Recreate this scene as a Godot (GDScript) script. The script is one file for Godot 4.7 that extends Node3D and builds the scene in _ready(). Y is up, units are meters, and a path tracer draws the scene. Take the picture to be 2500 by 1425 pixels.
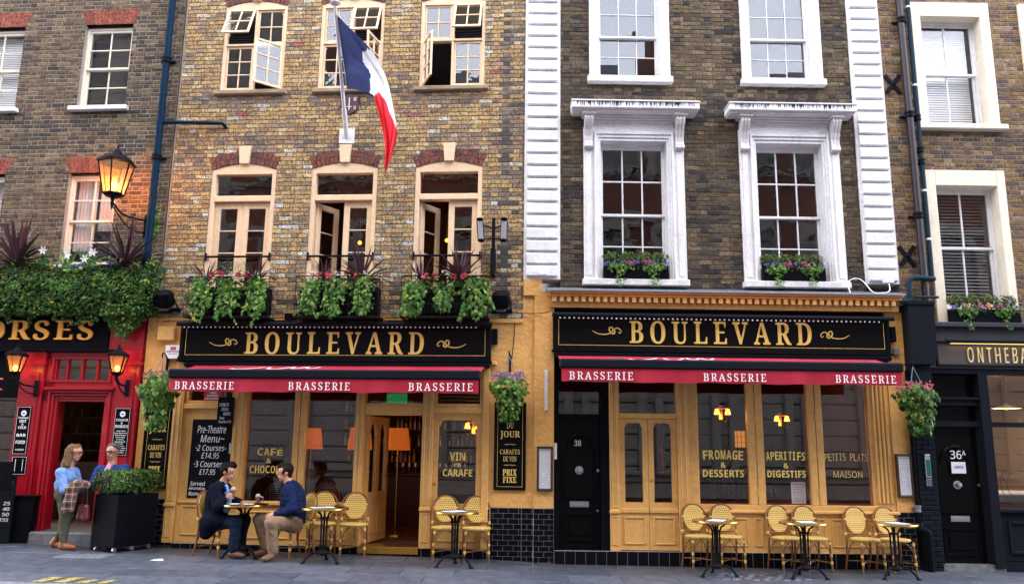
extends Node3D
# A row of brick town houses with a red pub, a two-part brasserie and a dark shop, built in metres.
# Each facade has its own frame: x runs along the wall to the right, y up, z out into the street.
var rng := RandomNumberGenerator.new()
var M := {}
var names_used := {}
var origin_of := {}
var FA := Transform3D(Basis(Vector3.UP, deg_to_rad(-5.1)), Vector3(-5.574, 0, -0.505))
var FB := Transform3D(Basis(Vector3.UP, deg_to_rad(-4.9)), Vector3(0.3135, 0, 0))
var FC := Transform3D.IDENTITY
var serif: SystemFont
var serif_bold: SystemFont
var sans: SystemFont
var sans_bold: SystemFont
var mono: SystemFont
var brick_long: ArrayMesh
var brick_short: ArrayMesh
var I := Transform3D.IDENTITY
var H := {}

func _ready():
	rng.seed = 7
	setup_view()
	setup_materials()
	build_ground()
	build_street_opposite()
	build_pub()
	build_left_house()
	build_right_house()
	build_end_house()
	build_left_front()
	build_right_front()
	build_signs_and_awnings()
	build_wall_fittings()
	build_plants()
	build_furniture()
	build_people()

func setup_view():
	var cam = Camera3D.new()
	cam.name = "camera"
	cam.fov = 39.62
	cam.near = 0.1
	cam.far = 300.0
	cam.transform = Transform3D(Basis(Vector3.UP, deg_to_rad(-0.622)) * Basis(Vector3.RIGHT, deg_to_rad(10.948)) * Basis(Vector3.BACK, deg_to_rad(0.692)), Vector3(0, 1.647, 12.4))
	add_child(cam)
	var sky_mat = ProceduralSkyMaterial.new()
	sky_mat.sky_top_color = Color(0.83, 0.86, 0.935)
	sky_mat.sky_horizon_color = Color(0.96, 0.965, 0.99)
	sky_mat.sky_curve = 0.25
	sky_mat.ground_bottom_color = Color(0.2, 0.2, 0.22)
	sky_mat.ground_horizon_color = Color(0.5, 0.5, 0.53)
	sky_mat.sun_angle_max = 1.0
	sky_mat.sky_energy_multiplier = 2.6
	var sky = Sky.new()
	sky.sky_material = sky_mat
	var env = Environment.new()
	env.background_mode = Environment.BG_SKY
	env.sky = sky
	env.tonemap_mode = Environment.TONE_MAPPER_LINEAR
	env.tonemap_exposure = 1.10
	env.sdfgi_enabled = true
	env.ssao_enabled = true
	env.ssil_enabled = true
	var we = WorldEnvironment.new()
	we.name = "environment"
	we.environment = env
	add_child(we)
	var sun = DirectionalLight3D.new()
	sun.name = "sun"
	sun.light_energy = 0.5
	sun.light_color = Color(1.0, 0.94, 0.85)
	sun.light_angular_distance = 25.0
	sun.shadow_enabled = true
	sun.rotation_degrees = Vector3(-58, -18, 0)
	add_child(sun)

# ---------- small builders ----------
func lin(r, g, b) -> Color:
	return Color(r, g, b).linear_to_srgb()

func begin() -> SurfaceTool:
	var s = SurfaceTool.new()
	s.begin(Mesh.PRIMITIVE_TRIANGLES)
	return s

func numbered(called: String) -> String:
	var n: int = names_used.get(called, 0)
	names_used[called] = n + 1
	return called if n == 0 else "%s_%03d" % [called, n]

func tag(o, label, category, group = "", kind = ""):
	if label != "": o.set_meta("label", label)
	if category != "": o.set_meta("category", category)
	if group != "": o.set_meta("group", group)
	if kind != "": o.set_meta("kind", kind)
	return o

# A thing: a node at its base in facade frame f; its parts are written in the coordinates of that frame.
func thing(called, label, category, f: Transform3D, at: Vector3, group = "") -> Node3D:
	var o = Node3D.new()
	o.name = numbered(called)
	add_child(o)
	o.transform = f * Transform3D(Basis.IDENTITY, at)
	origin_of[o] = -at
	return tag(o, label, category, group)

# A part that only holds sub-parts.
func holder(called, parent) -> Node3D:
	var o = Node3D.new()
	o.name = called
	parent.add_child(o, true)
	if origin_of.has(parent): o.position = origin_of[parent]
	return o

func put(called, mesh, m, parent) -> MeshInstance3D:
	var o = MeshInstance3D.new()
	o.name = called if parent != self else numbered(called)
	o.mesh = mesh
	if m != null: o.material_override = m
	parent.add_child(o, true)
	if origin_of.has(parent): o.position = origin_of[parent]
	return o

func obj(called, s: SurfaceTool, m, parent = self) -> MeshInstance3D:
	return put(called, s.commit(), m, parent)

func structure(called, s: SurfaceTool, m) -> MeshInstance3D:
	var o = obj(called, s, m, self)
	o.set_meta("kind", "structure")
	return o

func copy_of(o: Node3D, label = "") -> Node3D:
	var c: Node3D = o.duplicate()
	c.name = numbered(String(o.get_meta("base_name")))
	add_child(c)
	if label != "": c.set_meta("label", label)
	return c

func tri(s: SurfaceTool, a: Vector3, b: Vector3, c: Vector3):
	var n = (b - a).cross(c - a).normalized()
	for v in [a, c, b]:
		s.set_normal(n)
		s.add_vertex(v)

func quad(s: SurfaceTool, a: Vector3, b: Vector3, c: Vector3, d: Vector3):
	var n = (c - a).cross(d - b).normalized()
	for v in [a, c, b, a, d, c]:
		s.set_normal(n)
		s.add_vertex(v)

func oquad(s, a: Vector3, b: Vector3, c: Vector3, d: Vector3, out: Vector3):
	if (c - a).cross(d - b).dot(out) >= 0: quad(s, a, b, c, d)
	else: quad(s, a, d, c, b)

func otri(s, a: Vector3, b: Vector3, c: Vector3, out: Vector3):
	if (b - a).cross(c - a).dot(out) >= 0: tri(s, a, b, c)
	else: tri(s, a, c, b)

func bx(s: SurfaceTool, x0, y0, z0, x1, y1, z1, t: Transform3D = Transform3D.IDENTITY):
	var p = []
	for i in 8:
		p.append(t * Vector3(x1 if i & 1 else x0, y1 if i & 2 else y0, z1 if i & 4 else z0))
	quad(s, p[4], p[5], p[7], p[6])
	quad(s, p[1], p[0], p[2], p[3])
	quad(s, p[5], p[1], p[3], p[7])
	quad(s, p[0], p[4], p[6], p[2])
	quad(s, p[6], p[7], p[3], p[2])
	quad(s, p[0], p[1], p[5], p[4])

# Box with chamfered edges.
func cbx(s: SurfaceTool, x0, y0, z0, x1, y1, z1, b = 0.008, t: Transform3D = Transform3D.IDENTITY):
	var c = Vector3(x0 + x1, y0 + y1, z0 + z1) / 2
	var h = Vector3(absf(x1 - x0), absf(y1 - y0), absf(z1 - z0)) / 2
	b = minf(b, minf(h.x, minf(h.y, h.z)) * 0.9)
	var f = func(sg: Vector3, ax: int) -> Vector3:
		var q = h * sg
		for k in 3:
			if k != ax: q[k] -= sg[k] * b
		return t * (c + q)
	var bs = t.basis
	for ax in 3:
		var a1 = (ax + 1) % 3
		var a2 = (ax + 2) % 3
		for sg in [-1.0, 1.0]:
			var q = []
			for e in [[-1, -1], [1, -1], [1, 1], [-1, 1]]:
				var v = Vector3.ZERO
				v[ax] = sg; v[a1] = e[0]; v[a2] = e[1]
				q.append(f.call(v, ax))
			var out = Vector3.ZERO
			out[ax] = sg
			oquad(s, q[0], q[1], q[2], q[3], bs * out)
			for sg2 in [-1.0, 1.0]:
				var v1 = Vector3.ZERO
				v1[ax] = sg; v1[a1] = sg2; v1[a2] = -1
				var v2 = v1
				v2[a2] = 1
				oquad(s, f.call(v1, ax), f.call(v2, ax), f.call(v2, a1), f.call(v1, a1), bs * (v1 + v2))
	for i in 8:
		var v = Vector3(1 if i & 1 else -1, 1 if i & 2 else -1, 1 if i & 4 else -1)
		otri(s, f.call(v, 0), f.call(v, 1), f.call(v, 2), bs * v)

func tube(s: SurfaceTool, pts: Array, r, n = 8, caps = true):
	var m = pts.size()
	var rings = []
	var prev = Vector3.ZERO
	for i in m:
		var d: Vector3 = (pts[mini(i + 1, m - 1)] - pts[maxi(i - 1, 0)]).normalized()
		var u: Vector3
		if i == 0:
			u = d.cross(Vector3.UP if absf(d.y) < 0.9 else Vector3.RIGHT).normalized()
		else:
			u = (prev - d * prev.dot(d)).normalized()
		prev = u
		var v = d.cross(u)
		var rr: float = r[i] if r is Array else r
		var ring = []
		for k in n:
			var a = TAU * k / n
			var nn = u * cos(a) + v * sin(a)
			ring.append([pts[i] + nn * rr, nn])
		rings.append(ring)
	for i in m - 1:
		for k in n:
			var l = (k + 1) % n
			for e in [[i, k], [i + 1, l], [i, l], [i, k], [i + 1, k], [i + 1, l]]:
				s.set_normal(rings[e[0]][e[1]][1])
				s.add_vertex(rings[e[0]][e[1]][0])
	if caps:
		for e in [0, m - 1]:
			var out: Vector3 = (pts[0] - pts[1]) if e == 0 else (pts[m - 1] - pts[m - 2])
			for k in n:
				otri(s, pts[e], rings[e][k][0], rings[e][(k + 1) % n][0], out)

# Surface of revolution round y; profile of (radius, height), each band flat along the profile.
func lathe(s: SurfaceTool, prof: Array, n = 16, t: Transform3D = Transform3D.IDENTITY, turn = 0.0):
	for i in prof.size() - 1:
		var a: Vector2 = prof[i]
		var b: Vector2 = prof[i + 1]
		var d = b - a
		if d.length() < 1e-6: continue
		var nr = Vector2(d.y, -d.x).normalized()
		for k in n:
			var c0 = Vector2.from_angle(TAU * k / n + turn)
			var c1 = Vector2.from_angle(TAU * (k + 1) / n + turn)
			var q = [[c0, a], [c1, b], [c0, b], [c0, a], [c1, a], [c1, b]]
			for e in q:
				s.set_normal((t.basis * Vector3(e[0].x * nr.x, nr.y, e[0].y * nr.x)).normalized())
				s.add_vertex(t * Vector3(e[0].x * e[1].x, e[1].y, e[0].y * e[1].x))

func prism(s: SurfaceTool, poly: PackedVector2Array, z0: float, z1: float, t: Transform3D = Transform3D.IDENTITY):
	var idx = Geometry2D.triangulate_polygon(poly)
	var bs = t.basis
	for z in [z0, z1]:
		var out = bs * Vector3(0, 0, 1 if z == maxf(z0, z1) else -1)
		for i in range(0, idx.size(), 3):
			otri(s, t * Vector3(poly[idx[i]].x, poly[idx[i]].y, z), t * Vector3(poly[idx[i + 1]].x, poly[idx[i + 1]].y, z), t * Vector3(poly[idx[i + 2]].x, poly[idx[i + 2]].y, z), out)
	var cw = Geometry2D.is_polygon_clockwise(poly)
	for i in poly.size():
		var a = poly[i]
		var b = poly[(i + 1) % poly.size()]
		var o2 = Vector2(b.y - a.y, a.x - b.x) * (-1.0 if cw else 1.0)
		oquad(s, t * Vector3(a.x, a.y, z0), t * Vector3(b.x, b.y, z0), t * Vector3(b.x, b.y, z1), t * Vector3(a.x, a.y, z1), bs * Vector3(o2.x, o2.y, 0))

# Four butted boards round an opening.
func ring(s: SurfaceTool, x0, y0, x1, y1, t, z0, z1, b = 0.004):
	cbx(s, x0, y0, z0, x0 + t, y1, z1, b)
	cbx(s, x1 - t, y0, z0, x1, y1, z1, b)
	cbx(s, x0 + t, y1 - t, z0, x1 - t, y1, z1, b)
	cbx(s, x0 + t, y0, z0, x1 - t, y0 + t, z1, b)

func sphere(s: SurfaceTool, c: Vector3, r: Vector3, n = 12):
	var prof = []
	for i in 9:
		var a = PI * i / 8 - PI / 2
		prof.append(Vector2(cos(a), sin(a)))
	for i in 8:
		for k in n:
			var e = []
			for ij in [[i, k], [i + 1, k + 1], [i + 1, k], [i, k], [i, k + 1], [i + 1, k + 1]]:
				var pr: Vector2 = prof[ij[0]]
				var a2: float = TAU * ij[1] / n
				var d = Vector3(cos(a2) * pr.x, pr.y, sin(a2) * pr.x)
				s.set_normal((d / r).normalized())
				s.add_vertex(c + d * r)

func tint_of(m: Material, c: Color) -> Material:
	var k = m.duplicate()
	k.albedo_color = c
	return k

# Lettering fitted into the box x0..x1, y0..y1 at depth z.
func words(called, text, font, m, parent, x0, y0, x1, y1, z, depth = 0.004, slant = 0.0) -> MeshInstance3D:
	var t = TextMesh.new()
	t.text = text
	t.font = font
	t.font_size = 64
	t.pixel_size = 0.01
	t.depth = 0.04
	t.curve_step = 1.0
	var bb = t.get_aabb()
	var o = put(called, t, m, parent)
	var sc = Vector3((x1 - x0) / maxf(bb.size.x, 0.001), (y1 - y0) / maxf(bb.size.y, 0.001), depth / 0.04)
	var basis = Basis(Vector3(sc.x, 0, 0), Vector3(slant * sc.y, sc.y, 0), Vector3(0, 0, sc.z))
	var base: Vector3 = o.position
	o.transform = Transform3D(basis, base + Vector3(x0, y0, z) - basis * Vector3(bb.position.x, bb.position.y, bb.position.z))
	return o

# One mesh for each letter; the row fills the box.
func letters(text, font, m, parent, x0, y0, x1, y1, z, depth = 0.008, gap = 0.0, called = "letter"):
	var cur = 0.0
	var list = []
	var lo = Vector2(1e9, 1e9)
	var hi = Vector2(-1e9, -1e9)
	for ch in text:
		var adv: float = font.get_string_size(ch, HORIZONTAL_ALIGNMENT_LEFT, -1, 64).x * 0.01
		if ch != " ":
			var t = TextMesh.new()
			t.text = ch
			t.font = font
			t.font_size = 64
			t.pixel_size = 0.01
			t.depth = 0.04
			t.curve_step = 0.8
			t.horizontal_alignment = HORIZONTAL_ALIGNMENT_LEFT
			var bb = t.get_aabb()
			list.append([t, cur])
			lo = Vector2(minf(lo.x, cur + bb.position.x), minf(lo.y, bb.position.y))
			hi = Vector2(maxf(hi.x, cur + bb.end.x), maxf(hi.y, bb.end.y))
		cur += adv + gap
	var sc = Vector2((x1 - x0) / (hi.x - lo.x), (y1 - y0) / (hi.y - lo.y))
	for e in list:
		var o = put(called, e[0], m, parent)
		var basis = Basis.from_scale(Vector3(sc.x, sc.y, depth / 0.04))
		o.transform = Transform3D(basis, o.position + Vector3(x0 + (e[1] - lo.x) * sc.x, y0 - lo.y * sc.y, z + depth / 2))

func ground_y(x: float) -> float:
	var xs = [-30.0, -9.0, -7.0, -5.0, -2.2, 0.0, 0.8, 5.4, 9.0, 30.0]
	var ys = [0.40, 0.17, 0.155, 0.12, 0.085, 0.05, 0.0, -0.03, -0.06, -0.3]
	for i in xs.size() - 1:
		if x <= xs[i + 1]:
			return lerpf(ys[i], ys[i + 1], clampf((x - xs[i]) / (xs[i + 1] - xs[i]), 0, 1))
	return ys[-1]

# ---------- materials ----------
func noise_image(size: int, freq: float, seed_: int, octaves = 4, type = FastNoiseLite.TYPE_SIMPLEX_SMOOTH) -> Image:
	var n = FastNoiseLite.new()
	n.seed = seed_
	n.frequency = freq
	n.noise_type = type
	n.fractal_octaves = octaves
	var im = n.get_seamless_image(size, size)
	im.convert(Image.FORMAT_L8)
	return im

# A grey-scale colour texture: fine grain, coarse blotches and, past a threshold, dark pits.
func grain(size, fine, coarse, seed_, lo, hi, pit = 0.0, pit_tone = 0.35) -> ImageTexture:
	var a = noise_image(size, fine, seed_)
	var b = noise_image(size, coarse, seed_ + 1)
	var c = noise_image(size, fine * 0.7, seed_ + 2, 2)
	var pa = a.get_data()
	var pb = b.get_data()
	var pc = c.get_data()
	var out = PackedByteArray()
	out.resize(size * size * 3)
	for i in size * size:
		var v: float = lerpf(lo, hi, (pa[i] * 0.5 + pb[i] * 0.5) / 255.0)
		if pit > 0.0 and pc[i] / 255.0 < pit: v *= lerpf(pit_tone, 1.0, clampf(pc[i] / 255.0 / pit, 0, 1) * 0.6)
		var k = int(clampf(v, 0, 1) * 255)
		out[i * 3] = k
		out[i * 3 + 1] = k
		out[i * 3 + 2] = k
	var im = Image.create_from_data(size, size, false, Image.FORMAT_RGB8, out)
	im.generate_mipmaps()
	return ImageTexture.create_from_image(im)

func bumps(size, freq, seed_, strength) -> ImageTexture:
	var im = noise_image(size, freq, seed_)
	im.convert(Image.FORMAT_RGBA8)
	im.bump_map_to_normal_map(strength)
	return ImageTexture.create_from_image(im)

func mat(key, color: Color, rough = 0.7, metal = 0.0, tex = null, tex_scale = 1.0, nrm = null, nrm_amount = 1.0) -> StandardMaterial3D:
	var m = StandardMaterial3D.new()
	m.resource_name = key
	m.albedo_color = color
	m.roughness = rough
	m.metallic = metal
	if tex != null or nrm != null:
		m.uv1_triplanar = true
		m.uv1_world_triplanar = true
		m.uv1_scale = Vector3.ONE * tex_scale
	if tex != null: m.albedo_texture = tex
	if nrm != null:
		m.normal_enabled = true
		m.normal_texture = nrm
		m.normal_scale = nrm_amount
	M[key] = m
	return m

func glow(key, color: Color, energy, base = Color(0.9, 0.8, 0.6)) -> StandardMaterial3D:
	var m = mat(key, base, 0.5)
	m.emission_enabled = true
	m.emission = color
	m.emission_energy_multiplier = energy
	return m

func setup_materials():
	serif = SystemFont.new(); serif.font_names = ["Droid Serif"]
	serif_bold = SystemFont.new(); serif_bold.font_names = ["Droid Serif"]; serif_bold.font_weight = 700
	sans = SystemFont.new(); sans.font_names = ["Droid Sans"]
	sans_bold = SystemFont.new(); sans_bold.font_names = ["Droid Sans"]; sans_bold.font_weight = 700
	mono = SystemFont.new(); mono.font_names = ["Droid Sans Mono"]
	var t_brick = grain(512, 0.03, 0.008, 11, 0.55, 1.1, 0.40, 0.3)
	var t_rough = grain(512, 0.05, 0.012, 21, 0.35, 1.1, 0.42, 0.25)
	var t_paint = grain(512, 0.02, 0.004, 31, 0.90, 1.04)
	var t_wear = grain(512, 0.03, 0.004, 131, 0.86, 1.08)
	var t_stone = grain(512, 0.03, 0.006, 41, 0.78, 1.06)
	var t_pave = grain(1024, 0.04, 0.004, 51, 0.5, 1.15, 0.3, 0.6)
	var n_brick = bumps(512, 0.04, 61, 6.0)
	var n_fine = bumps(512, 0.08, 71, 2.0)
	var n_pave = bumps(512, 0.05, 81, 3.0)
	M.t_brick = t_brick; M.t_rough = t_rough; M.n_brick = n_brick; M.t_paint = t_paint; M.t_stone = t_stone
	mat("mortar_pale", lin(0.36, 0.315, 0.27), 0.95, 0, t_stone, 2.0, n_fine)
	mat("mortar_dark", lin(0.13, 0.11, 0.095), 0.95, 0, t_stone, 2.0, n_fine)
	mat("mortar_brown", lin(0.15, 0.12, 0.095), 0.95, 0, t_stone, 2.0, n_fine)
	mat("mortar_tan", lin(0.34, 0.285, 0.24), 0.95, 0, t_stone, 2.0, n_fine)
	mat("ochre", lin(0.68, 0.375, 0.11), 0.45, 0, t_wear, 0.55, n_fine, 0.25)
	mat("stucco", lin(0.68, 0.365, 0.105), 0.65, 0, t_wear, 0.5, n_pave, 0.6)
	mat("peach", lin(0.76, 0.55, 0.35), 0.5, 0, t_paint, 0.8, n_fine, 0.3)
	mat("white", lin(0.75, 0.745, 0.76), 0.6, 0, t_wear, 0.9, n_fine, 0.4)
	mat("white_worn", lin(0.74, 0.70, 0.70), 0.7, 0, t_stone, 1.1, n_fine, 0.5)
	mat("cream", lin(0.78, 0.70, 0.56), 0.65, 0, t_paint, 0.8, n_fine, 0.4)
	mat("red_paint", lin(0.36, 0.005, 0.014), 0.25, 0, t_paint, 0.8, n_fine, 0.2)
	mat("black_gloss", lin(0.004, 0.004, 0.005), 0.12, 0, null, 1.0, n_fine, 0.12)
	mat("black_satin", lin(0.005, 0.0055, 0.008), 0.4, 0, null, 1.0, n_fine, 0.2)
	mat("black_iron", lin(0.010, 0.011, 0.014), 0.45, 0.2, null, 2.0, n_fine, 0.4)
	mat("navy_paint", lin(0.011, 0.013, 0.018), 0.3, 0, null, 1.0, n_fine, 0.3)
	mat("pipe_blue", lin(0.007, 0.022, 0.045), 0.28, 0, null, 1.0, n_fine, 0.3)
	mat("pipe_grey", lin(0.018, 0.036, 0.052), 0.3, 0, null, 1.0, n_fine, 0.3)
	mat("lead", lin(0.16, 0.18, 0.23), 0.45, 0.2, t_stone, 1.5, n_fine, 0.5)
	mat("tile", lin(0.006, 0.006, 0.008), 0.08, 0, null, 1.0, n_fine, 0.1)
	mat("grout", lin(0.42, 0.42, 0.46), 0.9, 0, t_stone, 3.0)
	mat("gold", lin(0.78, 0.55, 0.14), 0.32, 0.25, t_paint, 2.0)
	mat("gold_flat", lin(0.85, 0.62, 0.16), 0.45, 0.1)
	mat("crimson", lin(0.38, 0.003, 0.026), 0.8, 0, t_paint, 1.5, n_fine, 0.4)
	mat("print_white", lin(0.82, 0.82, 0.85), 0.7)
	mat("print_black", lin(0.02, 0.02, 0.02), 0.7)
	mat("chalk", lin(0.78, 0.78, 0.80), 0.95)
	mat("slate", lin(0.010, 0.011, 0.013), 0.75, 0, t_stone, 2.0)
	mat("steel", Color(0.72, 0.73, 0.76), 0.28, 0.9)
	mat("brass", Color(0.80, 0.62, 0.30), 0.25, 0.95)
	mat("dark_wood", lin(0.045, 0.018, 0.009), 0.4, 0, t_stone, 1.0)
	mat("room_dark", lin(0.20, 0.16, 0.125), 0.9)
	mat("room_grey", lin(0.28, 0.27, 0.26), 0.9)
	mat("room_warm", lin(0.085, 0.042, 0.024), 0.8, 0, t_stone, 0.7)
	mat("curtain", lin(0.55, 0.52, 0.55), 0.9)
	mat("paper", lin(0.72, 0.72, 0.78), 0.8)
	mat("ink_grey", lin(0.2, 0.2, 0.22), 0.8)
	mat("plastic_white", lin(0.75, 0.76, 0.78), 0.35)
	mat("red_arch", lin(0.36, 0.075, 0.035), 0.85, 0, t_brick, 1.6, n_brick, 0.5)
	mat("red_arch_dull", lin(0.22, 0.075, 0.055), 0.9, 0, t_brick, 1.6, n_brick, 0.6)
	mat("slab_a", lin(0.088, 0.100, 0.130), 0.5, 0, t_pave, 0.9, n_pave, 0.35)
	mat("slab_b", lin(0.075, 0.087, 0.115), 0.48, 0, t_pave, 1.0, n_pave, 0.35)
	mat("slab_c", lin(0.102, 0.114, 0.145), 0.52, 0, t_pave, 1.1, n_pave, 0.35)
	mat("joint", lin(0.07, 0.075, 0.085), 0.9, 0, t_stone, 2.0)
	mat("granite", lin(0.22, 0.225, 0.24), 0.6, 0, t_pave, 1.6, n_pave, 0.5)
	mat("asphalt", lin(0.05, 0.05, 0.054), 0.8, 0, t_pave, 2.0, n_pave, 0.8)
	mat("road_yellow", lin(0.70, 0.52, 0.10), 0.7, 0, t_rough, 2.0)
	mat("opp_brick", lin(0.19, 0.06, 0.038), 0.9, 0, t_brick, 0.9)
	mat("opp_stone", lin(0.20, 0.175, 0.155), 0.85, 0, t_stone, 0.6)
	mat("opp_slate", lin(0.05, 0.06, 0.08), 0.6)
	var g = mat("glass", Color(0.02, 0.02, 0.02, 0.004), 0.0)
	g.transparency = BaseMaterial3D.TRANSPARENCY_ALPHA
	g = mat("glass_old", Color(0.02, 0.02, 0.02, 0.004), 0.0, 0.0, null, 1.3, bumps(256, 0.004, 91, 4.0), 0.10)
	g.transparency = BaseMaterial3D.TRANSPARENCY_ALPHA
	g = mat("lamp_glass", Color(1.0, 0.72, 0.40, 0.30), 0.05)
	g.transparency = BaseMaterial3D.TRANSPARENCY_ALPHA
	glow("bulb", Color(1.0, 0.62, 0.22), 14.0)
	glow("bulb_small", Color(1.0, 0.60, 0.22), 4.0)
	glow("lampshade_light", Color(1.0, 0.46, 0.14), 0.30, Color(0.65, 0.42, 0.22))
	glow("panel_light", Color(1.0, 0.62, 0.16), 0.5, Color(0.7, 0.5, 0.2))
	glow("exit_sign_light", Color(0.02, 0.55, 0.25), 0.5, Color(0.03, 0.5, 0.22))
	glow("sign_light_strip", Color(1.0, 0.85, 0.45), 0.9)
	# leaves
	for e in [["leaf_ivy", lin(0.07, 0.16, 0.035)], ["leaf_dark", lin(0.035, 0.085, 0.028)], ["leaf_red", lin(0.05, 0.018, 0.022)], ["leaf_box", lin(0.05, 0.12, 0.03)]]:
		var lm = mat(e[0], e[1], 0.45)
		lm.backlight_enabled = true
		lm.backlight = Color(0.25, 0.35, 0.12)
		lm.vertex_color_use_as_albedo = true
		lm.albedo_color = Color.WHITE
		lm.metallic_specular = 0.2
		lm.roughness = 0.6
	M.leaf_red.backlight = Color(0.2, 0.06, 0.06)
	mat("petal", Color.WHITE, 0.6).vertex_color_use_as_albedo = true
	mat("soil", lin(0.02, 0.015, 0.012), 1.0)
	for k in ["black_satin", "black_iron", "navy_paint", "slate", "pipe_blue", "pipe_grey", "tile"]: M[k].metallic_specular = 0.12
	M.black_gloss.metallic_specular = 0.2
	brick_long = brick_mesh(0.213, 0.0635, 0.10, 0.005)
	brick_short = brick_mesh(0.101, 0.0635, 0.10, 0.005)

func brick_mesh(w, h, d, b) -> ArrayMesh:
	var s = begin()
	var f = [Vector3(-w / 2 + b, -h / 2 + b, 0), Vector3(w / 2 - b, -h / 2 + b, 0), Vector3(w / 2 - b, h / 2 - b, 0), Vector3(-w / 2 + b, h / 2 - b, 0)]
	var e = [Vector3(-w / 2, -h / 2, -b), Vector3(w / 2, -h / 2, -b), Vector3(w / 2, h / 2, -b), Vector3(-w / 2, h / 2, -b)]
	quad(s, f[0], f[1], f[2], f[3])
	for i in 4:
		var j = (i + 1) % 4
		quad(s, e[i], e[j], f[j], f[i])
		quad(s, e[i] + Vector3(0, 0, b - d), e[j] + Vector3(0, 0, b - d), e[j], e[i])
	return s.commit()

# ---------- brickwork ----------
# holes: dictionaries with "edges" (heights where rows are split) and "span" (Callable height -> Vector2 or null).
func rect_hole(u0, v0, u1, v1) -> Dictionary:
	return {"edges": [v0, v1], "box": [u0, v0, u1, v1], "span": func(v): return Vector2(u0, u1) if v > v0 and v < v1 else null}

func flat_arch_hole(u0, v0, u1, v1, rise, spread) -> Dictionary:
	return {"edges": [v0, v1, v1 + rise], "box": [u0, v0, u1, v1], "span": func(v):
		if v > v0 and v <= v1: return Vector2(u0, u1)
		if v > v1 and v < v1 + rise:
			var k: float = spread * (v - v1) / rise
			return Vector2(u0 - k, u1 + k)
		return null}

func arched_hole(c, v0, spring) -> Dictionary:
	var cv: float = spring + 0.10 - 1.45
	return {"edges": [v0], "box": [c - 0.545, v0, c + 0.545, spring + 0.1], "span": func(v):
		if v <= v0: return null
		if v <= spring: return Vector2(c - 0.545, c + 0.545)
		var k = 0.0
		if v < cv + 1.67 * cos(0.374): k = lerpf(0.53, 0.61, (v - spring) / 0.205)
		elif v < cv + 1.67: k = sqrt(1.67 * 1.67 - (v - cv) * (v - cv))
		else: return null
		return Vector2(c - k, c + k)}

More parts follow.
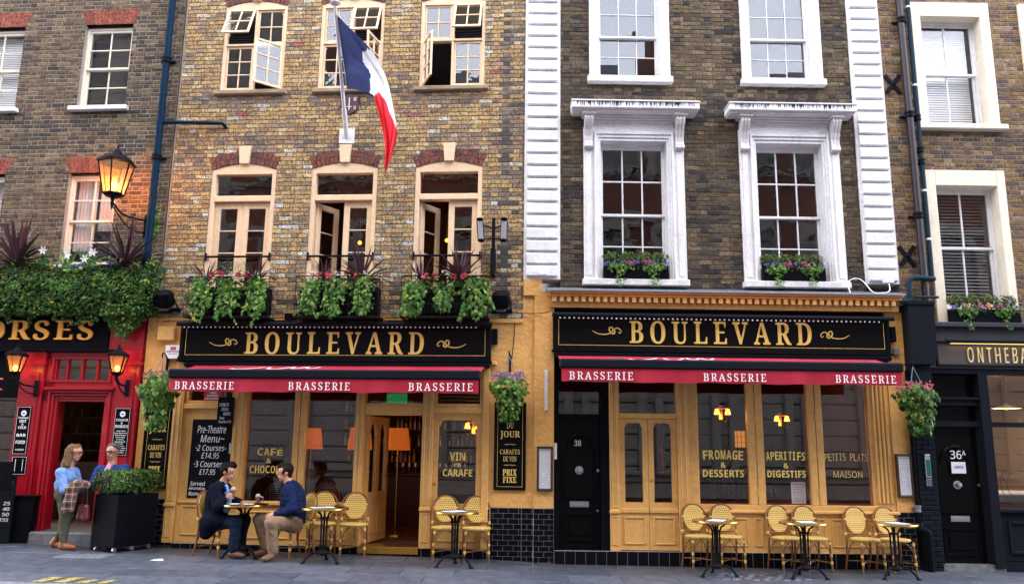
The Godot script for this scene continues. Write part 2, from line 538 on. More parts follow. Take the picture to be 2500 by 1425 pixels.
func brick_wall(root, f: Transform3D, u0, u1, v0, v1, holes: Array, tones: Array, pick: Callable, mortar, course, rough, tex_key, joint = 0.0095, depth_of_joint = 0.007):
	var wall = holder("brick_wall", root)
	var s = begin()
	var us = [u0, u1]
	var vs = [v0, v1]
	for h in holes:
		us.append_array([h.box[0], h.box[2]])
		vs.append_array([h.box[1], h.box[3]])
	us = us.filter(func(x): return x >= u0 and x <= u1)
	vs = vs.filter(func(x): return x >= v0 and x <= v1)
	us.sort()
	vs.sort()
	for i in us.size() - 1:
		for j in vs.size() - 1:
			if us[i + 1] - us[i] < 1e-4 or vs[j + 1] - vs[j] < 1e-4: continue
			var c = Vector2(us[i] + us[i + 1], vs[j] + vs[j + 1]) / 2
			var open = false
			for h in holes:
				if c.x > h.box[0] and c.x < h.box[2] and c.y > h.box[1] and c.y < h.box[3]: open = true
			if not open: bx(s, us[i], vs[j], -0.30, us[i + 1], vs[j + 1], -depth_of_joint)
	obj("mortar_bed", s, mortar, wall)
	var mats = []
	for t in tones:
		var m = mat("brick_tone", t, 0.92, 0, M[tex_key], 2.2, M.n_brick, 0.7 * rough)
		mats.append(m)
	var eye = f.affine_inverse() * Vector3(0, 1.647, 12.4)
	var list = []
	var cuts = []
	for h in holes: cuts.append_array(h.edges)
	var stretch = 0.2155
	var head = 0.1055
	var period = stretch + head + 2 * joint
	var row = 0
	var v: float = v0
	while v < v1 - 0.01:
		var vt: float = minf(v + course, v1)
		var splits = [v + joint / 2, vt - joint / 2]
		for cc in cuts:
			if cc > splits[0] + 0.004 and cc < splits[-1] - 0.004: splits.append(cc)
		splits.sort()
		for k in splits.size() - 1:
			var a: float = splits[k]
			var b: float = splits[k + 1]
			var spans = [Vector2(u0, u1)]
			for h in holes:
				var hs = h.span.call((a + b) / 2)
				if hs == null: continue
				var nxt = []
				for sp in spans:
					if hs.y <= sp.x or hs.x >= sp.y:
						nxt.append(sp)
						continue
					if hs.x > sp.x: nxt.append(Vector2(sp.x, hs.x))
					if hs.y < sp.y: nxt.append(Vector2(hs.y, sp.y))
				spans = nxt
			for sp in spans:
				var ph: float = -period * 2 + u0 + (period / 2 if row % 2 else 0.0)
				ph += floor((sp.x - ph) / period) * period
				while ph < sp.y:
					for part in 2:
						var x0: float = ph if part == 0 else ph + stretch + joint
						var x1: float = x0 + (stretch if part == 0 else head)
						x0 = maxf(x0, sp.x + 0.002)
						x1 = minf(x1, sp.y - 0.002)
						if x1 - x0 > 0.025: list.append([x0, x1, a, b])
					ph += period
		v += course
		row += 1
	var scored = []
	for e in list:
		var c = Vector3((e[0] + e[1]) / 2, (e[2] + e[3]) / 2, 0)
		var q = f * c
		var inside: bool = absf(q.x) < 8.2 and q.y < 9.1
		scored.append([-(e[1] - e[0]) * (e[3] - e[2]) / c.distance_squared_to(eye) if inside else 0.0, e])
	scored.sort_custom(func(p, q): return p[0] < q[0])
	var mm = MultiMesh.new()
	mm.transform_format = MultiMesh.TRANSFORM_3D
	mm.use_colors = true
	mm.mesh = brick_long
	mm.instance_count = maxi(0, scored.size() - 300)
	for i in scored.size():
		var e = scored[i][1]
		var w: float = e[1] - e[0]
		var hgt: float = e[3] - e[2]
		var c = Vector3((e[0] + e[1]) / 2, (e[2] + e[3]) / 2, rng.randf_range(-0.004, 0.003) * rough)
		var tilt = Basis.from_euler(Vector3(rng.randf_range(-1, 1), rng.randf_range(-1, 1), rng.randf_range(-0.5, 0.5)) * 0.014 * rough)
		var tone: int = pick.call(c.x, c.y)
		if i < 300:
			var long: bool = w > 0.155
			var o = MeshInstance3D.new()
			o.name = "brick"
			o.mesh = brick_long if long else brick_short
			o.material_override = mats[tone]
			wall.add_child(o, true)
			o.transform = Transform3D(tilt * Basis.from_scale(Vector3(w / (0.213 if long else 0.101), hgt / 0.0635, 1)), c)
		else:
			mm.set_instance_transform(i - 300, Transform3D(tilt * Basis.from_scale(Vector3(w / 0.213, hgt / 0.0635, 1)), c))
			var k = rng.randf_range(0.9, 1.1)
			var tc: Color = tones[tone].srgb_to_linear()
			mm.set_instance_color(i - 300, Color(tc.r * k, tc.g * k, tc.b * k))
	var mi = MultiMeshInstance3D.new()
	mi.name = "bricks"
	mi.multimesh = mm
	var base = mat("brick_many", Color.WHITE, 0.92, 0, M[tex_key], 2.2, M.n_brick, 0.7 * rough)
	base.vertex_color_use_as_albedo = true
	mi.material_override = base
	wall.add_child(mi)
	mi.set_meta("kind", "stuff")

# Voussoirs of a segmental arch in two rings, each brick a piece.
func arch_bricks(parent, c, spring, m):
	var cv: float = spring + 0.10 - 1.45
	for r in 2:
		var r0: float = 1.45 + r * 0.113
		var r1: float = r0 + 0.105
		var n = 15
		for k in n:
			var a0: float = lerpf(-0.374, 0.374, float(k) / n) + 0.004
			var a1: float = lerpf(-0.374, 0.374, float(k + 1) / n) - 0.004
			if r == 1:
				a0 += 0.012 if k > 0 else 0.0
				a1 += 0.012 if k < n - 1 else 0.0
			if absf(a0 + a1) / 2 < 0.052: continue
			var s = begin()
			var p = PackedVector2Array()
			for e in [[r0, a0], [r0, a1], [r1, a1], [r1, a0]]:
				p.append(Vector2(c + e[0] * sin(e[1]), cv + e[0] * cos(e[1])))
			var z = rng.randf_range(-0.002, 0.004)
			prism(s, p, -0.1, z)
			obj("arch_brick", s, m[rng.randi() % m.size()], parent)

# Gauged flat arch of tapering bricks.
func flat_arch_bricks(parent, u0, u1, v, rise, spread, m):
	var n = 15
	for k in n:
		var s = begin()
		var p = PackedVector2Array()
		for e in [[float(k) / n, 0.0, 0.002], [float(k + 1) / n, 0.0, -0.002], [float(k + 1) / n, 1.0, -0.002], [float(k) / n, 1.0, 0.002]]:
			p.append(Vector2(lerpf(u0 - spread * e[1], u1 + spread * e[1], e[0]) + e[2], v + rise * e[1]))
		prism(s, p, -0.1, rng.randf_range(-0.001, 0.003))
		obj("arch_brick", s, m[rng.randi() % m.size()], parent)

# Sash window: frame, rails, glazing bars as one joinery mesh, each pane a sub-part.
func sash(root, x0, y0, x1, y1, z, m, cols, rows_low, rows_up, meet, glass, bar = 0.022, stile = 0.05, called = "sash_window") -> Node3D:
	var w = holder(called, root)
	var s = begin()
	ring(s, x0, y0, x1, y1, stile * 0.8, z - 0.08, z + 0.03)
	var gx0: float = x0 + stile * 1.6
	var gx1: float = x1 - stile * 1.6
	for part in 2:
		var a: float = y0 + stile * 0.8 if part == 0 else meet - 0.02
		var b: float = meet + 0.02 if part == 0 else y1 - stile * 0.8
		var zz: float = z - 0.045 if part == 0 else z - 0.005
		if part == 0: zz = z - 0.045
		cbx(s, x0 + stile * 0.8, a, zz - 0.02, gx0, b, zz + 0.02, 0.004)
		cbx(s, gx1, a, zz - 0.02, x1 - stile * 0.8, b, zz + 0.02, 0.004)
		var lo: float = a + (0.055 if part == 0 else 0.04)
		var hi: float = b - (0.04 if part == 0 else 0.045)
		cbx(s, gx0, a, zz - 0.02, gx1, lo, zz + 0.02, 0.004)
		cbx(s, gx0, hi, zz - 0.02, gx1, b, zz + 0.02, 0.004)
		var rows: int = rows_low if part == 0 else rows_up
		for k in range(1, cols):
			var xx: float = lerpf(gx0, gx1, float(k) / cols)
			cbx(s, xx - bar / 2, lo, zz - 0.012, xx + bar / 2, hi, zz + 0.014, 0.004)
		for k in range(1, rows):
			var yy: float = lerpf(lo, hi, float(k) / rows)
			cbx(s, gx0, yy - bar / 2, zz - 0.0115, gx1, yy + bar / 2, zz + 0.0135, 0.004)
		for i in cols:
			for j in rows:
				var g = begin()
				var ax: float = lerpf(gx0, gx1, float(i) / cols)
				var bx_: float = lerpf(gx0, gx1, float(i + 1) / cols)
				var ay: float = lerpf(lo, hi, float(j) / rows)
				var by: float = lerpf(lo, hi, float(j + 1) / rows)
				var t = Vector2(rng.randf_range(-1, 1), rng.randf_range(-1, 1)) * 0.002
				for d in [0.0, -0.005]: quad(g, Vector3(ax, ay, zz - t.x - t.y + d), Vector3(bx_, ay, zz + t.x - t.y + d), Vector3(bx_, by, zz + t.x + t.y + d), Vector3(ax, by, zz - t.x + t.y + d))
				obj("pane", g, glass, w)
	obj("frame", s, m, w)
	return w

# A room behind the windows: five inner faces as one shell.
func room(called, parent, x0, y0, x1, y1, z0, z1, m) -> MeshInstance3D:
	var s = begin()
	bx(s, x0, y0, z0 - 0.1, x1, y1, z0)
	bx(s, x0 - 0.1, y0, z0, x0, y1, z1)
	bx(s, x1, y0, z0, x1 + 0.1, y1, z1)
	bx(s, x0, y0 - 0.1, z0, x1, y0, z1)
	bx(s, x0, y1, z0, x1, y1 + 0.1, z1)
	return obj(called, s, m, parent)

func plain_pane(parent, x0, y0, x1, y1, z, m, called = "pane") -> MeshInstance3D:
	var g = begin()
	for d in [0.0, -0.006]: quad(g, Vector3(x0, y0, z + d), Vector3(x1, y0, z + d), Vector3(x1, y1, z + d), Vector3(x0, y1, z + d))
	return obj(called, g, m, parent)

# ---------- ground and the far side of the street ----------
func slab_mesh(x0, x1, z0, z1, top_add, thick) -> ArrayMesh:
	var s = begin()
	var b = 0.004
	var y = func(x): return ground_y(x) + top_add
	var t = [Vector3(x0 + b, y.call(x0), z1 - b), Vector3(x1 - b, y.call(x1), z1 - b), Vector3(x1 - b, y.call(x1), z0 + b), Vector3(x0 + b, y.call(x0), z0 + b)]
	var e = [Vector3(x0, y.call(x0) - b, z1), Vector3(x1, y.call(x1) - b, z1), Vector3(x1, y.call(x1) - b, z0), Vector3(x0, y.call(x0) - b, z0)]
	quad(s, t[0], t[1], t[2], t[3])
	for i in 4:
		var j = (i + 1) % 4
		quad(s, e[i], e[j], t[j], t[i])
		quad(s, e[i] - Vector3(0, thick, 0), e[j] - Vector3(0, thick, 0), e[j], e[i])
	return s.commit()

func strip(s, x0, x1, z0, z1, add, step = 1.0):
	var x: float = x0
	while x < x1 - 1e-4:
		var n: float = minf(x + step, x1)
		quad(s, Vector3(x, ground_y(x) + add, z1), Vector3(n, ground_y(n) + add, z1), Vector3(n, ground_y(n) + add, z0), Vector3(x, ground_y(x) + add, z0))
		x = n

func build_ground():
	var s = begin()
	strip(s, -30, 30, -8, 2.86, -0.010)
	var pave = structure("pavement", s, M.joint)
	var kinds = ["slab_a", "slab_b", "slab_c"]
	var z = 2.85
	var row = 0
	while z > -1.3:
		var x = -10.5 + rng.randf_range(0, 0.5)
		while x < 10.5:
			var len_ = rng.randf_range(0.62, 0.95)
			put("paving_slab", slab_mesh(x + 0.003, x + len_ - 0.003, z - 0.575, z - 0.004, rng.randf_range(-0.0015, 0.0015), 0.012), M[kinds[rng.randi() % 3]], pave)
			x += len_
		z -= 0.58
		row += 1
	var k = begin()
	strip(k, -30, 30, 2.86, 3.0, -0.03)
	var kerb = structure("kerb", k, M.joint)
	var x = -30.0
	while x < 30:
		put("kerb_stone", slab_mesh(x + 0.004, x + 0.91, 2.862, 3.02, 0.001, 0.14), M.granite, kerb)
		x += 0.914
	var r = begin()
	strip(r, -60, 60, 3.0, 10.9, -0.125, 2.0)
	structure("road", r, M.asphalt)
	r = begin()
	strip(r, -60, 60, 10.9, 16, 0.0, 2.0)
	for i in 60:
		var a = -60.0 + i * 2
		quad(r, Vector3(a, ground_y(a) - 0.13, 10.9), Vector3(a + 2, ground_y(a + 2) - 0.13, 10.9), Vector3(a + 2, ground_y(a + 2), 10.9), Vector3(a, ground_y(a), 10.9))
	structure("far_pavement", r, M.slab_b)
	# trodden gum and specks on the slabs
	var gum = begin()
	for i in 150:
		var gx = rng.randf_range(-8.5, 8.5)
		var gz = rng.randf_range(-0.2, 2.8)
		var gr = rng.randf_range(0.008, 0.022)
		var gp = []
		for q in 7: gp.append(Vector3(gx + cos(TAU * q / 7) * gr * rng.randf_range(0.7, 1.2), ground_y(gx) + 0.0045, gz + sin(TAU * q / 7) * gr))
		for q in 7: otri(gum, Vector3(gx, ground_y(gx) + 0.0055, gz), gp[q], gp[(q + 1) % 7], Vector3.UP)
	obj("gum_spots", gum, mat("gum", lin(0.05, 0.052, 0.06), 0.8), pave).set_meta("kind", "stuff")
	var scrap = thing("paper_scrap", "crumpled white paper scrap lying on the pavement before the chalkboard bay", "litter", I, Vector3(-4.62, ground_y(-4.62), 1.0))
	s = begin()
	for q in 3: bx(s, -0.05, 0.001, -0.02, 0.05, 0.006, 0.02, Transform3D(Basis.from_euler(Vector3(0.2 * q, 0.5 * q, 0.15 - 0.1 * q)), Vector3(-4.62 + 0.03 * q, ground_y(-4.62) + 0.012, 1.0)))
	obj("paper", s, M.print_white, scrap)
	# yellow loading marks at the kerb
	var marks = Node3D.new()
	marks.name = "kerb_markings"
	add_child(marks)
	marks.set_meta("kind", "structure")
	for e in [[-5.24, 0.20], [-5.00, 0.20], [-4.74, 0.17], [-4.52, 0.14]]:
		var q = begin()
		var a: float = e[0]
		var w: float = e[1]
		var zt = 2.50 if w > 0.18 else 2.62
		quad(q, Vector3(a, ground_y(a) + 0.0055, 2.845), Vector3(a + w * 0.75, ground_y(a) + 0.0055, 2.845), Vector3(a + w * 0.75 + 0.06, ground_y(a) + 0.0055, zt), Vector3(a + 0.06, ground_y(a) + 0.0055, zt))
		put("yellow_mark", q.commit(), M.road_yellow, marks)
	# cast iron cover in the pavement
	var c = thing("manhole_cover", "worn metal access cover set in the pavement by the black planter", "manhole cover", I, Vector3(-5.7, ground_y(-5.7), 0.72))
	s = begin()
	cbx(s, -6.03, ground_y(-5.7) - 0.02, 0.55, -5.37, ground_y(-5.7) + 0.007, 0.95, 0.003)
	obj("frame", s, M.granite, c)
	s = begin()
	for i in 7:
		for j in 4:
			cbx(s, -5.99 + i * 0.088, ground_y(-5.7) + 0.004, 0.58 + j * 0.09, -5.93 + i * 0.088, ground_y(-5.7) + 0.013, 0.64 + j * 0.09, 0.003)
	obj("tread_pattern", s, M.lead, c)
	# pavement lights: small dark glass lenses in rows
	var pl = thing("pavement_light", "grid of small dark glass lenses set in the pavement under the bistro tables", "pavement light", I, Vector3(3.6, ground_y(3.6), 0.95))
	for i in 9:
		for j in 5:
			s = begin()
			var px = 2.95 + i * 0.135 + (0.06 if j % 2 else 0.0)
			var pz = 0.62 + j * 0.14
			cbx(s, px, ground_y(px) - 0.02, pz, px + 0.085, ground_y(px) + 0.006, pz + 0.075, 0.004)
			obj("lens", s, M.lead if (i + j) % 3 else M.slab_b, pl)

func build_street_opposite():
	var fo = Transform3D(Basis(Vector3.UP, PI), Vector3(0, 0, 14.8))
	var b = thing("terrace_building", "red brick and stone terrace across the street", "building", fo, Vector3(0, 0, 0))
	var s = begin()
	bx(s, -34, -0.5, -8, 13.0, 13.9, 0)
	obj("wall", s, M.opp_brick, b)
	for k in 11:
		s = begin()
		cbx(s, -34, 0.1 + k * 0.52, 0, 13.0, 0.58 + k * 0.52, 0.10, 0.03)
		obj("stone_course", s, M.opp_stone, b)
	for e in [[5.85, 6.25, 0.25], [9.35, 9.65, 0.15], [11.05, 11.25, 0.12], [13.9, 14.3, 0.4]]:
		s = begin()
		cbx(s, -34, e[0], 0, 13.0, e[1], e[2], 0.05)
		obj("cornice", s, M.opp_stone, b)
	s = begin()
	prism(s, PackedVector2Array([Vector2(0.2, 14.3), Vector2(-1.2, 15.8), Vector2(-7, 16.2), Vector2(-7, 14.3)]), -34, 13.0, Transform3D(Basis(Vector3(0, 0, 1), Vector3(0, 1, 0), Vector3(1, 0, 0)), Vector3.ZERO))
	var roof = obj("roof", s, M.opp_slate, b)
	for e in [-15.0, -6.5, 1.5, 8.6]:
		s = begin()
		bx(s, e, 14.5, -2.5, e + 1.4, 17.6, -1.6)
		for k in 3: lathe(s, [Vector2(0.0, 17.55), Vector2(0.12, 17.6), Vector2(0.1, 18.1), Vector2(0, 18.1)], 10, Transform3D(Basis.IDENTITY, Vector3(e + 0.3 + k * 0.4, 0, -2.05)))
		obj("chimney", s, M.opp_brick, roof)
	var sky_glass = mat("opp_glass", lin(0.015, 0.018, 0.02), 0.03)
	for st in [[6.5, 9.1, true], [11.4, 13.5, false], [1.0, 4.2, false]]:
		for i in 12:
			var c = -16.0 + i * 2.45
			var w = holder("window", b)
			s = begin()
			var half = 0.62 if st[0] > 2 else 0.8
			for sg in [-1, 1]:
				cbx(s, c + sg * (half + 0.14) - 0.14, st[0], 0, c + sg * (half + 0.14) + 0.14, st[1], 0.22, 0.03)
			if st[2]:
				var p = PackedVector2Array()
				for k in 9: p.append(Vector2(c - (half + 0.28) * cos(PI * k / 8), st[1] + 0.3 * sin(PI * k / 8)))
				for k in 9: p.append(Vector2(c + half * cos(PI * k / 8), st[1] + 0.12 * sin(PI * k / 8) - 0.08))
				prism(s, p, 0, 0.24)
			else:
				cbx(s, c - half - 0.3, st[1], 0, c + half + 0.3, st[1] + 0.25, 0.26, 0.03)
			cbx(s, c - half - 0.3, st[0] - 0.16, 0, c + half + 0.3, st[0], 0.24, 0.03)
			for k in 3: bx(s, c - half + k * half - 0.025, st[0], 0.02, c - half + k * half + 0.025, st[1], 0.08)
			bx(s, c - half, (st[0] + st[1]) / 2 - 0.03, 0.021, c + half, (st[0] + st[1]) / 2 + 0.03, 0.081)
			obj("surround", s, M.opp_stone, w)
			s = begin()
			quad(s, Vector3(c - half, st[0], 0.03), Vector3(c + half, st[0], 0.03), Vector3(c + half, st[1], 0.03), Vector3(c - half, st[1], 0.03))
			obj("pane", s, sky_glass, w)

	# a taller plain block beyond it, facing the pub
	b = thing("stone_block", "tall plain stone building across the street from the pub", "building", fo, Vector3(22, 0, 0))
	s = begin()
	bx(s, 13.02, -0.5, -8, 44, 20.0, 0.05)
	obj("wall", s, M.opp_stone, b)
	for k in 32:
		s = begin()
		cbx(s, 13.02, 0.2 + k * 0.6, 0.05, 27, 0.75 + k * 0.6, 0.12, 0.03)
		obj("stone_course", s, M.opp_stone, b)
	for st in [[6.5, 9.0], [11.0, 13.4], [15.2, 17.4]]:
		for i in 5:
			var c = 14.5 + i * 2.6
			s = begin()
			ring(s, c - 0.62, st[0], c + 0.62, st[1], 0.12, 0.12, 0.24, 0.02)
			bx(s, c - 0.5, st[0] + 0.12, 0.12, c + 0.5, st[1] - 0.12, 0.14)
			obj("window", s, sky_glass, b)

# ---------- the pub ----------
func venetian(parent, x0, y0, x1, y1, z, pitch, tilt, m):
	var n = int((y1 - y0) / pitch)
	var s = begin()
	bx(s, x0, -0.0015, -0.016, x1, 0.0015, 0.016, Transform3D(Basis(Vector3.RIGHT, tilt), Vector3.ZERO))
	var mesh = s.commit()
	for i in n:
		var o = put("slat", mesh, m, parent)
		o.position += Vector3(0, y1 - (i + 0.5) * pitch, z)

func build_pub():
	var b = thing("pub_building", "brown brick pub with glossy red ground floor joinery and flat red arches", "building", FA, Vector3(-2, 0.15, 0))
	var wins = [[-1.77, 7.27, -0.91, 8.80], [-3.74, 7.27, -2.88, 8.80], [-1.75, 4.50, -0.90, 6.10], [-3.74, 4.50, -2.88, 6.10]]
	var holes = []
	for w in wins: holes.append(flat_arch_hole(w[0], w[1], w[2], w[3], 0.27, 0.12))
	var tones = [lin(0.165, 0.105, 0.052), lin(0.115, 0.077, 0.044), lin(0.205, 0.137, 0.068), lin(0.082, 0.060, 0.045), lin(0.25, 0.175, 0.095), lin(0.155, 0.080, 0.052), lin(0.055, 0.043, 0.036), lin(0.29, 0.20, 0.105)]
	var nz = FastNoiseLite.new()
	nz.seed = 3
	nz.frequency = 0.7
	var pick = func(u, v):
		var d: float = nz.get_noise_2d(u, v * 1.5) + (0.35 if absf(v - 7.0) < 0.22 or absf(v - 6.75) < 0.2 else 0.0)
		var r = rng.randf()
		if r < 0.12 + d * 0.9: return [3, 6, 1, 3][rng.randi() % 4]
		return [0, 0, 1, 2, 2, 4, 5, 0, 7][rng.randi() % 9]
	brick_wall(b, FA, -4.6, -0.006, 3.66, 9.75, holes, tones, pick, M.mortar_pale, 0.0755, 1.0, "t_brick", 0.0105)
	var reds = [M.red_arch, tint_of(M.red_arch, lin(0.30, 0.06, 0.03)), tint_of(M.red_arch, lin(0.42, 0.095, 0.05))]
	for i in wins.size():
		var w = wins[i]
		var ah = holder("flat_arch", b)
		flat_arch_bricks(ah, w[0], w[2], w[3], 0.27, 0.12, reds)
		var sw = sash(b, w[0] - 0.01, w[1], w[2] + 0.01, w[3] - 0.03, -0.11, M.cream, 2, 2, 2, (w[1] + w[3]) / 2 - 0.02, M.glass_old)
		var s = begin()
		cbx(s, w[0] - 0.10, w[1] - 0.08, -0.1, w[2] + 0.08, w[1], 0.09, 0.01)
		obj("sill", s, M.white, sw)
		if i < 2: venetian(sw, w[0] + 0.08, w[1] + 0.08, w[2] - 0.06, w[3] - 0.1, -0.24, 0.035, 0.25 if i == 0 else 1.2, M.room_grey if i == 0 else M.plastic_white)
		else:
			for sd in [0, 1]:
				s = begin()
				var xa: float = w[0] + 0.04 if sd == 0 else w[2] - 0.40
				for k in 12:
					quad(s, Vector3(xa + k * 0.03, w[1] + 0.35 * sd + 0.3, -0.25 + 0.02 * (k % 2)), Vector3(xa + k * 0.03 + 0.03, w[1] + 0.35 * sd + 0.3, -0.25 + 0.02 * ((k + 1) % 2)), Vector3(xa + k * 0.03 + 0.03, w[3], -0.25 + 0.02 * ((k + 1) % 2)), Vector3(xa + k * 0.03, w[3], -0.25 + 0.02 * (k % 2)))
				obj("curtain", s, M.curtain, sw)
	room("upper_room", b, -4.5, 6.7, -0.15, 9.6, -6.5, -0.31, M.room_grey)
	room("first_room", b, -4.5, 3.7, -0.15, 6.5, -6.5, -0.31, M.room_dark)
	var s = begin()
	bx(s, -4.6, 9.75, -0.35, -0.006, 12.2, 0)
	obj("parapet", s, tint_of(M.mortar_brown, lin(0.16, 0.11, 0.07)), b)
	# red ground floor
	var f = holder("red_front", b)
	s = begin()
	bx(s, -1.72, 2.98, -0.3, -0.56, 3.12, 0.0)
	bx(s, -1.72, 2.30, -0.1, -0.56, 2.62, 0.02)
	bx(s, -1.72, 0.32, -0.3, -1.55, 2.98, 0.02)
	bx(s, -0.64, 0.32, -0.3, -0.56, 2.98, 0.02)
	obj("wall_panel", s, M.red_paint, f)
	for e in [[-2.12, -1.72], [-0.56, -0.14]]:
		s = begin()
		cbx(s, e[0], 0.30, -0.3, e[1], 3.12, 0.07, 0.012)
		if e[0] > -1: bx(s, -0.72, 3.12, -0.3, -0.15, 3.70, 0.02)
		cbx(s, e[0] + 0.06, 0.55, 0.07, e[1] - 0.06, 2.75, 0.09, 0.012)
		cbx(s, e[0] - 0.02, 0.28, -0.1, e[1] + 0.02, 0.46, 0.10, 0.015)
		cbx(s, e[0] - 0.02, 2.86, -0.1, e[1] + 0.02, 2.94, 0.11, 0.015)
		obj("pilaster", s, M.red_paint, f)
	s = begin()
	for k in 3:
		var o = 0.045 * k
		var zz = 0.10 - 0.03 * k
		cbx(s, -1.60 + o, 0.32, -0.05, -1.555 + o, 2.47 - o, zz, 0.010)
		cbx(s, -0.595 - o, 0.32, -0.05, -0.55 - o, 2.47 - o, zz, 0.010)
		cbx(s, -1.555 + o, 2.425 - o, -0.05, -0.595 - o, 2.47 - o, zz - 0.002, 0.010)
	cbx(s, -1.66, 2.47, -0.05, -0.50, 2.52, 0.14, 0.012)
	obj("door_architrave", s, M.red_paint, f)
	s = begin()
	ring(s, -1.62, 2.60, -0.62, 3.0, 0.035, -0.06, 0.05)
	for k in 3: cbx(s, -1.37 + k * 0.25 - 0.014, 2.635, -0.04, -1.37 + k * 0.25 + 0.014, 2.965, 0.03, 0.004)
	var fl = obj("fanlight", s, M.red_paint, f)
	for k in 4: plain_pane(f, -1.6 + k * 0.245, 2.62, -1.36 + k * 0.245, 2.98, -0.01, M.glass)
	s = begin()
	cbx(s, -1.95, 0.10, -0.3, -0.25, 0.325, 0.22, 0.02)
	obj("door_step", s, M.granite, f)
	# fascia with its lettering
	var fas = thing("fascia_sign", "black pub fascia with orange gilt letters under the ivy", "sign", FA, Vector3(-2.6, 3.12, 0.05))
	s = begin()
	cbx(s, -4.6, 3.12, -0.25, -0.724, 3.66, 0.05, 0.01)
	cbx(s, -4.6, 3.075, -0.1, -0.60, 3.118, 0.14, 0.012)
	obj("board", s, M.black_satin, fas)
	letters("HORSES", serif_bold, mat("gilt_orange", lin(0.85, 0.36, 0.045), 0.4, 0.2), fas, -3.30, 3.27, -0.98, 3.585, 0.05, 0.03, 0.06)
	# bar window at the left edge
	s = begin()
	bx(s, -4.6, 0.15, -0.1, -2.12, 0.95, -0.02)
	cbx(s, -4.6, 0.95, -0.1, -2.12, 1.02, 0.06, 0.01)
	obj("bar_front", s, M.black_satin, f)
	s = begin()
	bx(s, -4.6, 2.35, -0.1, -2.12, 3.12, -0.02)
	obj("bar_head", s, M.black_satin, f)
	s = begin()
	tube(s, [Vector3(-3.4, 2.75, 0.0), Vector3(-2.2, 2.62, 0.32)], 0.018, 6)
	tube(s, [Vector3(-3.4, 2.35, 0.0), Vector3(-2.2, 2.46, 0.32)], 0.018, 6)
	obj("awning_arm", s, M.red_paint, f)
	plain_pane(f, -4.6, 1.02, -2.12, 2.35, -0.05, M.glass)
	room("bar_room", b, -4.5, 0.30, -0.15, 3.05, -7.0, -0.32, M.room_dark)
	# bar glimpsed through the door: counter, shelves with bottles, small lights
	var bar = thing("pub_bar", "dark bar counter with bottles glimpsed through the red doorway", "bar counter", FA, Vector3(-1.4, 0.3, -2.2))
	s = begin()
	bx(s, -3.9, 0.3, -2.4, -0.3, 1.32, -2.1)
	obj("counter", s, M.dark_wood, bar)
	for k in 3:
		s = begin()
		bx(s, -3.9, 1.5 + k * 0.32, -3.6, -0.3, 1.53 + k * 0.32, -3.35)
		obj("shelf", s, M.dark_wood, bar)
	for k in 46:
		s = begin()
		var h = rng.randf_range(0.2, 0.28)
		var yb = 1.53 + (k % 3) * 0.32
		lathe(s, [Vector2(0.0, yb), Vector2(0.036, yb), Vector2(0.036, yb + h * 0.6), Vector2(0.014, yb + h * 0.78), Vector2(0.014, yb + h), Vector2(0, yb + h)], 8, Transform3D(Basis.IDENTITY, Vector3(-3.8 + k * 0.075, 0, -3.42)))
		obj("bottle", s, [M.brass, M.black_gloss, M.dark_wood, M.black_gloss][rng.randi() % 4], bar)
	lamp_globe("pub bar light", "small warm globe light above the pub bar", FA, Vector3(-1.35, 2.02, -2.6), 0.05, 0.12)
	lamp_globe("pub bar light", "small warm globe light above the pub bar", FA, Vector3(-0.95, 1.98, -2.9), 0.045, 0.12)
	lamp_globe("pub bar light", "small warm globe light above the pub bar", FA, Vector3(-1.15, 2.10, -3.1), 0.04, 0.06)
	lamp_globe("pub window light", "small warm globe light hanging behind the pub window", FA, Vector3(-2.6, 1.9, -0.8), 0.05, 0.2)

func lamp_globe(group_, label, f, at, r, energy):
	var t = thing("globe_light", label, "light", f, at, group_ + "s")
	var s = begin()
	sphere(s, at, Vector3.ONE * r, 12)
	obj("bulb", s, M.bulb_small, t)
	s = begin()
	tube(s, [at + Vector3(0, r, 0), at + Vector3(0, r + 0.5, 0)], 0.006, 5)
	obj("stem", s, M.brass, t)
	var l = OmniLight3D.new()
	l.name = "glow"
	l.light_color = Color(1.0, 0.62, 0.28)
	l.light_energy = energy
	l.omni_range = 8.0
	l.omni_attenuation = 2.0
	l.light_size = r
	l.shadow_enabled = true
	t.add_child(l)

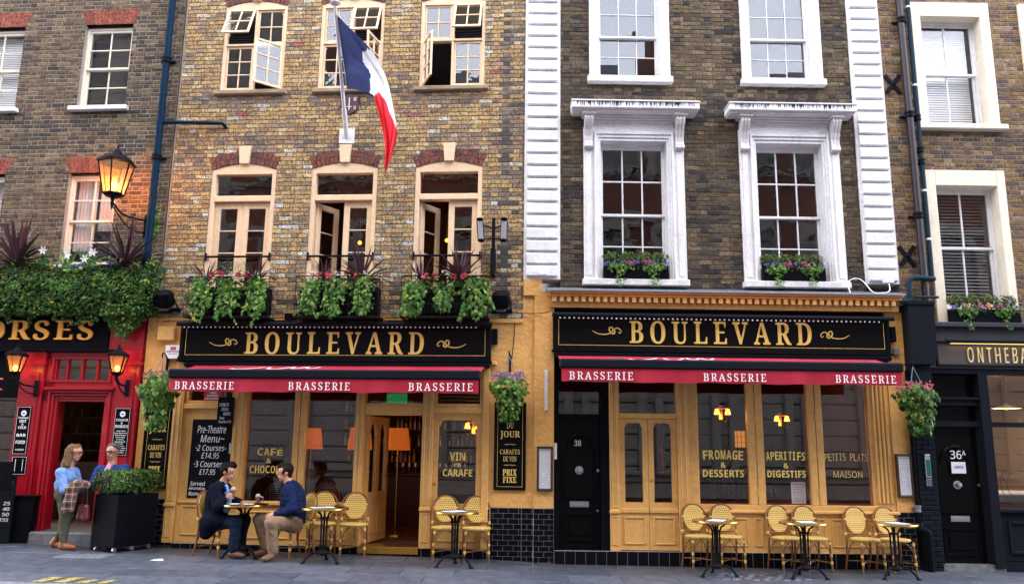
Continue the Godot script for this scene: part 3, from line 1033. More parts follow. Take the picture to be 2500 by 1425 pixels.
# ---------- the yellow brick house ----------
# A hinged or fixed glazed light in its own axes (0..w, 0..h), set by t.
func glazed_leaf(win, t: Transform3D, w, h, cols, rows, m, glass, stile = 0.035, thick = 0.03, called = "casement"):
	var s = begin()
	cbx(s, 0, 0, -thick / 2, stile, h, thick / 2, 0.004, t)
	cbx(s, w - stile, 0, -thick / 2, w, h, thick / 2, 0.004, t)
	cbx(s, stile, 0, -thick / 2, w - stile, stile * 1.2, thick / 2, 0.004, t)
	cbx(s, stile, h - stile, -thick / 2, w - stile, h, thick / 2, 0.004, t)
	var gy0: float = stile * 1.2
	var gy1: float = h - stile
	for k in range(1, cols):
		var x: float = lerpf(stile, w - stile, float(k) / cols)
		cbx(s, x - 0.010, gy0, -0.010, x + 0.010, gy1, 0.012, 0.003, t)
	for k in range(1, rows):
		var y: float = lerpf(gy0, gy1, float(k) / rows)
		cbx(s, stile, y - 0.010, -0.0095, w - stile, y + 0.010, 0.0115, 0.003, t)
	obj(called, s, m, win)
	for i in cols:
		for j in rows:
			var g = begin()
			var xa: float = lerpf(stile, w - stile, float(i) / cols)
			var xb: float = lerpf(stile, w - stile, float(i + 1) / cols)
			var ya: float = lerpf(gy0, gy1, float(j) / rows)
			var yb: float = lerpf(gy0, gy1, float(j + 1) / rows)
			var e = rng.randf_range(-0.0015, 0.0015)
			for d in [0.0, -0.005]: quad(g, t * Vector3(xa, ya, e + d), t * Vector3(xb, ya, -e + d), t * Vector3(xb, yb, d), t * Vector3(xa, yb, e + d))
			obj("pane", g, glass, win)

func arch_head(s, c, spring, half, bottom, z0, z1):
	var cv: float = spring + 0.10 - 1.45
	var p = PackedVector2Array([Vector2(c - half, bottom), Vector2(c + half, bottom)])
	for k in 11:
		var x: float = lerpf(half, -half, k / 10.0)
		p.append(Vector2(c + x, cv + sqrt(1.447 * 1.447 - x * x)))
	prism(s, p, z0, z1)

func build_left_house():
	var b = thing("stock_brick_house", "yellow stock brick house with segmental brick arches and cream keystones", "building", FB, Vector3(-2.9, 0.1, 0))
	H.left = b
	var cs = [-4.635, -2.945, -1.225]
	var holes = []
	for c in cs:
		holes.append(arched_hole(c, 3.86, 6.115))
		holes.append(arched_hole(c, 7.5, 9.06))
	var tones = [lin(0.681, 0.447, 0.191), lin(0.754, 0.560, 0.287), lin(0.550, 0.347, 0.152), lin(0.754, 0.668, 0.494), lin(0.431, 0.281, 0.160), lin(0.502, 0.313, 0.217), lin(0.311, 0.232, 0.182), lin(0.754, 0.754, 0.736), lin(0.209, 0.162, 0.125), lin(0.383, 0.295, 0.194), lin(0.114, 0.097, 0.084), lin(0.473, 0.153, 0.137)]
	var nz = FastNoiseLite.new()
	nz.seed = 9
	nz.frequency = 0.6
	var pick = func(u, v):
		var r = rng.randf()
		var n: float = nz.get_noise_2d(u * 1.3, v)
		if absf(u + 0.27 + 0.05 * n) < 0.10 and r < 0.75: return [8, 10, 6, 10][rng.randi() % 4]
		if u > -0.2 and r < 0.4: return [9, 4, 8, 6][rng.randi() % 4]
		if v > 6.28 and v < 6.72 and r < 0.55 + n: return [6, 9, 5, 8, 4][rng.randi() % 5]
		if v > 7.2 and v < 7.46 and r < 0.5 + n: return [9, 6, 4, 8][rng.randi() % 4]
		if n > 0.24 and r < 0.4: return [4, 9, 2, 9, 4][rng.randi() % 5]
		if v < 4.3 and r < 0.45: return [8, 9, 4, 10][rng.randi() % 4]
		if v > 4.3 and v < 5.5 and r < 0.18 + 0.3 * n: return [7, 3, 7, 9][rng.randi() % 4]
		if v < 5.6 and r < 0.3: return [9, 4, 2, 9][rng.randi() % 4]
		if r < 0.01: return 11
		if r < 0.05: return 5
		if r < 0.07: return 6
		return [0, 0, 1, 2, 2, 4, 0, 1, 2, 0, 9, 0, 4, 3, 0, 0][rng.randi() % 16]
	brick_wall(b, FB, -5.86, -0.004, 3.56, 9.75, holes, tones, pick, M.mortar_dark, 0.0728, 1.0, "t_brick")
	var dull = [M.red_arch_dull, tint_of(M.red_arch_dull, lin(0.27, 0.095, 0.065)), tint_of(M.red_arch_dull, lin(0.18, 0.065, 0.055)), tint_of(M.red_arch_dull, lin(0.30, 0.08, 0.05))]
	for c in cs:
		for sp in [6.115, 9.06]:
			var ah = holder("arch", b)
			arch_bricks(ah, c, sp, dull)
			var k = begin()
			prism(k, PackedVector2Array([Vector2(c - 0.075, sp + 0.095), Vector2(c + 0.075, sp + 0.095), Vector2(c + 0.10, sp + 0.395), Vector2(c - 0.10, sp + 0.395)]), -0.1, 0.045)
			obj("keystone", k, M.peach, ah)
	# upper casement windows
	for i in 3:
		var c: float = cs[i]
		var w = holder("casement_window", b)
		var s = begin()
		cbx(s, c - 0.553, 7.5, -0.12, c - 0.49, 9.07, -0.015, 0.006)
		cbx(s, c + 0.49, 7.5, -0.12, c + 0.553, 9.07, -0.015, 0.006)
		arch_head(s, c, 9.06, 0.545, 9.0, -0.12, -0.017)
		cbx(s, c - 0.49, 7.5, -0.12, c + 0.49, 7.54, -0.017, 0.005)
		cbx(s, c - 0.49, 8.335, -0.115, c + 0.49, 8.375, -0.02, 0.005)
		cbx(s, c - 0.02, 7.54, -0.112, c + 0.02, 9.0, -0.024, 0.005)
		obj("frame", s, M.peach, w)
		s = begin()
		cbx(s, c - 0.62, 7.43, -0.1, c + 0.62, 7.5, 0.07, 0.01)
		obj("sill", s, tint_of(M.mortar_tan, lin(0.36, 0.27, 0.18)), w)
		var hop = 0 if i == 0 else 1
		for side in 2:
			var x0: float = c - 0.49 if side == 0 else c + 0.02
			if side == hop:
				glazed_leaf(w, Transform3D(Basis(Vector3.RIGHT, -0.42), Vector3(x0, 9.0, -0.02)) * Transform3D(Basis.IDENTITY, Vector3(0, -0.6, 0)), 0.47, 0.6, 2, 2, M.peach, M.glass_old)
				s = begin()
				for q in 4: cbx(s, x0, 8.385 + q * 0.045, -0.10, x0 + 0.47, 8.41 + q * 0.045, -0.075, 0.004)
				obj("louvre", s, M.black_iron, w)
			else:
				glazed_leaf(w, Transform3D(Basis.IDENTITY, Vector3(x0, 8.375, -0.06)), 0.47, 0.625, 2, 2, M.peach, M.glass_old)
			var ang = 0.0
			if i == 0 and side == 1: ang = 0.72
			if i == 1 and side == 1: ang = 1.35
			if i == 2 and side == 0: ang = -1.1
			var t = Transform3D(Basis.IDENTITY, Vector3(x0, 7.54, -0.06))
			if ang > 0: t = Transform3D(Basis(Vector3.UP, ang), Vector3(x0 + 0.47, 7.54, -0.03)) * Transform3D(Basis.IDENTITY, Vector3(-0.47, 0, 0))
			if ang < 0: t = Transform3D(Basis(Vector3.UP, ang), Vector3(x0, 7.54, -0.03))
			glazed_leaf(w, t, 0.47, 0.79, 2, 3, M.peach, M.glass_old)
	# french windows
	for i in 3:
		var c: float = cs[i]
		var w = holder("french_window", b)
		var s = begin()
		cbx(s, c - 0.553, 3.86, -0.14, c - 0.475, 6.12, -0.012, 0.006)
		cbx(s, c + 0.475, 3.86, -0.14, c + 0.553, 6.12, -0.012, 0.006)
		arch_head(s, c, 6.115, 0.545, 6.04, -0.14, -0.014)
		cbx(s, c - 0.475, 5.57, -0.14, c + 0.475, 5.67, -0.008, 0.008)
		obj("frame", s, M.peach, w)
		plain_pane(w, c - 0.475, 5.67, c + 0.475, 6.04, -0.08, M.glass_old, "transom_pane")
		for side in 2:
			var t = Transform3D(Basis.IDENTITY, Vector3(c - 0.475 if side == 0 else c, 3.86, -0.10))
			if side == 0 and i > 0: t = Transform3D(Basis(Vector3.UP, 1.02), Vector3(c - 0.47, 3.86, -0.12))
			glazed_leaf(w, t, 0.474, 1.70, 1, 4, M.peach, M.glass_old, 0.095, 0.04, "door_leaf")
		s = begin()
		tube(s, [Vector3(c - 0.53, 4.635, 0.02), Vector3(c + 0.53, 4.635, 0.02)], 0.018, 8)
		for sg in [-1, 1]: cbx(s, c + sg * 0.53 - 0.01, 4.57, -0.02, c + sg * 0.53 + 0.01, 4.70, 0.035, 0.003)
		obj("guard_rail", s, M.black_iron, w)
	room("upper_room", b, -5.7, 6.9, -0.2, 9.65, -6.5, -0.31, M.room_grey)
	room("first_floor_room", b, -5.7, 3.8, -0.2, 6.4, -3.5, -0.31, M.room_warm)
	var s = begin()
	bx(s, -5.86, 9.75, -0.35, -0.004, 12.6, 0)
	obj("parapet", s, tint_of(M.mortar_brown, lin(0.40, 0.27, 0.11)), b)
	s = begin()
	bx(s, -5.875, 3.56, -0.1, -5.855, 9.75, 0.012)
	obj("party_line", s, tint_of(M.mortar_tan, lin(0.33, 0.24, 0.20)), b)
	lamp_globe("first floor light", "warm globe light hanging in the room above the left sign", FB, Vector3(-3.02, 5.22, -1.4), 0.035, 0.2)
	lamp_globe("first floor light", "warm globe light hanging in the room above the left sign", FB, Vector3(-1.42, 5.20, -1.2), 0.035, 0.2)

# ---------- the brown brick house with white quoins ----------
func build_right_house():
	var b = thing("quoined_house", "dark weathered brick house with white banded quoins and hooded sash windows", "building", FC, Vector3(3.3, 0, 0))
	H.right = b
	var holes = [rect_hole(1.50, 4.26, 2.64, 6.56), rect_hole(4.02, 4.26, 5.16, 6.56), rect_hole(1.40, 7.66, 2.66, 9.75), rect_hole(3.93, 7.66, 5.18, 9.75)]
	var tones = [lin(0.20, 0.14, 0.082), lin(0.15, 0.11, 0.070), lin(0.22, 0.15, 0.075), lin(0.10, 0.078, 0.062), lin(0.29, 0.20, 0.105), lin(0.40, 0.285, 0.165), lin(0.050, 0.042, 0.040), lin(0.17, 0.088, 0.06)]
	var nz = FastNoiseLite.new()
	nz.seed = 5
	nz.frequency = 0.55
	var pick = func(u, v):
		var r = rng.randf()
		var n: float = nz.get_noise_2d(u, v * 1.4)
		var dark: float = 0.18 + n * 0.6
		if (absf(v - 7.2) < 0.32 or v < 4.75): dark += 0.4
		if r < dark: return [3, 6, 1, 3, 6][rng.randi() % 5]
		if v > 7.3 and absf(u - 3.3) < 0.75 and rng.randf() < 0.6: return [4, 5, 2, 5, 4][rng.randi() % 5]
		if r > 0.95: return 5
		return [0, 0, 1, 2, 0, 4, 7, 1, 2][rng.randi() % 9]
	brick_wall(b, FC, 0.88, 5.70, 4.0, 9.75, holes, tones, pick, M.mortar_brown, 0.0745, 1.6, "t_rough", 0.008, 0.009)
	# quoin strips of raised blocks
	for q in [[0.31, 0.885], [5.69, 6.22]]:
		var h = holder("quoin_strip", b)
		var s = begin()
		bx(s, q[0], 4.25, -0.30, q[1], 9.75, 0.03)
		obj("backing", s, M.white, h)
		var k = 0
		while 4.29 + k * 0.2035 < 9.7:
			s = begin()
			var y = 4.29 + k * 0.2035
			var p = PackedVector2Array([Vector2(0.03, y), Vector2(0.075, y + 0.0), Vector2(0.085, y + 0.012), Vector2(0.085, y + 0.145), Vector2(0.055, y + 0.172), Vector2(0.03, y + 0.172)])
			prism(s, p, q[0] + 0.045, q[1] - 0.045, Transform3D(Basis(Vector3(0, 0, 1), Vector3(0, 1, 0), Vector3(1, 0, 0)), Vector3.ZERO))
			obj("quoin_block", s, M.white, h)
			k += 1
	# sash windows
	for c in [2.07, 4.59]:
		var w = sash(b, c - 0.56, 4.26, c + 0.56, 6.55, -0.17, M.white, 3, 2, 2, 5.36, M.glass_old, 0.024)
		var s = begin()
		for sg in [-1, 1]:
			var xo: float = c + sg * 0.81
			cbx(s, minf(xo, xo - sg * 0.17), 4.26, -0.02, maxf(xo, xo - sg * 0.17), 6.78, 0.045, 0.008)
			cbx(s, c + sg * 0.725 - 0.045, 4.32, 0.045, c + sg * 0.725 + 0.045, 6.40, 0.058, 0.006)
			for st in 3:
				var x1: float = c + sg * (0.64 - st * 0.035)
				cbx(s, minf(x1, x1 - sg * 0.035), 4.26, -0.15, maxf(x1, x1 - sg * 0.035), 6.70 - st * 0.05, 0.085 - st * 0.025, 0.005)
		for st in 3:
			var xx: float = 0.64 - st * 0.035
			cbx(s, c - xx, 6.65 - st * 0.05, -0.149, c + xx, 6.70 - st * 0.05, 0.083 - st * 0.025, 0.005)
		cbx(s, c - 0.66, 6.70, -0.02, c + 0.66, 6.96, 0.035, 0.006)
		for st in 3: cbx(s, c - 0.66, 6.86 + st * 0.035, 0.03, c + 0.66, 6.893 + st * 0.035, 0.06 + st * 0.03, 0.008)
		obj("architrave", s, M.white, w)
		# scroll brackets
		for sg in [-1, 1]:
			s = begin()
			var xc: float = c + sg * 0.735
			var p = PackedVector2Array([Vector2(0.04, 6.92), Vector2(0.22, 6.92), Vector2(0.235, 6.86), Vector2(0.20, 6.79), Vector2(0.14, 6.70), Vector2(0.105, 6.60), Vector2(0.10, 6.52), Vector2(0.125, 6.47), Vector2(0.12, 6.41), Vector2(0.085, 6.38), Vector2(0.04, 6.40)])
			for lo in [[-0.068, -0.03], [-0.019, 0.019], [0.03, 0.068]]:
				prism(s, p, xc + lo[0], xc + lo[1], Transform3D(Basis(Vector3(0, 0, 1), Vector3(0, 1, 0), Vector3(1, 0, 0)), Vector3.ZERO))
			var p2 = PackedVector2Array()
			for v in p: p2.append(Vector2(lerpf(0.04, v.x, 0.85), v.y))
			prism(s, p2, xc - 0.060, xc + 0.060, Transform3D(Basis(Vector3(0, 0, 1), Vector3(0, 1, 0), Vector3(1, 0, 0)), Vector3.ZERO))
			tube(s, [Vector3(xc - 0.072, 6.43, 0.10), Vector3(xc + 0.072, 6.43, 0.10)], 0.036, 10)
			tube(s, [Vector3(xc - 0.076, 6.86, 0.17), Vector3(xc + 0.076, 6.86, 0.17)], 0.05, 12)
			cbx(s, xc - 0.11, 6.92, 0.0, xc + 0.11, 6.965, 0.26, 0.01)
			obj("bracket", s, M.white_worn, w)
		s = begin()
		cbx(s, c - 1.0, 6.965, 0.0, c + 1.0, 6.99, 0.28, 0.008)
		cbx(s, c - 1.02, 6.99, 0.0, c + 1.02, 7.10, 0.33, 0.012)
		cbx(s, c - 1.03, 7.10, 0.0, c + 1.03, 7.125, 0.345, 0.006)
		obj("hood", s, M.white, w)
		s = begin()
		# streaks of black grime run down the hood's front edge
		for k in 170:
			var x: float = c + rng.randf_range(-0.95, 0.93)
			var wd = rng.randf_range(0.004, 0.017)
			var ln = rng.randf_range(0.02, 0.085)
			quad(s, Vector3(x, 7.096 - ln, 0.332), Vector3(x + wd * 0.5, 7.096 - ln, 0.332), Vector3(x + wd, 7.096, 0.332), Vector3(x, 7.096, 0.332))
		var st_ = obj("soot_streaks", s, mat("soot", lin(0.03, 0.028, 0.028), 0.95), w)
		st_.set_meta("kind", "stuff")
		s = begin()
		cbx(s, c - 0.84, 4.155, -0.15, c + 0.83, 4.258, 0.13, 0.012)
		obj("sill", s, M.white_worn, w)
	for c in [2.03, 4.555]:
		var w = sash(b, c - 0.515, 7.70, c + 0.515, 9.72, -0.15, M.white, 3, 2, 3, 8.46, M.glass, 0.016, 0.035)
		var s = begin()
		for sg in [-1, 1]:
			var xa: float = c + sg * 0.665
			cbx(s, minf(xa, xa - sg * 0.10), 7.66, -0.02, maxf(xa, xa - sg * 0.10), 9.74, 0.06, 0.008)
			cbx(s, minf(xa - sg * 0.10, xa - sg * 0.15), 7.66, -0.2, maxf(xa - sg * 0.10, xa - sg * 0.15), 9.74, 0.035, 0.006)
		obj("architrave", s, M.white, w)
		s = begin()
		cbx(s, c - 0.70, 7.545, -0.15, c + 0.70, 7.66, 0.11, 0.012)
		obj("sill", s, M.white_worn, w)
	room("upper_room", b, 0.95, 7.3, 5.65, 9.7, -6.5, -0.31, M.room_grey)
	room("first_floor_room", b, 0.95, 4.1, 5.65, 6.9, -6.5, -0.31, M.room_dark)
	var s = begin()
	bx(s, 0.31, 9.75, -0.35, 6.22, 12.4, 0.0)
	obj("parapet", s, tint_of(M.mortar_brown, lin(0.14, 0.105, 0.07)), b)

# ---------- the house at the right edge ----------
func build_end_house():
	var b = thing("end_house", "tan brick house with plain cream window surrounds above a dark shop", "building", FC, Vector3(7.9, 0, 0))
	H.end = b
	var holes = [rect_hole(6.90, 6.94, 7.94, 8.86), rect_hole(6.91, 3.86, 7.94, 5.90), rect_hole(8.74, 6.94, 9.6, 8.86)]
	var tones = [lin(0.32, 0.19, 0.07), lin(0.24, 0.145, 0.065), lin(0.38, 0.24, 0.10), lin(0.18, 0.115, 0.07), lin(0.13, 0.095, 0.075), lin(0.29, 0.15, 0.10), lin(0.42, 0.29, 0.16)]
	var pick = func(u, v):
		var r = rng.randf()
		if v < 6.85 and v > 6.2 and r < 0.5: return [4, 3, 4, 1][rng.randi() % 4]
		if v < 4.6 and r < 0.4: return [4, 3][rng.randi() % 2]
		return [0, 0, 1, 2, 3, 1, 5, 6, 4, 0][rng.randi() % 10]
	brick_wall(b, FC, 6.23, 9.6, 3.62, 9.75, holes, tones, pick, M.mortar_tan, 0.0738, 1.0, "t_brick")
	for e in [[6.765, 6.92, 8.085, 9.10, 6.92, 7.925, 8.84], [6.765, 3.62, 8.055, 6.14, 6.925, 7.92, 5.88], [8.60, 6.92, 9.7, 9.10, 8.76, 9.6, 8.84]]:
		var s = begin()
		cbx(s, e[0], e[1], -0.20, e[4], e[3], 0.05, 0.008)
		cbx(s, e[5], e[1], -0.20, e[2], e[3], 0.05, 0.008)
		cbx(s, e[4], e[6], -0.20, e[5], e[3], 0.048, 0.008)
		var y0: float = maxf(e[1], 3.88)
		var w = sash(b, e[4], y0 + 0.02, e[5], e[6], -0.19, M.white, 2, 1, 1, lerpf(y0, e[6], 0.51), M.glass, 0.026, 0.04)
		obj("surround", s, M.cream, w)
		if e[1] > 5:
			s = begin()
			cbx(s, e[0] - 0.07, 6.82, -0.1, e[2] + 0.09, 6.92, 0.12, 0.02)
			obj("sill", s, M.cream, w)
		venetian(w, e[4] + 0.06, y0 + 0.06, e[5] - 0.05, e[6] - 0.06, -0.36, 0.042 if e[1] > 5 else 0.055, 1.42 if e[1] > 5 else 0.35, M.plastic_white)
	room("upper_room", b, 6.3, 6.5, 9.5, 9.6, -6.5, -0.31, M.room_grey)
	room("first_floor_room", b, 6.3, 3.65, 9.5, 6.4, -6.5, -0.31, M.room_dark)
	var s = begin()
	bx(s, 6.22, 9.75, -0.35, 9.6, 12.0, 0.0)
	obj("parapet", s, tint_of(M.mortar_brown, lin(0.26, 0.17, 0.08)), b)
	# dark shopfront
	var f = holder("dark_front", b)
	s = begin()
	cbx(s, 6.62, 3.56, -0.1, 9.6, 3.64, 0.20, 0.015)
	cbx(s, 6.64, 3.34, -0.1, 9.6, 3.56, 0.12, 0.01)
	obj("cornice", s, tint_of(M.navy_paint, lin(0.05, 0.05, 0.06)), f)
	s = begin()
	bx(s, 6.52, 2.86, -0.25, 9.6, 2.94, 0.05)
	bx(s, 6.52, 0.0, -0.25, 6.565, 2.86, 0.02)
	bx(s, 7.30, 0.0, -0.25, 7.44, 2.86, 0.06)
	bx(s, 6.565, 2.06, -0.2, 7.30, 2.14, -0.02)
	bx(s, 6.565, 2.38, -0.2, 7.30, 2.46, 0.0)
	cbx(s, 6.565, 2.46, -0.2, 7.30, 2.50, 0.04, 0.01)
	obj("framing", s, M.navy_paint, f)
	s = begin()
	bx(s, 6.565, 2.14, -0.2, 7.30, 2.38, -0.12)
	bx(s, 6.565, 2.50, -0.2, 7.30, 2.86, -0.12)
	obj("overdoor_panel", s, M.black_gloss, f)
	s = begin()
	bx(s, 7.44, -0.1, -0.25, 9.6, 0.10, 0.0)
	cbx(s, 7.44, 0.10, -0.2, 9.6, 0.80, 0.0, 0.01)
	ring(s, 7.56, 0.2, 8.9, 0.68, 0.05, 0.0, 0.03, 0.01)
	cbx(s, 7.42, 0.80, -0.2, 9.6, 0.86, 0.07, 0.012)
	obj("stall_riser", s, M.navy_paint, f)
	s = begin()
	bx(s, 7.44, 2.06, -0.1, 9.6, 2.13, 0.0)
	bx(s, 8.75, 0.86, -0.1, 8.85, 2.86, 0.002)
	obj("glazing_bar", s, M.navy_paint, f)
	plain_pane(f, 7.44, 0.86, 9.6, 2.06, -0.05, M.glass, "shop_pane")
	plain_pane(f, 7.44, 2.13, 9.6, 2.86, -0.05, M.glass, "shop_pane")
	room("shop_room", b, 7.42, 0.1, 9.5, 2.95, -4.0, -0.26, mat("shop_wall", lin(0.42, 0.32, 0.22), 0.9))
	# door
	var d = holder("black_door", b)
	panel_door(d, 6.57, 7.29, 0.05, 2.06, -0.13)
	s = begin()
	bx(s, 6.50, -0.12, -0.25, 7.46, 0.05, 0.03)
	obj("threshold", s, M.granite, d)
	letters("36", sans, M.print_white, d, 6.84, 1.575, 7.01, 1.70, -0.085, 0.006, 0.0, "door_number")
	letters("A", serif, M.print_white, d, 7.02, 1.635, 7.075, 1.705, -0.085, 0.006, 0.0, "door_number")
	s = begin()
	cbx(s, 6.84, 1.36, -0.088, 7.06, 1.53, -0.078, 0.002)
	var np = obj("name_plate", s, M.paper, d)
	words("plate_lettering", "CAPITA", sans_bold, mat("ink_blue", lin(0.02, 0.08, 0.35), 0.6), d, 6.88, 1.435, 7.02, 1.475, -0.0765, 0.002)
	# shop interior: counter, lamps
	var cn = thing("shop_counter", "pale counter with white boxes behind the end shop window", "counter", FC, Vector3(8.2, 0.1, -1.5))
	s = begin()
	cbx(s, 7.5, 0.1, -1.8, 9.3, 1.0, -1.2, 0.01)
	obj("base", s, M.dark_wood, cn)
	s = begin()
	cbx(s, 7.48, 1.0, -1.85, 9.32, 1.05, -1.15, 0.01)
	obj("worktop", s, M.plastic_white, cn)
	s = begin()
	cbx(s, 7.55, 1.05, -1.5, 7.85, 1.32, -1.3, 0.005)
	obj("box", s, M.plastic_white, cn)
	for e in [[7.75, 2.42], [8.35, 2.40]]:
		var t = thing("pendant_lamp", "pale dish pendant lamp behind the end shop window", "lamp", FC, Vector3(e[0], e[1], -1.0), "end shop pendants")
		s = begin()
		lathe(s, [Vector2(0.02, e[1] + 0.07), Vector2(0.05, e[1] + 0.05), Vector2(0.22, e[1]), Vector2(0.215, e[1] - 0.005), Vector2(0.04, e[1] + 0.04)], 20, Transform3D(Basis.IDENTITY, Vector3(e[0], 0, -1.0)))
		obj("lamp_shade", s, M.plastic_white, t)
		s = begin()
		sphere(s, Vector3(e[0], e[1] + 0.01, -1.0), Vector3.ONE * 0.035, 10)
		obj("bulb", s, M.bulb_small, t)
		s = begin()
		tube(s, [Vector3(e[0], e[1] + 0.06, -1.0), Vector3(e[0], 2.95, -1.0)], 0.006, 5)
		obj("cord", s, M.black_iron, t)
		var l = OmniLight3D.new()
		l.light_color = Color(1.0, 0.85, 0.65)
		l.light_energy = 0.8
		l.omni_range = 8.0
		l.omni_attenuation = 2.0
		l.light_size = 0.03
		l.shadow_enabled = true
		l.name = "glow"
		t.add_child(l)
		l.position = Vector3(0, 0.01, 0)

# Black six-foot front door with an arched upper panel, knob, letter plate and raised lower panel.
func panel_door(d, x0, x1, y0, y1, z):
	var s = begin()
	var c: float = (x0 + x1) / 2
	cbx(s, x0, y0, z - 0.04, x1, y1, z, 0.004)
	# raised mouldings
	var hw: float = (x1 - x0) / 2 - 0.10
	ring(s, c - hw - 0.03, y0 + 0.10, c + hw + 0.03, y0 + 0.52, 0.045, z, z + 0.02, 0.012)
	cbx(s, c - hw + 0.06, y0 + 0.19, z, c + hw - 0.06, y0 + 0.43, z + 0.018, 0.016)
	cbx(s, c - hw - 0.02, y0 + 0.72, z, c + hw + 0.02, y0 + 0.75, z + 0.022, 0.008)
	cbx(s, c - hw - 0.03, y0 + 0.76, z, c - hw + 0.01, y0 + 1.45, z + 0.018, 0.010)
	cbx(s, c + hw - 0.01, y0 + 0.76, z, c + hw + 0.03, y0 + 1.45, z + 0.018, 0.010)
	var pts = []
	for k in 17:
		var a = PI * k / 16
		pts.append(Vector3(c - (hw - 0.04) * cos(a), y0 + 1.47 + (hw - 0.02) * sin(a), z + 0.006))
	tube(s, pts, 0.030, 8)
	obj("door_leaf", s, M.black_gloss, d)
	s = begin()
	lathe(s, [Vector2(0.0, 0.0), Vector2(0.062, 0.0), Vector2(0.062, 0.008), Vector2(0.03, 0.016), Vector2(0.022, 0.04), Vector2(0.042, 0.06), Vector2(0.036, 0.078), Vector2(0.0, 0.086)], 18, Transform3D(Basis(Vector3.RIGHT, PI / 2), Vector3(c, y0 + 1.14, z)))
	obj("knob", s, M.steel, d)
	s = begin()
	cbx(s, c - 0.145, y0 + 0.60, z, c + 0.145, y0 + 0.685, z + 0.012, 0.004)
	cbx(s, c - 0.105, y0 + 0.62, z + 0.012, c + 0.105, y0 + 0.665, z + 0.017, 0.004)
	obj("letter_plate", s, M.steel, d)
	s = begin()
	lathe(s, [Vector2(0.0, 0.0), Vector2(0.022, 0.0), Vector2(0.022, 0.012), Vector2(0.0, 0.014)], 14, Transform3D(Basis(Vector3.RIGHT, PI / 2), Vector3(x1 - 0.03, y0 + 1.14, z)))
	obj("lock", s, M.steel, d)

# ---------- shopfronts ----------
func tiling(parent, x0, x1, y0, y1, z, tw, th, stagger, g = 0.0035, called = "tile"):
	var h = holder("tiling", parent)
	var s = begin()
	bx(s, x0, y0, z - 0.05, x1, y1, z - 0.003)
	obj("grout", s, M.grout, h)
	var y: float = y1
	var row = 0
	while y > y0 + 0.01:
		var yb: float = maxf(y - th, y0)
		var x: float = x0 - (tw / 2 if stagger and row % 2 else 0.0)
		while x < x1 - 0.01:
			var a: float = maxf(x, x0) + g / 2
			var b: float = minf(x + tw, x1) - g / 2
			if b - a > 0.01:
				s = begin()
				cbx(s, a, yb + g / 2, z - 0.02, b, y - g / 2, z + rng.randf_range(-0.0006, 0.0006), 0.002)
				obj(called, s, M.tile, h)
			x += tw
		y -= th
		row += 1

func sunk_panel(s, x0, y0, x1, y1, z, t = 0.03):
	ring(s, x0, y0, x1, y1, t, z, z + 0.018, 0.008)

func post(parent, x0, x1, y0, y1, z, m, called = "pilaster"):
	var s = begin()
	cbx(s, x0, y0, -0.15, x1, y1, z, 0.006)
	var w: float = x1 - x0
	if w > 0.12:
		ring(s, x0 + w * 0.2, y0 + 0.62, x1 - w * 0.2, y1 - 0.1, 0.018, z, z + 0.012, 0.005)
		ring(s, x0 + w * 0.2, y0 + 0.08, x1 - w * 0.2, y0 + 0.5, 0.018, z, z + 0.012, 0.005)
		cbx(s, x0 - 0.008, y0 + 0.53, -0.1, x1 + 0.008, y0 + 0.585, z + 0.03, 0.012)
	return obj(called, s, m, parent)

# A rounded-shoulder outline, like the glazed panels of the doors.
func shouldered(x0, y0, x1, y1, r) -> PackedVector2Array:
	var p = PackedVector2Array([Vector2(x0, y0), Vector2(x1, y0), Vector2(x1, y1 - r)])
	for k in 5: p.append(Vector2(x1 - r * 0.25 - r * 0.75 * (1 - cos(PI / 2 * k / 4)), y1 - r + r * sin(PI / 2 * k / 4)))
	for k in 5: p.append(Vector2(x0 + r * 0.25 + r * 0.75 * (1 - sin(PI / 2 * k / 4)), y1 - r + r * cos(PI / 2 * k / 4)))
	p.append(Vector2(x0, y1 - r))
	return p

# A board with one shouldered opening cut through it.
func holed_board(s, x0, y0, x1, y1, hole: PackedVector2Array, z0, z1, t: Transform3D = Transform3D.IDENTITY):
	var lo = hole[0]
	var hi = Vector2(hole[1].x, hole[4].y)
	var top = -1e9
	for q in hole: top = maxf(top, q.y)
	bx(s, x0, y0, z0, lo.x, y1, z1, t)
	bx(s, hi.x, y0, z0, x1, y1, z1, t)
	bx(s, lo.x, y0, z0, hi.x, lo.y, z1, t)
	bx(s, lo.x, top, z0, hi.x, y1, z1, t)
	# fill the two shoulders
	var cx = (lo.x + hi.x) / 2
	for sd in [-1, 1]:
		var pl = PackedVector2Array([Vector2(lo.x if sd < 0 else hi.x, top)])
		var arc = []
		for q in hole:
			if q.y > lo.y + 0.01 and (q.x - cx) * sd > 0: arc.append(q)
		if sd > 0: arc.reverse()
		if sd < 0: arc.sort_custom(func(a, b): return a.x > b.x or (a.x == b.x and a.y > b.y))
		else: arc.sort_custom(func(a, b): return a.x < b.x or (a.x == b.x and a.y > b.y))
		for q in arc: pl.append(q)
		prism(s, pl, z0, z1, t)

func gold_words(text, font, parent, x0, y0, x1, y1, z, m = null):
	return words("window_lettering", text, font, m if m else M.gold_flat, parent, x0, y0, x1, y1, z, 0.002)

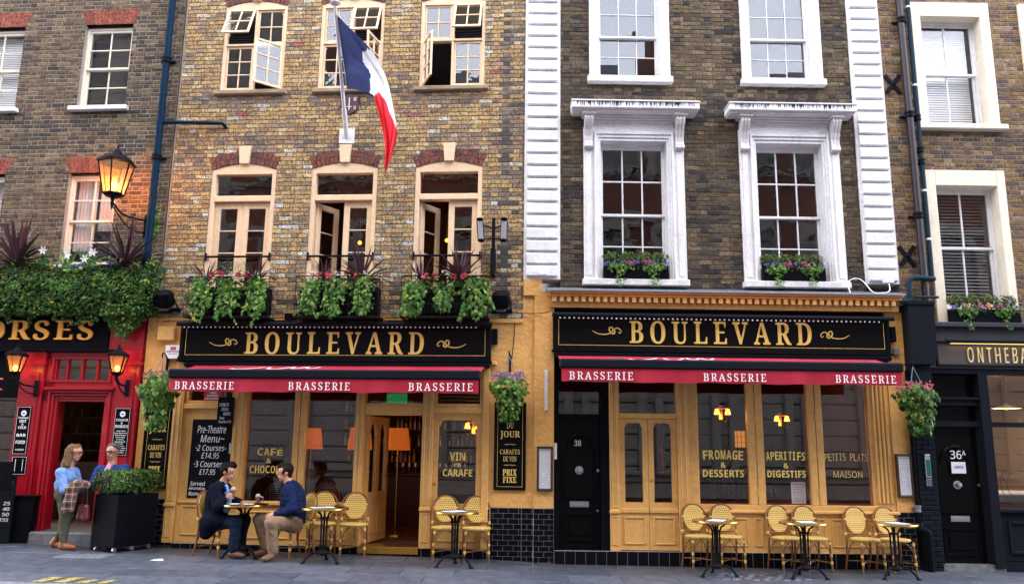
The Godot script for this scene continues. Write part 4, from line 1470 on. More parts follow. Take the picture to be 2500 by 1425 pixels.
# Lettering set on a shallow arc, one mesh for each letter.
func arc_words(text, font, parent, cx, y, width, h, bend, z, m):
	var n: int = text.length()
	for i in n:
		if text[i] == " ": continue
		var k = (i + 0.5) / n - 0.5
		var w: float = width / n
		var o = words("window_lettering", text[i], font, m, parent, -w * 0.42, 0, w * 0.42 * (0.5 if text[i] == "I" else 1.0), h, 0, 0.002)
		var base: Vector3 = o.position - (origin_of[parent] if origin_of.has(parent) else Vector3.ZERO)
		var t = Transform3D(Basis(Vector3(0, 0, 1), -k * bend * 4), Vector3(cx + k * width, y - k * k * 4 * bend * width * 0.5, z))
		var inner: Transform3D = o.transform
		inner.origin = base
		o.transform = Transform3D(Basis.IDENTITY, origin_of[parent] if origin_of.has(parent) else Vector3.ZERO) * t * inner

func build_left_front():
	var b: Node3D = H.left
	var f = holder("ochre_shopfront", b)
	var s = begin()
	bx(s, -5.46, 2.86, -0.2, -0.50, 3.56, 0.02)
	bx(s, -5.86, 3.60, -0.25, -0.004, 3.62, 0.03)
	obj("head_board", s, M.ochre, f)
	# stucco piers
	s = begin()
	bx(s, -6.02, 0.83, -0.3, -5.46, 3.64, 0.0)
	obj("stucco_pier", s, M.stucco, f)
	s = begin()
	bx(s, -0.52, 0.79, -0.3, -0.002, 3.56, 0.0)
	bx(s, -0.52, 3.56, -0.3, -0.002, 3.60, 0.03)
	obj("stucco_pier", s, M.stucco, f)
	tiling(f, -5.72, -5.30, 0.08, 0.83, 0.03, 0.153, 0.0765, true)
	tiling(f, -0.50, 0.0, 0.0, 0.785, 0.02, 0.153, 0.0765, true)
	tiling(f, -5.30, -0.50, 0.05, 0.19, 0.06, 0.153, 0.15, false)
	# posts
	for e in [[-5.46, -5.30], [-4.48, -4.29], [-2.555, -2.43], [-1.52, -1.355], [-0.60, -0.50]]:
		post(f, e[0], e[1], 0.19, 2.92, 0.05, M.ochre)
	s = begin()
	cbx(s, -3.53, 0.82, -0.12, -3.44, 2.92, 0.02, 0.006)
	cbx(s, -3.43, 0.82, -0.12, -3.34, 2.92, 0.02, 0.006)
	obj("mullion", s, M.ochre, f)
	# stall riser under the two windows
	s = begin()
	bx(s, -4.29, 0.19, -0.12, -2.555, 0.76, 0.0)
	cbx(s, -4.30, 0.76, -0.12, -2.545, 0.82, 0.05, 0.012)
	for e in [[-4.24, -3.5], [-3.4, -2.62]]: sunk_panel(s, e[0], 0.27, e[1], 0.68, 0.0)
	obj("stall_riser", s, M.ochre, f)
	plain_pane(f, -4.29, 0.82, -3.53, 2.92, -0.06, M.glass, "window_pane")
	plain_pane(f, -3.34, 0.82, -2.555, 2.92, -0.06, M.glass, "window_pane")
	# left bay: chalkboard door with transom light
	s = begin()
	bx(s, -5.30, 0.19, -0.12, -4.48, 2.20, -0.02)
	cbx(s, -5.30, 2.20, -0.12, -4.48, 2.28, 0.04, 0.01)
	sunk_panel(s, -5.22, 0.30, -4.56, 0.74, -0.02)
	cbx(s, -5.29, 0.77, -0.1, -4.49, 0.81, 0.01, 0.01)
	ring(s, -5.29, 2.28, -4.49, 2.90, 0.05, -0.1, 0.0)
	obj("panelled_bay", s, M.ochre, f)
	plain_pane(f, -5.24, 2.33, -4.54, 2.85, -0.05, M.glass)
	s = begin()
	cbx(s, -4.53, 1.52, -0.02, -4.50, 1.68, 0.012, 0.004)
	obj("door_plate", s, M.steel, f)
	# door opening
	s = begin()
	cbx(s, -2.43, 2.13, -0.15, -1.52, 2.28, 0.02, 0.01)
	cbx(s, -2.43, 2.28, -0.12, -1.52, 2.31, 0.05, 0.008)
	bx(s, -2.43, 2.75, -0.12, -1.52, 2.90, 0.0)
	obj("door_head", s, M.ochre, f)
	plain_pane(f, -2.43, 2.31, -1.52, 2.75, -0.08, M.glass)
	s = begin()
	cbx(s, -2.43, 0.10, -0.3, -1.52, 0.205, 0.10, 0.006)
	obj("threshold", s, M.brass, f)
	# open door leaf
	var t = Transform3D(Basis(Vector3.UP, 1.42), Vector3(-2.41, 0.22, -0.10))
	s = begin()
	holed_board(s, 0, 0.62, 0.44, 1.90, shouldered(0.10, 0.74, 0.37, 1.80, 0.10), -0.025, 0.025, t)
	holed_board(s, 0.44, 0.62, 0.88, 1.90, shouldered(0.51, 0.74, 0.78, 1.80, 0.10), -0.025, 0.025, t)
	cbx(s, 0, 0.0, -0.025, 0.88, 0.62, 0.025, 0.004, t)
	for e in [[0.08, 0.40], [0.48, 0.80]]:
		cbx(s, e[0], 0.12, 0.025, e[1], 0.50, 0.035, 0.008, t)
		cbx(s, e[0], 0.12, -0.035, e[1], 0.50, -0.025, 0.008, t)
	obj("open_door", s, M.ochre, f)
	for e in [[0.10, 0.37], [0.51, 0.78]]:
		var g = begin()
		quad(g, t * Vector3(e[0], 0.74, 0), t * Vector3(e[1], 0.74, 0), t * Vector3(e[1], 1.80, 0), t * Vector3(e[0], 1.80, 0))
		obj("door_pane", g, M.glass, f)
	s = begin()
	cbx(s, 0.82, 0.95, 0.025, 0.86, 1.15, 0.035, 0.004, t)
	tube(s, [t * Vector3(0.84, 1.0, 0.03), t * Vector3(0.84, 1.0, 0.09), t * Vector3(0.74, 1.0, 0.09)], 0.009, 6)
	obj("door_handle", s, M.brass, f)
	# right bay: glazed panel and vent grille
	s = begin()
	holed_board(s, -1.355, 0.70, -0.60, 2.16, shouldered(-1.275, 0.83, -0.695, 2.065, 0.09), -0.06, -0.015)
	bx(s, -1.355, 0.19, -0.1, -0.60, 0.70, -0.02)
	sunk_panel(s, -1.28, 0.28, -0.68, 0.64, -0.02)
	cbx(s, -1.36, 2.16, -0.1, -0.595, 2.26, 0.03, 0.012)
	ring(s, -1.355, 2.26, -0.60, 2.85, 0.05, -0.1, 0.0)
	obj("glazed_bay", s, M.ochre, f)
	plain_pane(f, -1.28, 0.82, -0.69, 2.07, -0.045, M.glass, "window_pane")
	for k in 9:
		s = begin()
		cbx(s, -1.31, 2.30 + k * 0.055, -0.06, -0.645, 2.328 + k * 0.055, -0.02, 0.004, Transform3D(Basis.IDENTITY, Vector3.ZERO))
		obj("vent_slat", s, M.dark_wood, f)
	s = begin()
	lathe(s, [Vector2(0, 0), Vector2(0.02, 0), Vector2(0.02, 0.02), Vector2(0, 0.025)], 12, Transform3D(Basis(Vector3.RIGHT, PI / 2), Vector3(-1.315, 1.12, -0.015)))
	obj("knob", s, M.brass, f)
	# gilt words on the glass
	var zg = -0.056
	arc_words("CAFÉ", sans_bold, f, -3.90, 1.50, 0.42, 0.11, -0.02, zg, M.gold_flat)
	gold_words("&", sans_bold, f, -3.95, 1.385, -3.87, 1.455, zg)
	arc_words("CHOCOLAT", sans_bold, f, -3.88, 1.235, 0.66, 0.115, 0.02, zg, M.gold_flat)
	gold_words("VIN", sans_bold, f, -1.10, 1.46, -0.86, 1.585, -0.043)
	gold_words("en", serif_bold, f, -1.03, 1.375, -0.92, 1.425, -0.043)
	gold_words("CARAFE", sans_bold, f, -1.20, 1.23, -0.75, 1.335, -0.043)
	# interior
	room("brasserie_room", b, -5.4, 0.19, -0.55, 2.93, -5.2, -0.31, M.room_warm)
	bar_and_lamps()

func bar_and_lamps():
	var bar = thing("brasserie_bar", "back bar with shelves of bottles and glasses seen through the open door", "bar counter", FB, Vector3(-2.0, 0.19, -3.4))
	var s = begin()
	bx(s, -4.2, 0.19, -3.6, -1.0, 1.12, -3.2)
	cbx(s, -4.2, 1.12, -3.65, -1.0, 1.17, -3.1, 0.01)
	obj("counter", s, M.dark_wood, bar)
	for k in 4:
		s = begin()
		bx(s, -4.2, 1.32 + k * 0.34, -5.1, -0.9, 1.345 + k * 0.34, -4.85)
		obj("shelf", s, M.dark_wood, bar)
		for i in 34:
			if rng.randf() < 0.12: continue
			s = begin()
			var h = rng.randf_range(0.18, 0.29)
			var y = 1.345 + k * 0.34
			lathe(s, [Vector2(0.0, y), Vector2(0.036, y), Vector2(0.036, y + h * 0.6), Vector2(0.014, y + h * 0.78), Vector2(0.014, y + h), Vector2(0, y + h)], 8, Transform3D(Basis.IDENTITY, Vector3(-4.1 + i * 0.094, 0, -4.97)))
			obj("bottle", s, [M.brass, M.black_gloss, M.steel, M.plastic_white, M.gold][rng.randi() % 5], bar)
	for i in 12:
		s = begin()
		lathe(s, [Vector2(0.0, 1.17), Vector2(0.03, 1.172), Vector2(0.006, 1.18), Vector2(0.006, 1.25), Vector2(0.035, 1.29), Vector2(0.03, 1.36)], 8, Transform3D(Basis.IDENTITY, Vector3(-2.6 + i * 0.12, 0, -3.3)))
		obj("glass", s, M.steel, bar)
	for e in [[-2.21, -1.5, "orange drum lampshade seen through the open brasserie door"], [-2.86, -1.45, "orange drum lampshade seen through the wide brasserie window"], [-3.95, -2.2, "narrow tall amber lampshade behind the gilt lettered window"]]:
		var at = Vector3(e[0], 1.6, e[1])
		var l = thing("table_lamp", e[2], "lamp", FB, Vector3(e[0], 0.9, e[1]))
		s = begin()
		lathe(s, [Vector2(0.21, 1.60), Vector2(0.165, 1.97)], 24, Transform3D(Basis.IDENTITY, Vector3(e[0], 0, e[1])))
		lathe(s, [Vector2(0.163, 1.97), Vector2(0.208, 1.60)], 24, Transform3D(Basis.IDENTITY, Vector3(e[0], 0, e[1])))
		var shade = obj("lamp_shade", s, M.lampshade_light, l)
		s = begin()
		tube(s, [Vector3(e[0], 0.2, e[1]), Vector3(e[0], 1.75, e[1])], 0.015, 8)
		lathe(s, [Vector2(0, 0.19), Vector2(0.14, 0.19), Vector2(0.13, 0.22), Vector2(0.0, 0.24)], 16, Transform3D(Basis.IDENTITY, Vector3(e[0], 0, e[1])))
		obj("stand", s, M.brass, l)
		var o = OmniLight3D.new()
		o.name = "glow"
		o.light_color = Color(1.0, 0.55, 0.2)
		o.light_energy = 0.12
		o.light_size = 0.05
		o.omni_range = 8.0
		o.omni_attenuation = 2.0
		o.shadow_enabled = true
		l.add_child(o)
		o.position = Vector3(0, 0.88, 0)
	sconce("twin shaded wall light glowing behind the VIN window", FB, Vector3(-0.86, 2.0, -0.9), "")

func sconce(label, f, at: Vector3, group_):
	var t = thing("wall_sconce", label, "light", f, at, group_)
	var s = begin()
	cbx(s, at.x - 0.03, at.y - 0.12, at.z - 0.12, at.x + 0.03, at.y + 0.12, at.z - 0.10, 0.005)
	tube(s, [at + Vector3(0, 0, -0.1), at + Vector3(0, 0.06, -0.05), at + Vector3(-0.09, 0.06, 0)], 0.008, 6)
	tube(s, [at + Vector3(0, 0, -0.1), at + Vector3(0, 0.06, -0.05), at + Vector3(0.09, 0.06, 0)], 0.008, 6)
	obj("bracket", s, M.brass, t)
	for sg in [-1, 1]:
		s = begin()
		lathe(s, [Vector2(0.028, at.y + 0.05), Vector2(0.05, at.y - 0.04), Vector2(0.0, at.y - 0.035)], 12, Transform3D(Basis.IDENTITY, Vector3(at.x + sg * 0.09, 0, at.z)))
		obj("lamp_shade", s, M.bulb_small, t)
	var l = OmniLight3D.new()
	l.name = "glow"
	l.light_color = Color(1.0, 0.62, 0.25)
	l.light_energy = 0.14
	l.light_size = 0.08
	l.omni_range = 8.0
	l.omni_attenuation = 2.0
	l.shadow_enabled = true
	t.add_child(l)
	l.position = Vector3(0, -0.1, 0.08)

func build_right_front():
	var b: Node3D = H.right
	var f = holder("ochre_shopfront", b)
	var s = begin()
	bx(s, 0.79, 3.00, -0.2, 5.96, 3.80, 0.0)
	obj("head_board", s, M.black_satin, f)
	s = begin()
	bx(s, 0.312, 0.79, -0.3, 0.49, 4.25, 0.0)
	bx(s, 0.49, 0.79, -0.3, 0.79, 4.05, 0.045)
	cbx(s, 0.312, 3.98, -0.2, 0.60, 4.25, 0.05, 0.01)
	obj("stucco_pier", s, M.stucco, f)
	s = begin()
	bx(s, 5.93, 0.79, -0.3, 6.22, 3.80, 0.0)
	obj("stucco_pier", s, M.stucco, f)
	tiling(f, 0.316, 0.485, 0.0, 0.785, 0.02, 0.153, 0.0765, true)
	tiling(f, 0.49, 0.79, -0.03, 0.785, 0.065, 0.153, 0.0765, true)
	tiling(f, 5.93, 6.18, -0.06, 0.785, 0.02, 0.153, 0.0765, true)
	tiling(f, 0.80, 5.93, -0.06, 0.19, 0.05, 0.1535, 0.22, false)
	# cornice, dentils and lead flashing
	s = begin()
	bx(s, 0.72, 3.80, -0.1, 6.14, 3.96, 0.10)
	cbx(s, 0.70, 3.957, -0.1, 6.16, 4.0, 0.20, 0.015)
	cbx(s, 0.68, 4.0, -0.1, 6.17, 4.045, 0.24, 0.015)
	obj("cornice", s, M.ochre, f)
	for k in 48:
		s = begin()
		cbx(s, 0.755 + k * 0.1115, 3.872, 0.098, 0.818 + k * 0.1115, 3.955, 0.188, 0.006)
		obj("dentil", s, M.ochre, f)
	for k in 6:
		s = begin()
		var xa = 0.66 + k * 0.92
		prism(s, PackedVector2Array([Vector2(0.0, 4.13), Vector2(0.27, 4.052), Vector2(0.275, 4.03), Vector2(0.262, 4.046), Vector2(0.0, 4.046)]), xa + 0.004, xa + 0.916, Transform3D(Basis(Vector3(0, 0, 1), Vector3(0, 1, 0), Vector3(1, 0, 0)), Vector3.ZERO))
		obj("lead_sheet", s, M.lead, f)
	# door number 38
	var d = holder("black_door", b)
	panel_door(d, 0.87, 1.50, 0.20, 2.10, -0.13)
	s = begin()
	bx(s, 0.80, 0.19, -0.3, 0.87, 3.0, -0.03)
	bx(s, 1.50, 0.19, -0.3, 1.63, 3.0, 0.0)
	bx(s, 0.87, 2.10, -0.3, 1.50, 2.18, -0.06)
	bx(s, 0.87, 2.70, -0.3, 1.50, 3.0, -0.06)
	bx(s, 0.80, 0.05, -0.3, 1.63, 0.20, -0.02)
	obj("door_frame", s, M.black_satin, d)
	plain_pane(d, 0.87, 2.18, 1.50, 2.70, -0.12, M.glass, "fanlight_pane")
	letters("38", serif, M.print_white, d, 1.115, 1.70, 1.215, 1.785, -0.128, 0.006, 0.0, "door_number")
	s = begin()
	lathe(s, [Vector2(0, 0), Vector2(0.014, 0), Vector2(0.016, 0.01), Vector2(0, 0.014)], 12, Transform3D(Basis(Vector3.RIGHT, PI / 2), Vector3(1.46, 0.75, -0.13)))
	obj("lock", s, M.steel, d)
	room("hall", b, 0.86, 0.19, 1.55, 2.95, -6.5, -0.31, M.room_dark)
	# posts and double doors
	post(f, 1.63, 1.78, 0.19, 3.0, 0.03, M.ochre)
	post(f, 2.66, 2.82, 0.19, 3.0, 0.03, M.ochre)
	s = begin()
	cbx(s, 2.82, 0.19, -0.15, 2.98, 3.0, 0.0, 0.008)
	obj("pilaster", s, M.ochre, f)
	s = begin()
	cbx(s, 1.78, 2.12, -0.12, 2.66, 2.20, 0.01, 0.008)
	obj("door_head", s, M.ochre, f)
	plain_pane(f, 1.78, 2.20, 2.66, 3.0, -0.06, M.glass)
	var dd = holder("double_door", b)
	for e in [[1.785, 2.217], [2.223, 2.655]]:
		s = begin()
		var c: float = (e[0] + e[1]) / 2
		holed_board(s, e[0], 0.80, e[1], 2.115, shouldered(c - 0.135, 0.885, c + 0.135, 2.055, 0.06), -0.08, -0.03)
		bx(s, e[0], 0.20, -0.08, e[1], 0.73, -0.03)
		cbx(s, e[0], 0.73, -0.08, e[1], 0.80, 0.0, 0.012)
		sunk_panel(s, e[0] + 0.05, 0.28, e[1] - 0.05, 0.68, -0.03, 0.028)
		obj("door_leaf", s, M.ochre, dd)
		plain_pane(dd, c - 0.14, 0.87, c + 0.14, 2.06, -0.055, M.glass, "door_pane")
	s = begin()
	lathe(s, [Vector2(0, 0), Vector2(0.018, 0), Vector2(0.02, 0.02), Vector2(0, 0.026)], 12, Transform3D(Basis(Vector3.RIGHT, PI / 2), Vector3(2.262, 1.21, -0.03)))
	obj("knob", s, M.brass, dd)
	var i = 0
	for ch in "FIREEXIT":
		var yy = 1.80 - i * 0.058 - (0.05 if i > 3 else 0.0)
		words("door_lettering", ch, sans_bold, mat("sign_red", lin(0.45, 0.03, 0.02), 0.6), dd, 2.425, yy - 0.042, 2.455 if ch != "I" else 2.434, yy, -0.052, 0.002)
		i += 1
	# windows
	for e in [[2.98, 3.735], [3.97, 4.665], [4.88, 5.60]]:
		plain_pane(f, e[0], 0.87, e[1], 3.0, -0.06, M.glass, "window_pane")
		s = begin()
		ring(s, e[0] + 0.012, 0.884, e[1] - 0.012, 2.99, 0.006, -0.058, -0.056, 0.0005)
		obj("red_glass_line", s, mat("line_red", lin(0.30, 0.02, 0.015), 0.6), f)
	for e in [[3.735, 3.97], [4.665, 4.88]]:
		s = begin()
		var m: float = (e[0] + e[1]) / 2
		cbx(s, e[0], 0.87, -0.12, m - 0.006, 3.0, 0.0, 0.006)
		cbx(s, m + 0.006, 0.87, -0.12, e[1], 3.0, 0.0, 0.006)
		bx(s, m - 0.006, 0.87, -0.12, m + 0.006, 3.0, -0.03)
		for yy in [1.0, 1.55, 2.1]: tube(s, [Vector3(m, yy, 0.002), Vector3(m, yy + 0.10, 0.002)], 0.008, 6)
		obj("mullion", s, M.ochre, f)
	s = begin()
	bx(s, 2.98, 0.19, -0.12, 5.60, 0.77, 0.0)
	cbx(s, 2.80, 0.77, -0.12, 5.64, 0.87, 0.0, 0.008)
	cbx(s, 2.80, 0.745, -0.12, 5.95, 0.795, 0.055, 0.014)
	for e in [[3.05, 3.68], [3.78, 3.90], [4.0, 4.62], [4.72, 4.84], [4.92, 5.52]]: sunk_panel(s, e[0], 0.27, e[1], 0.68, 0.0, 0.025)
	obj("stall_riser", s, M.ochre, f)
	# fluted end pilaster
	s = begin()
	cbx(s, 5.60, 0.19, -0.15, 5.93, 3.0, -0.02, 0.008)
	for k in 4:
		var xa = 5.655 + k * 0.062
		cbx(s, xa, 0.90, -0.02, xa + 0.038, 2.95, 0.012, 0.012)
	cbx(s, 5.61, 0.27, -0.02, 5.92, 0.68, 0.0, 0.01)
	obj("fluted_pilaster", s, M.ochre, f)
	# gilt words
	var zg = -0.052
	arc_words("FROMAGE", sans_bold, f, 3.36, 1.53, 0.62, 0.135, 0.035, zg, M.gold_flat)
	gold_words("&", sans_bold, f, 3.32, 1.405, 3.395, 1.485, zg)
	gold_words("DESSERTS", sans_bold, f, 3.045, 1.265, 3.665, 1.375, zg)
	arc_words("APERITIFS", sans_bold, f, 4.31, 1.53, 0.60, 0.125, 0.03, zg, M.gold_flat)
	gold_words("&", sans_bold, f, 4.27, 1.405, 4.345, 1.485, zg)
	gold_words("DIGESTIFS", sans_bold, f, 4.02, 1.27, 4.60, 1.375, zg)
	var faint = mat("gold_faint", lin(0.58, 0.42, 0.14), 0.5, 0.1)
	arc_words("PETITS PLATS", sans, f, 5.23, 1.53, 0.66, 0.11, 0.03, zg, faint)
	gold_words("MAISON", sans, f, 5.02, 1.28, 5.46, 1.375, zg, faint)
	room("brasserie_room", b, 1.66, 0.19, 5.9, 2.98, -8.5, -0.31, M.room_warm)
	sconce("twin shaded wall light glowing behind the FROMAGE window", FC, Vector3(3.63, 2.28, -1.0), "")
	sconce("twin shaded wall light glowing deep behind the first lettered window", FC, Vector3(3.30, 2.18, -2.2), "")
	sconce("twin shaded wall light glowing behind the DIGESTIFS window", FC, Vector3(4.95, 2.22, -2.0), "")
	var lp = thing("lit_cabinet", "small warm lit glazed cabinet behind the FROMAGE window", "cabinet", FC, Vector3(4.2, 1.7, -2.0))
	s = begin()
	ring(s, 4.08, 1.70, 4.36, 2.02, 0.02, -2.02, -1.98, 0.003)
	for k in 3: bx(s, 4.14 + k * 0.07, 1.72, -2.0, 4.147 + k * 0.07, 2.0, -1.985)
	for k in 2: bx(s, 4.10, 1.80 + k * 0.1, -1.999, 4.34, 1.807 + k * 0.1, -1.986)
	obj("frame", s, M.dark_wood, lp)
	s = begin()
	bx(s, 4.10, 1.72, -2.02, 4.34, 2.0, -2.005)
	obj("light_panel", s, M.panel_light, lp)
	# dining tables and pierced screen inside
	var scr = thing("pierced_screen", "black pierced screen standing behind the FROMAGE window", "screen", FC, Vector3(3.4, 0.19, -0.7))
	s = begin()
	ring(s, 3.28, 0.7, 3.78, 1.22, 0.03, -0.72, -0.69)
	for k in 3:
		for j in 3:
			var cc = Vector3(3.38 + k * 0.15, 0.82 + j * 0.145, -0.705)
			var pts = []
			for q in 13: pts.append(cc + Vector3(cos(TAU * q / 12), sin(TAU * q / 12), 0) * 0.055)
			tube(s, pts, 0.008, 5, false)
			for q in 4:
				var dv = Vector3(cos(TAU * q / 4 + 0.785), sin(TAU * q / 4 + 0.785), 0)
				tube(s, [cc + dv * 0.055, cc + dv * 0.105], 0.007, 5, false)
	for xx in [3.295, 3.765]: bx(s, xx - 0.015, 0.19, -0.72, xx + 0.015, 0.7, -0.69)
	obj("lattice", s, M.black_iron, scr)
	var menu = thing("window_menu", "white printed menu standing in the DIGESTIFS window", "menu", FC, Vector3(4.5, 0.87, -0.2))
	s = begin()
	cbx(s, 4.42, 0.88, -0.205, 4.64, 1.20, -0.20, 0.001)
	obj("card", s, M.paper, menu)
	words("heading", "BOULEVARD", serif, M.print_black, menu, 4.455, 1.165, 4.605, 1.185, -0.1995, 0.001)
	print_lines(menu, 4.45, 0.91, 4.61, 1.14, 11, -0.1995)
	var tb = thing("dining_table", "dark dining table laid with glasses behind the right windows", "table", FC, Vector3(4.3, 0.19, -0.9))
	s = begin()
	cbx(s, 3.98, 0.86, -1.3, 5.3, 0.90, -0.5, 0.01)
	obj("tabletop", s, M.dark_wood, tb)
	for xx in [4.1, 5.2]:
		for zz in [-1.2, -0.6]:
			s = begin()
			bx(s, xx - 0.03, 0.19, zz - 0.03, xx + 0.03, 0.86, zz + 0.03)
			obj("leg", s, M.dark_wood, tb)
	for k in 3:
		var wg = thing("wine_glass", "clear wine glass on the dining table behind the window", "glass", FC, Vector3(4.18 + k * 0.09, 0.9, -0.6 - 0.06 * k), "wine glasses on the dining table")
		s = begin()
		lathe(s, [Vector2(0.0, 0.9), Vector2(0.035, 0.902), Vector2(0.005, 0.91), Vector2(0.005, 0.99), Vector2(0.035, 1.03), Vector2(0.038, 1.07), Vector2(0.03, 1.12)], 14, Transform3D(Basis.IDENTITY, Vector3(4.18 + k * 0.09, 0, -0.6 - 0.06 * k)))
		obj("bowl", s, M.glass, wg)

# ---------- signs and awnings ----------
func ribbon(s, pts: Array, widths: Array, z0, z1):
	for i in pts.size() - 1:
		var d: Vector2 = (pts[i + 1] - pts[i]).normalized()
		var n = Vector2(-d.y, d.x)
		var a: Vector2 = pts[i] + n * widths[i]
		var b: Vector2 = pts[i] - n * widths[i]
		var c: Vector2 = pts[i + 1] - n * widths[i + 1]
		var e: Vector2 = pts[i + 1] + n * widths[i + 1]
		quad(s, Vector3(b.x, b.y, z1), Vector3(c.x, c.y, z1), Vector3(e.x, e.y, z1), Vector3(a.x, a.y, z1))
		oquad(s, Vector3(b.x, b.y, z0), Vector3(c.x, c.y, z0), Vector3(c.x, c.y, z1), Vector3(b.x, b.y, z1), Vector3(-n.x, -n.y, 0))
		oquad(s, Vector3(a.x, a.y, z0), Vector3(e.x, e.y, z0), Vector3(e.x, e.y, z1), Vector3(a.x, a.y, z1), Vector3(n.x, n.y, 0))

func smooth_path(p: Array, n = 6) -> Array:
	var out = []
	for i in p.size() - 1:
		var a = p[maxi(i - 1, 0)]
		var b = p[i]
		var c = p[i + 1]
		var d = p[mini(i + 2, p.size() - 1)]
		for k in n: out.append(b.cubic_interpolate(c, a, d, float(k) / n))
	out.append(p[-1])
	return out

func scroll(parent, cx, cy, w, flip, z):
	var base = [Vector2(-1.0, 0.10), Vector2(-0.6, -0.10), Vector2(-0.1, -0.14), Vector2(0.30, -0.02), Vector2(0.42, 0.22), Vector2(0.30, 0.36), Vector2(0.16, 0.26), Vector2(0.22, 0.04), Vector2(0.42, -0.10), Vector2(0.55, 0.0), Vector2(0.5, 0.16), Vector2(0.66, 0.30), Vector2(0.88, 0.22), Vector2(0.98, 0.06), Vector2(0.88, -0.06), Vector2(0.78, 0.04)]
	var p = []
	for v in base: p.append(Vector2(cx + v.x * w * flip, cy + v.y * w))
	p = smooth_path(p, 5)
	var wd = []
	for i in p.size(): wd.append(0.004 + 0.007 * sin(PI * i / (p.size() - 1)))
	var s = begin()
	ribbon(s, p, wd, z, z + 0.004)
	obj("scroll_ornament", s, M.gold, parent)

func gilt_sign(f, label, x0, y0, x1, y1, lx0, ly0, lx1, ly1, sl, sr):
	var t = thing("shop_sign", label, "sign", f, Vector3((x0 + x1) / 2, y0, 0.02))
	var s = begin()
	bx(s, x0 + 0.03, y0 + 0.03, 0.0, x1 - 0.03, y1, 0.085)
	obj("board", s, M.black_gloss, t)
	s = begin()
	cbx(s, x0, y0, 0.0, x0 + 0.06, y1, 0.11, 0.008)
	cbx(s, x1 - 0.06, y0, 0.0, x1, y1, 0.11, 0.008)
	cbx(s, x0 + 0.06, y0, 0.0, x1 - 0.06, y0 + 0.05, 0.108, 0.008)
	cbx(s, x0 - 0.02, y0 - 0.03, 0.0, x1 + 0.02, y0, 0.15, 0.008)
	obj("frame", s, M.black_satin, t)
	s = begin()
	ring(s, x0 + 0.085, y0 + 0.075, x1 - 0.085, y1 - 0.02, 0.007, 0.085, 0.089, 0.001)
	obj("gold_line", s, M.gold, t)
	letters("BOULEVARD", serif_bold, M.gold, t, lx0, ly0, lx1, ly1, 0.085, 0.006, 0.15)
	scroll(t, sl, (ly0 + ly1) / 2 - 0.01, 0.225, 1, 0.085)
	scroll(t, sr, (ly0 + ly1) / 2 - 0.03, 0.225, -1, 0.085)
	# light trough along the top
	var l = thing("light_trough", "black lamp tube with small lenses over the " + ("left" if x0 < 0 else "right") + " gilt sign", "light", f, Vector3((x0 + x1) / 2, y1, 0.2))
	s = begin()
	tube(s, [Vector3(x0 - 0.02, y1 + 0.01, 0.20), Vector3(x1 + 0.03, y1 + 0.01, 0.20)], 0.034, 12)
	for k in 5: tube(s, [Vector3(lerpf(x0 + 0.1, x1 - 0.1, k / 4.0), y1 + 0.02, 0.0), Vector3(lerpf(x0 + 0.1, x1 - 0.1, k / 4.0), y1 + 0.03, 0.20)], 0.012, 6)
	obj("tube", s, M.navy_paint, l)
	s = begin()
	cbx(s, x0 + 0.05, y1 - 0.055, 0.15, x1 - 0.05, y1 - 0.024, 0.20, 0.004)
	obj("lamp_tray", s, M.black_satin, l)
	var dot = begin()
	sphere(dot, Vector3.ZERO, Vector3(0.014, 0.014, 0.006), 8)
	var dm = dot.commit()
	var n = int((x1 - x0 - 0.2) / 0.072)
	for k in n:
		var o = put("lamp_lens", dm, M.plastic_white, l)
		o.position += Vector3(x0 + 0.1 + k * 0.072, y1 - 0.040, 0.201)

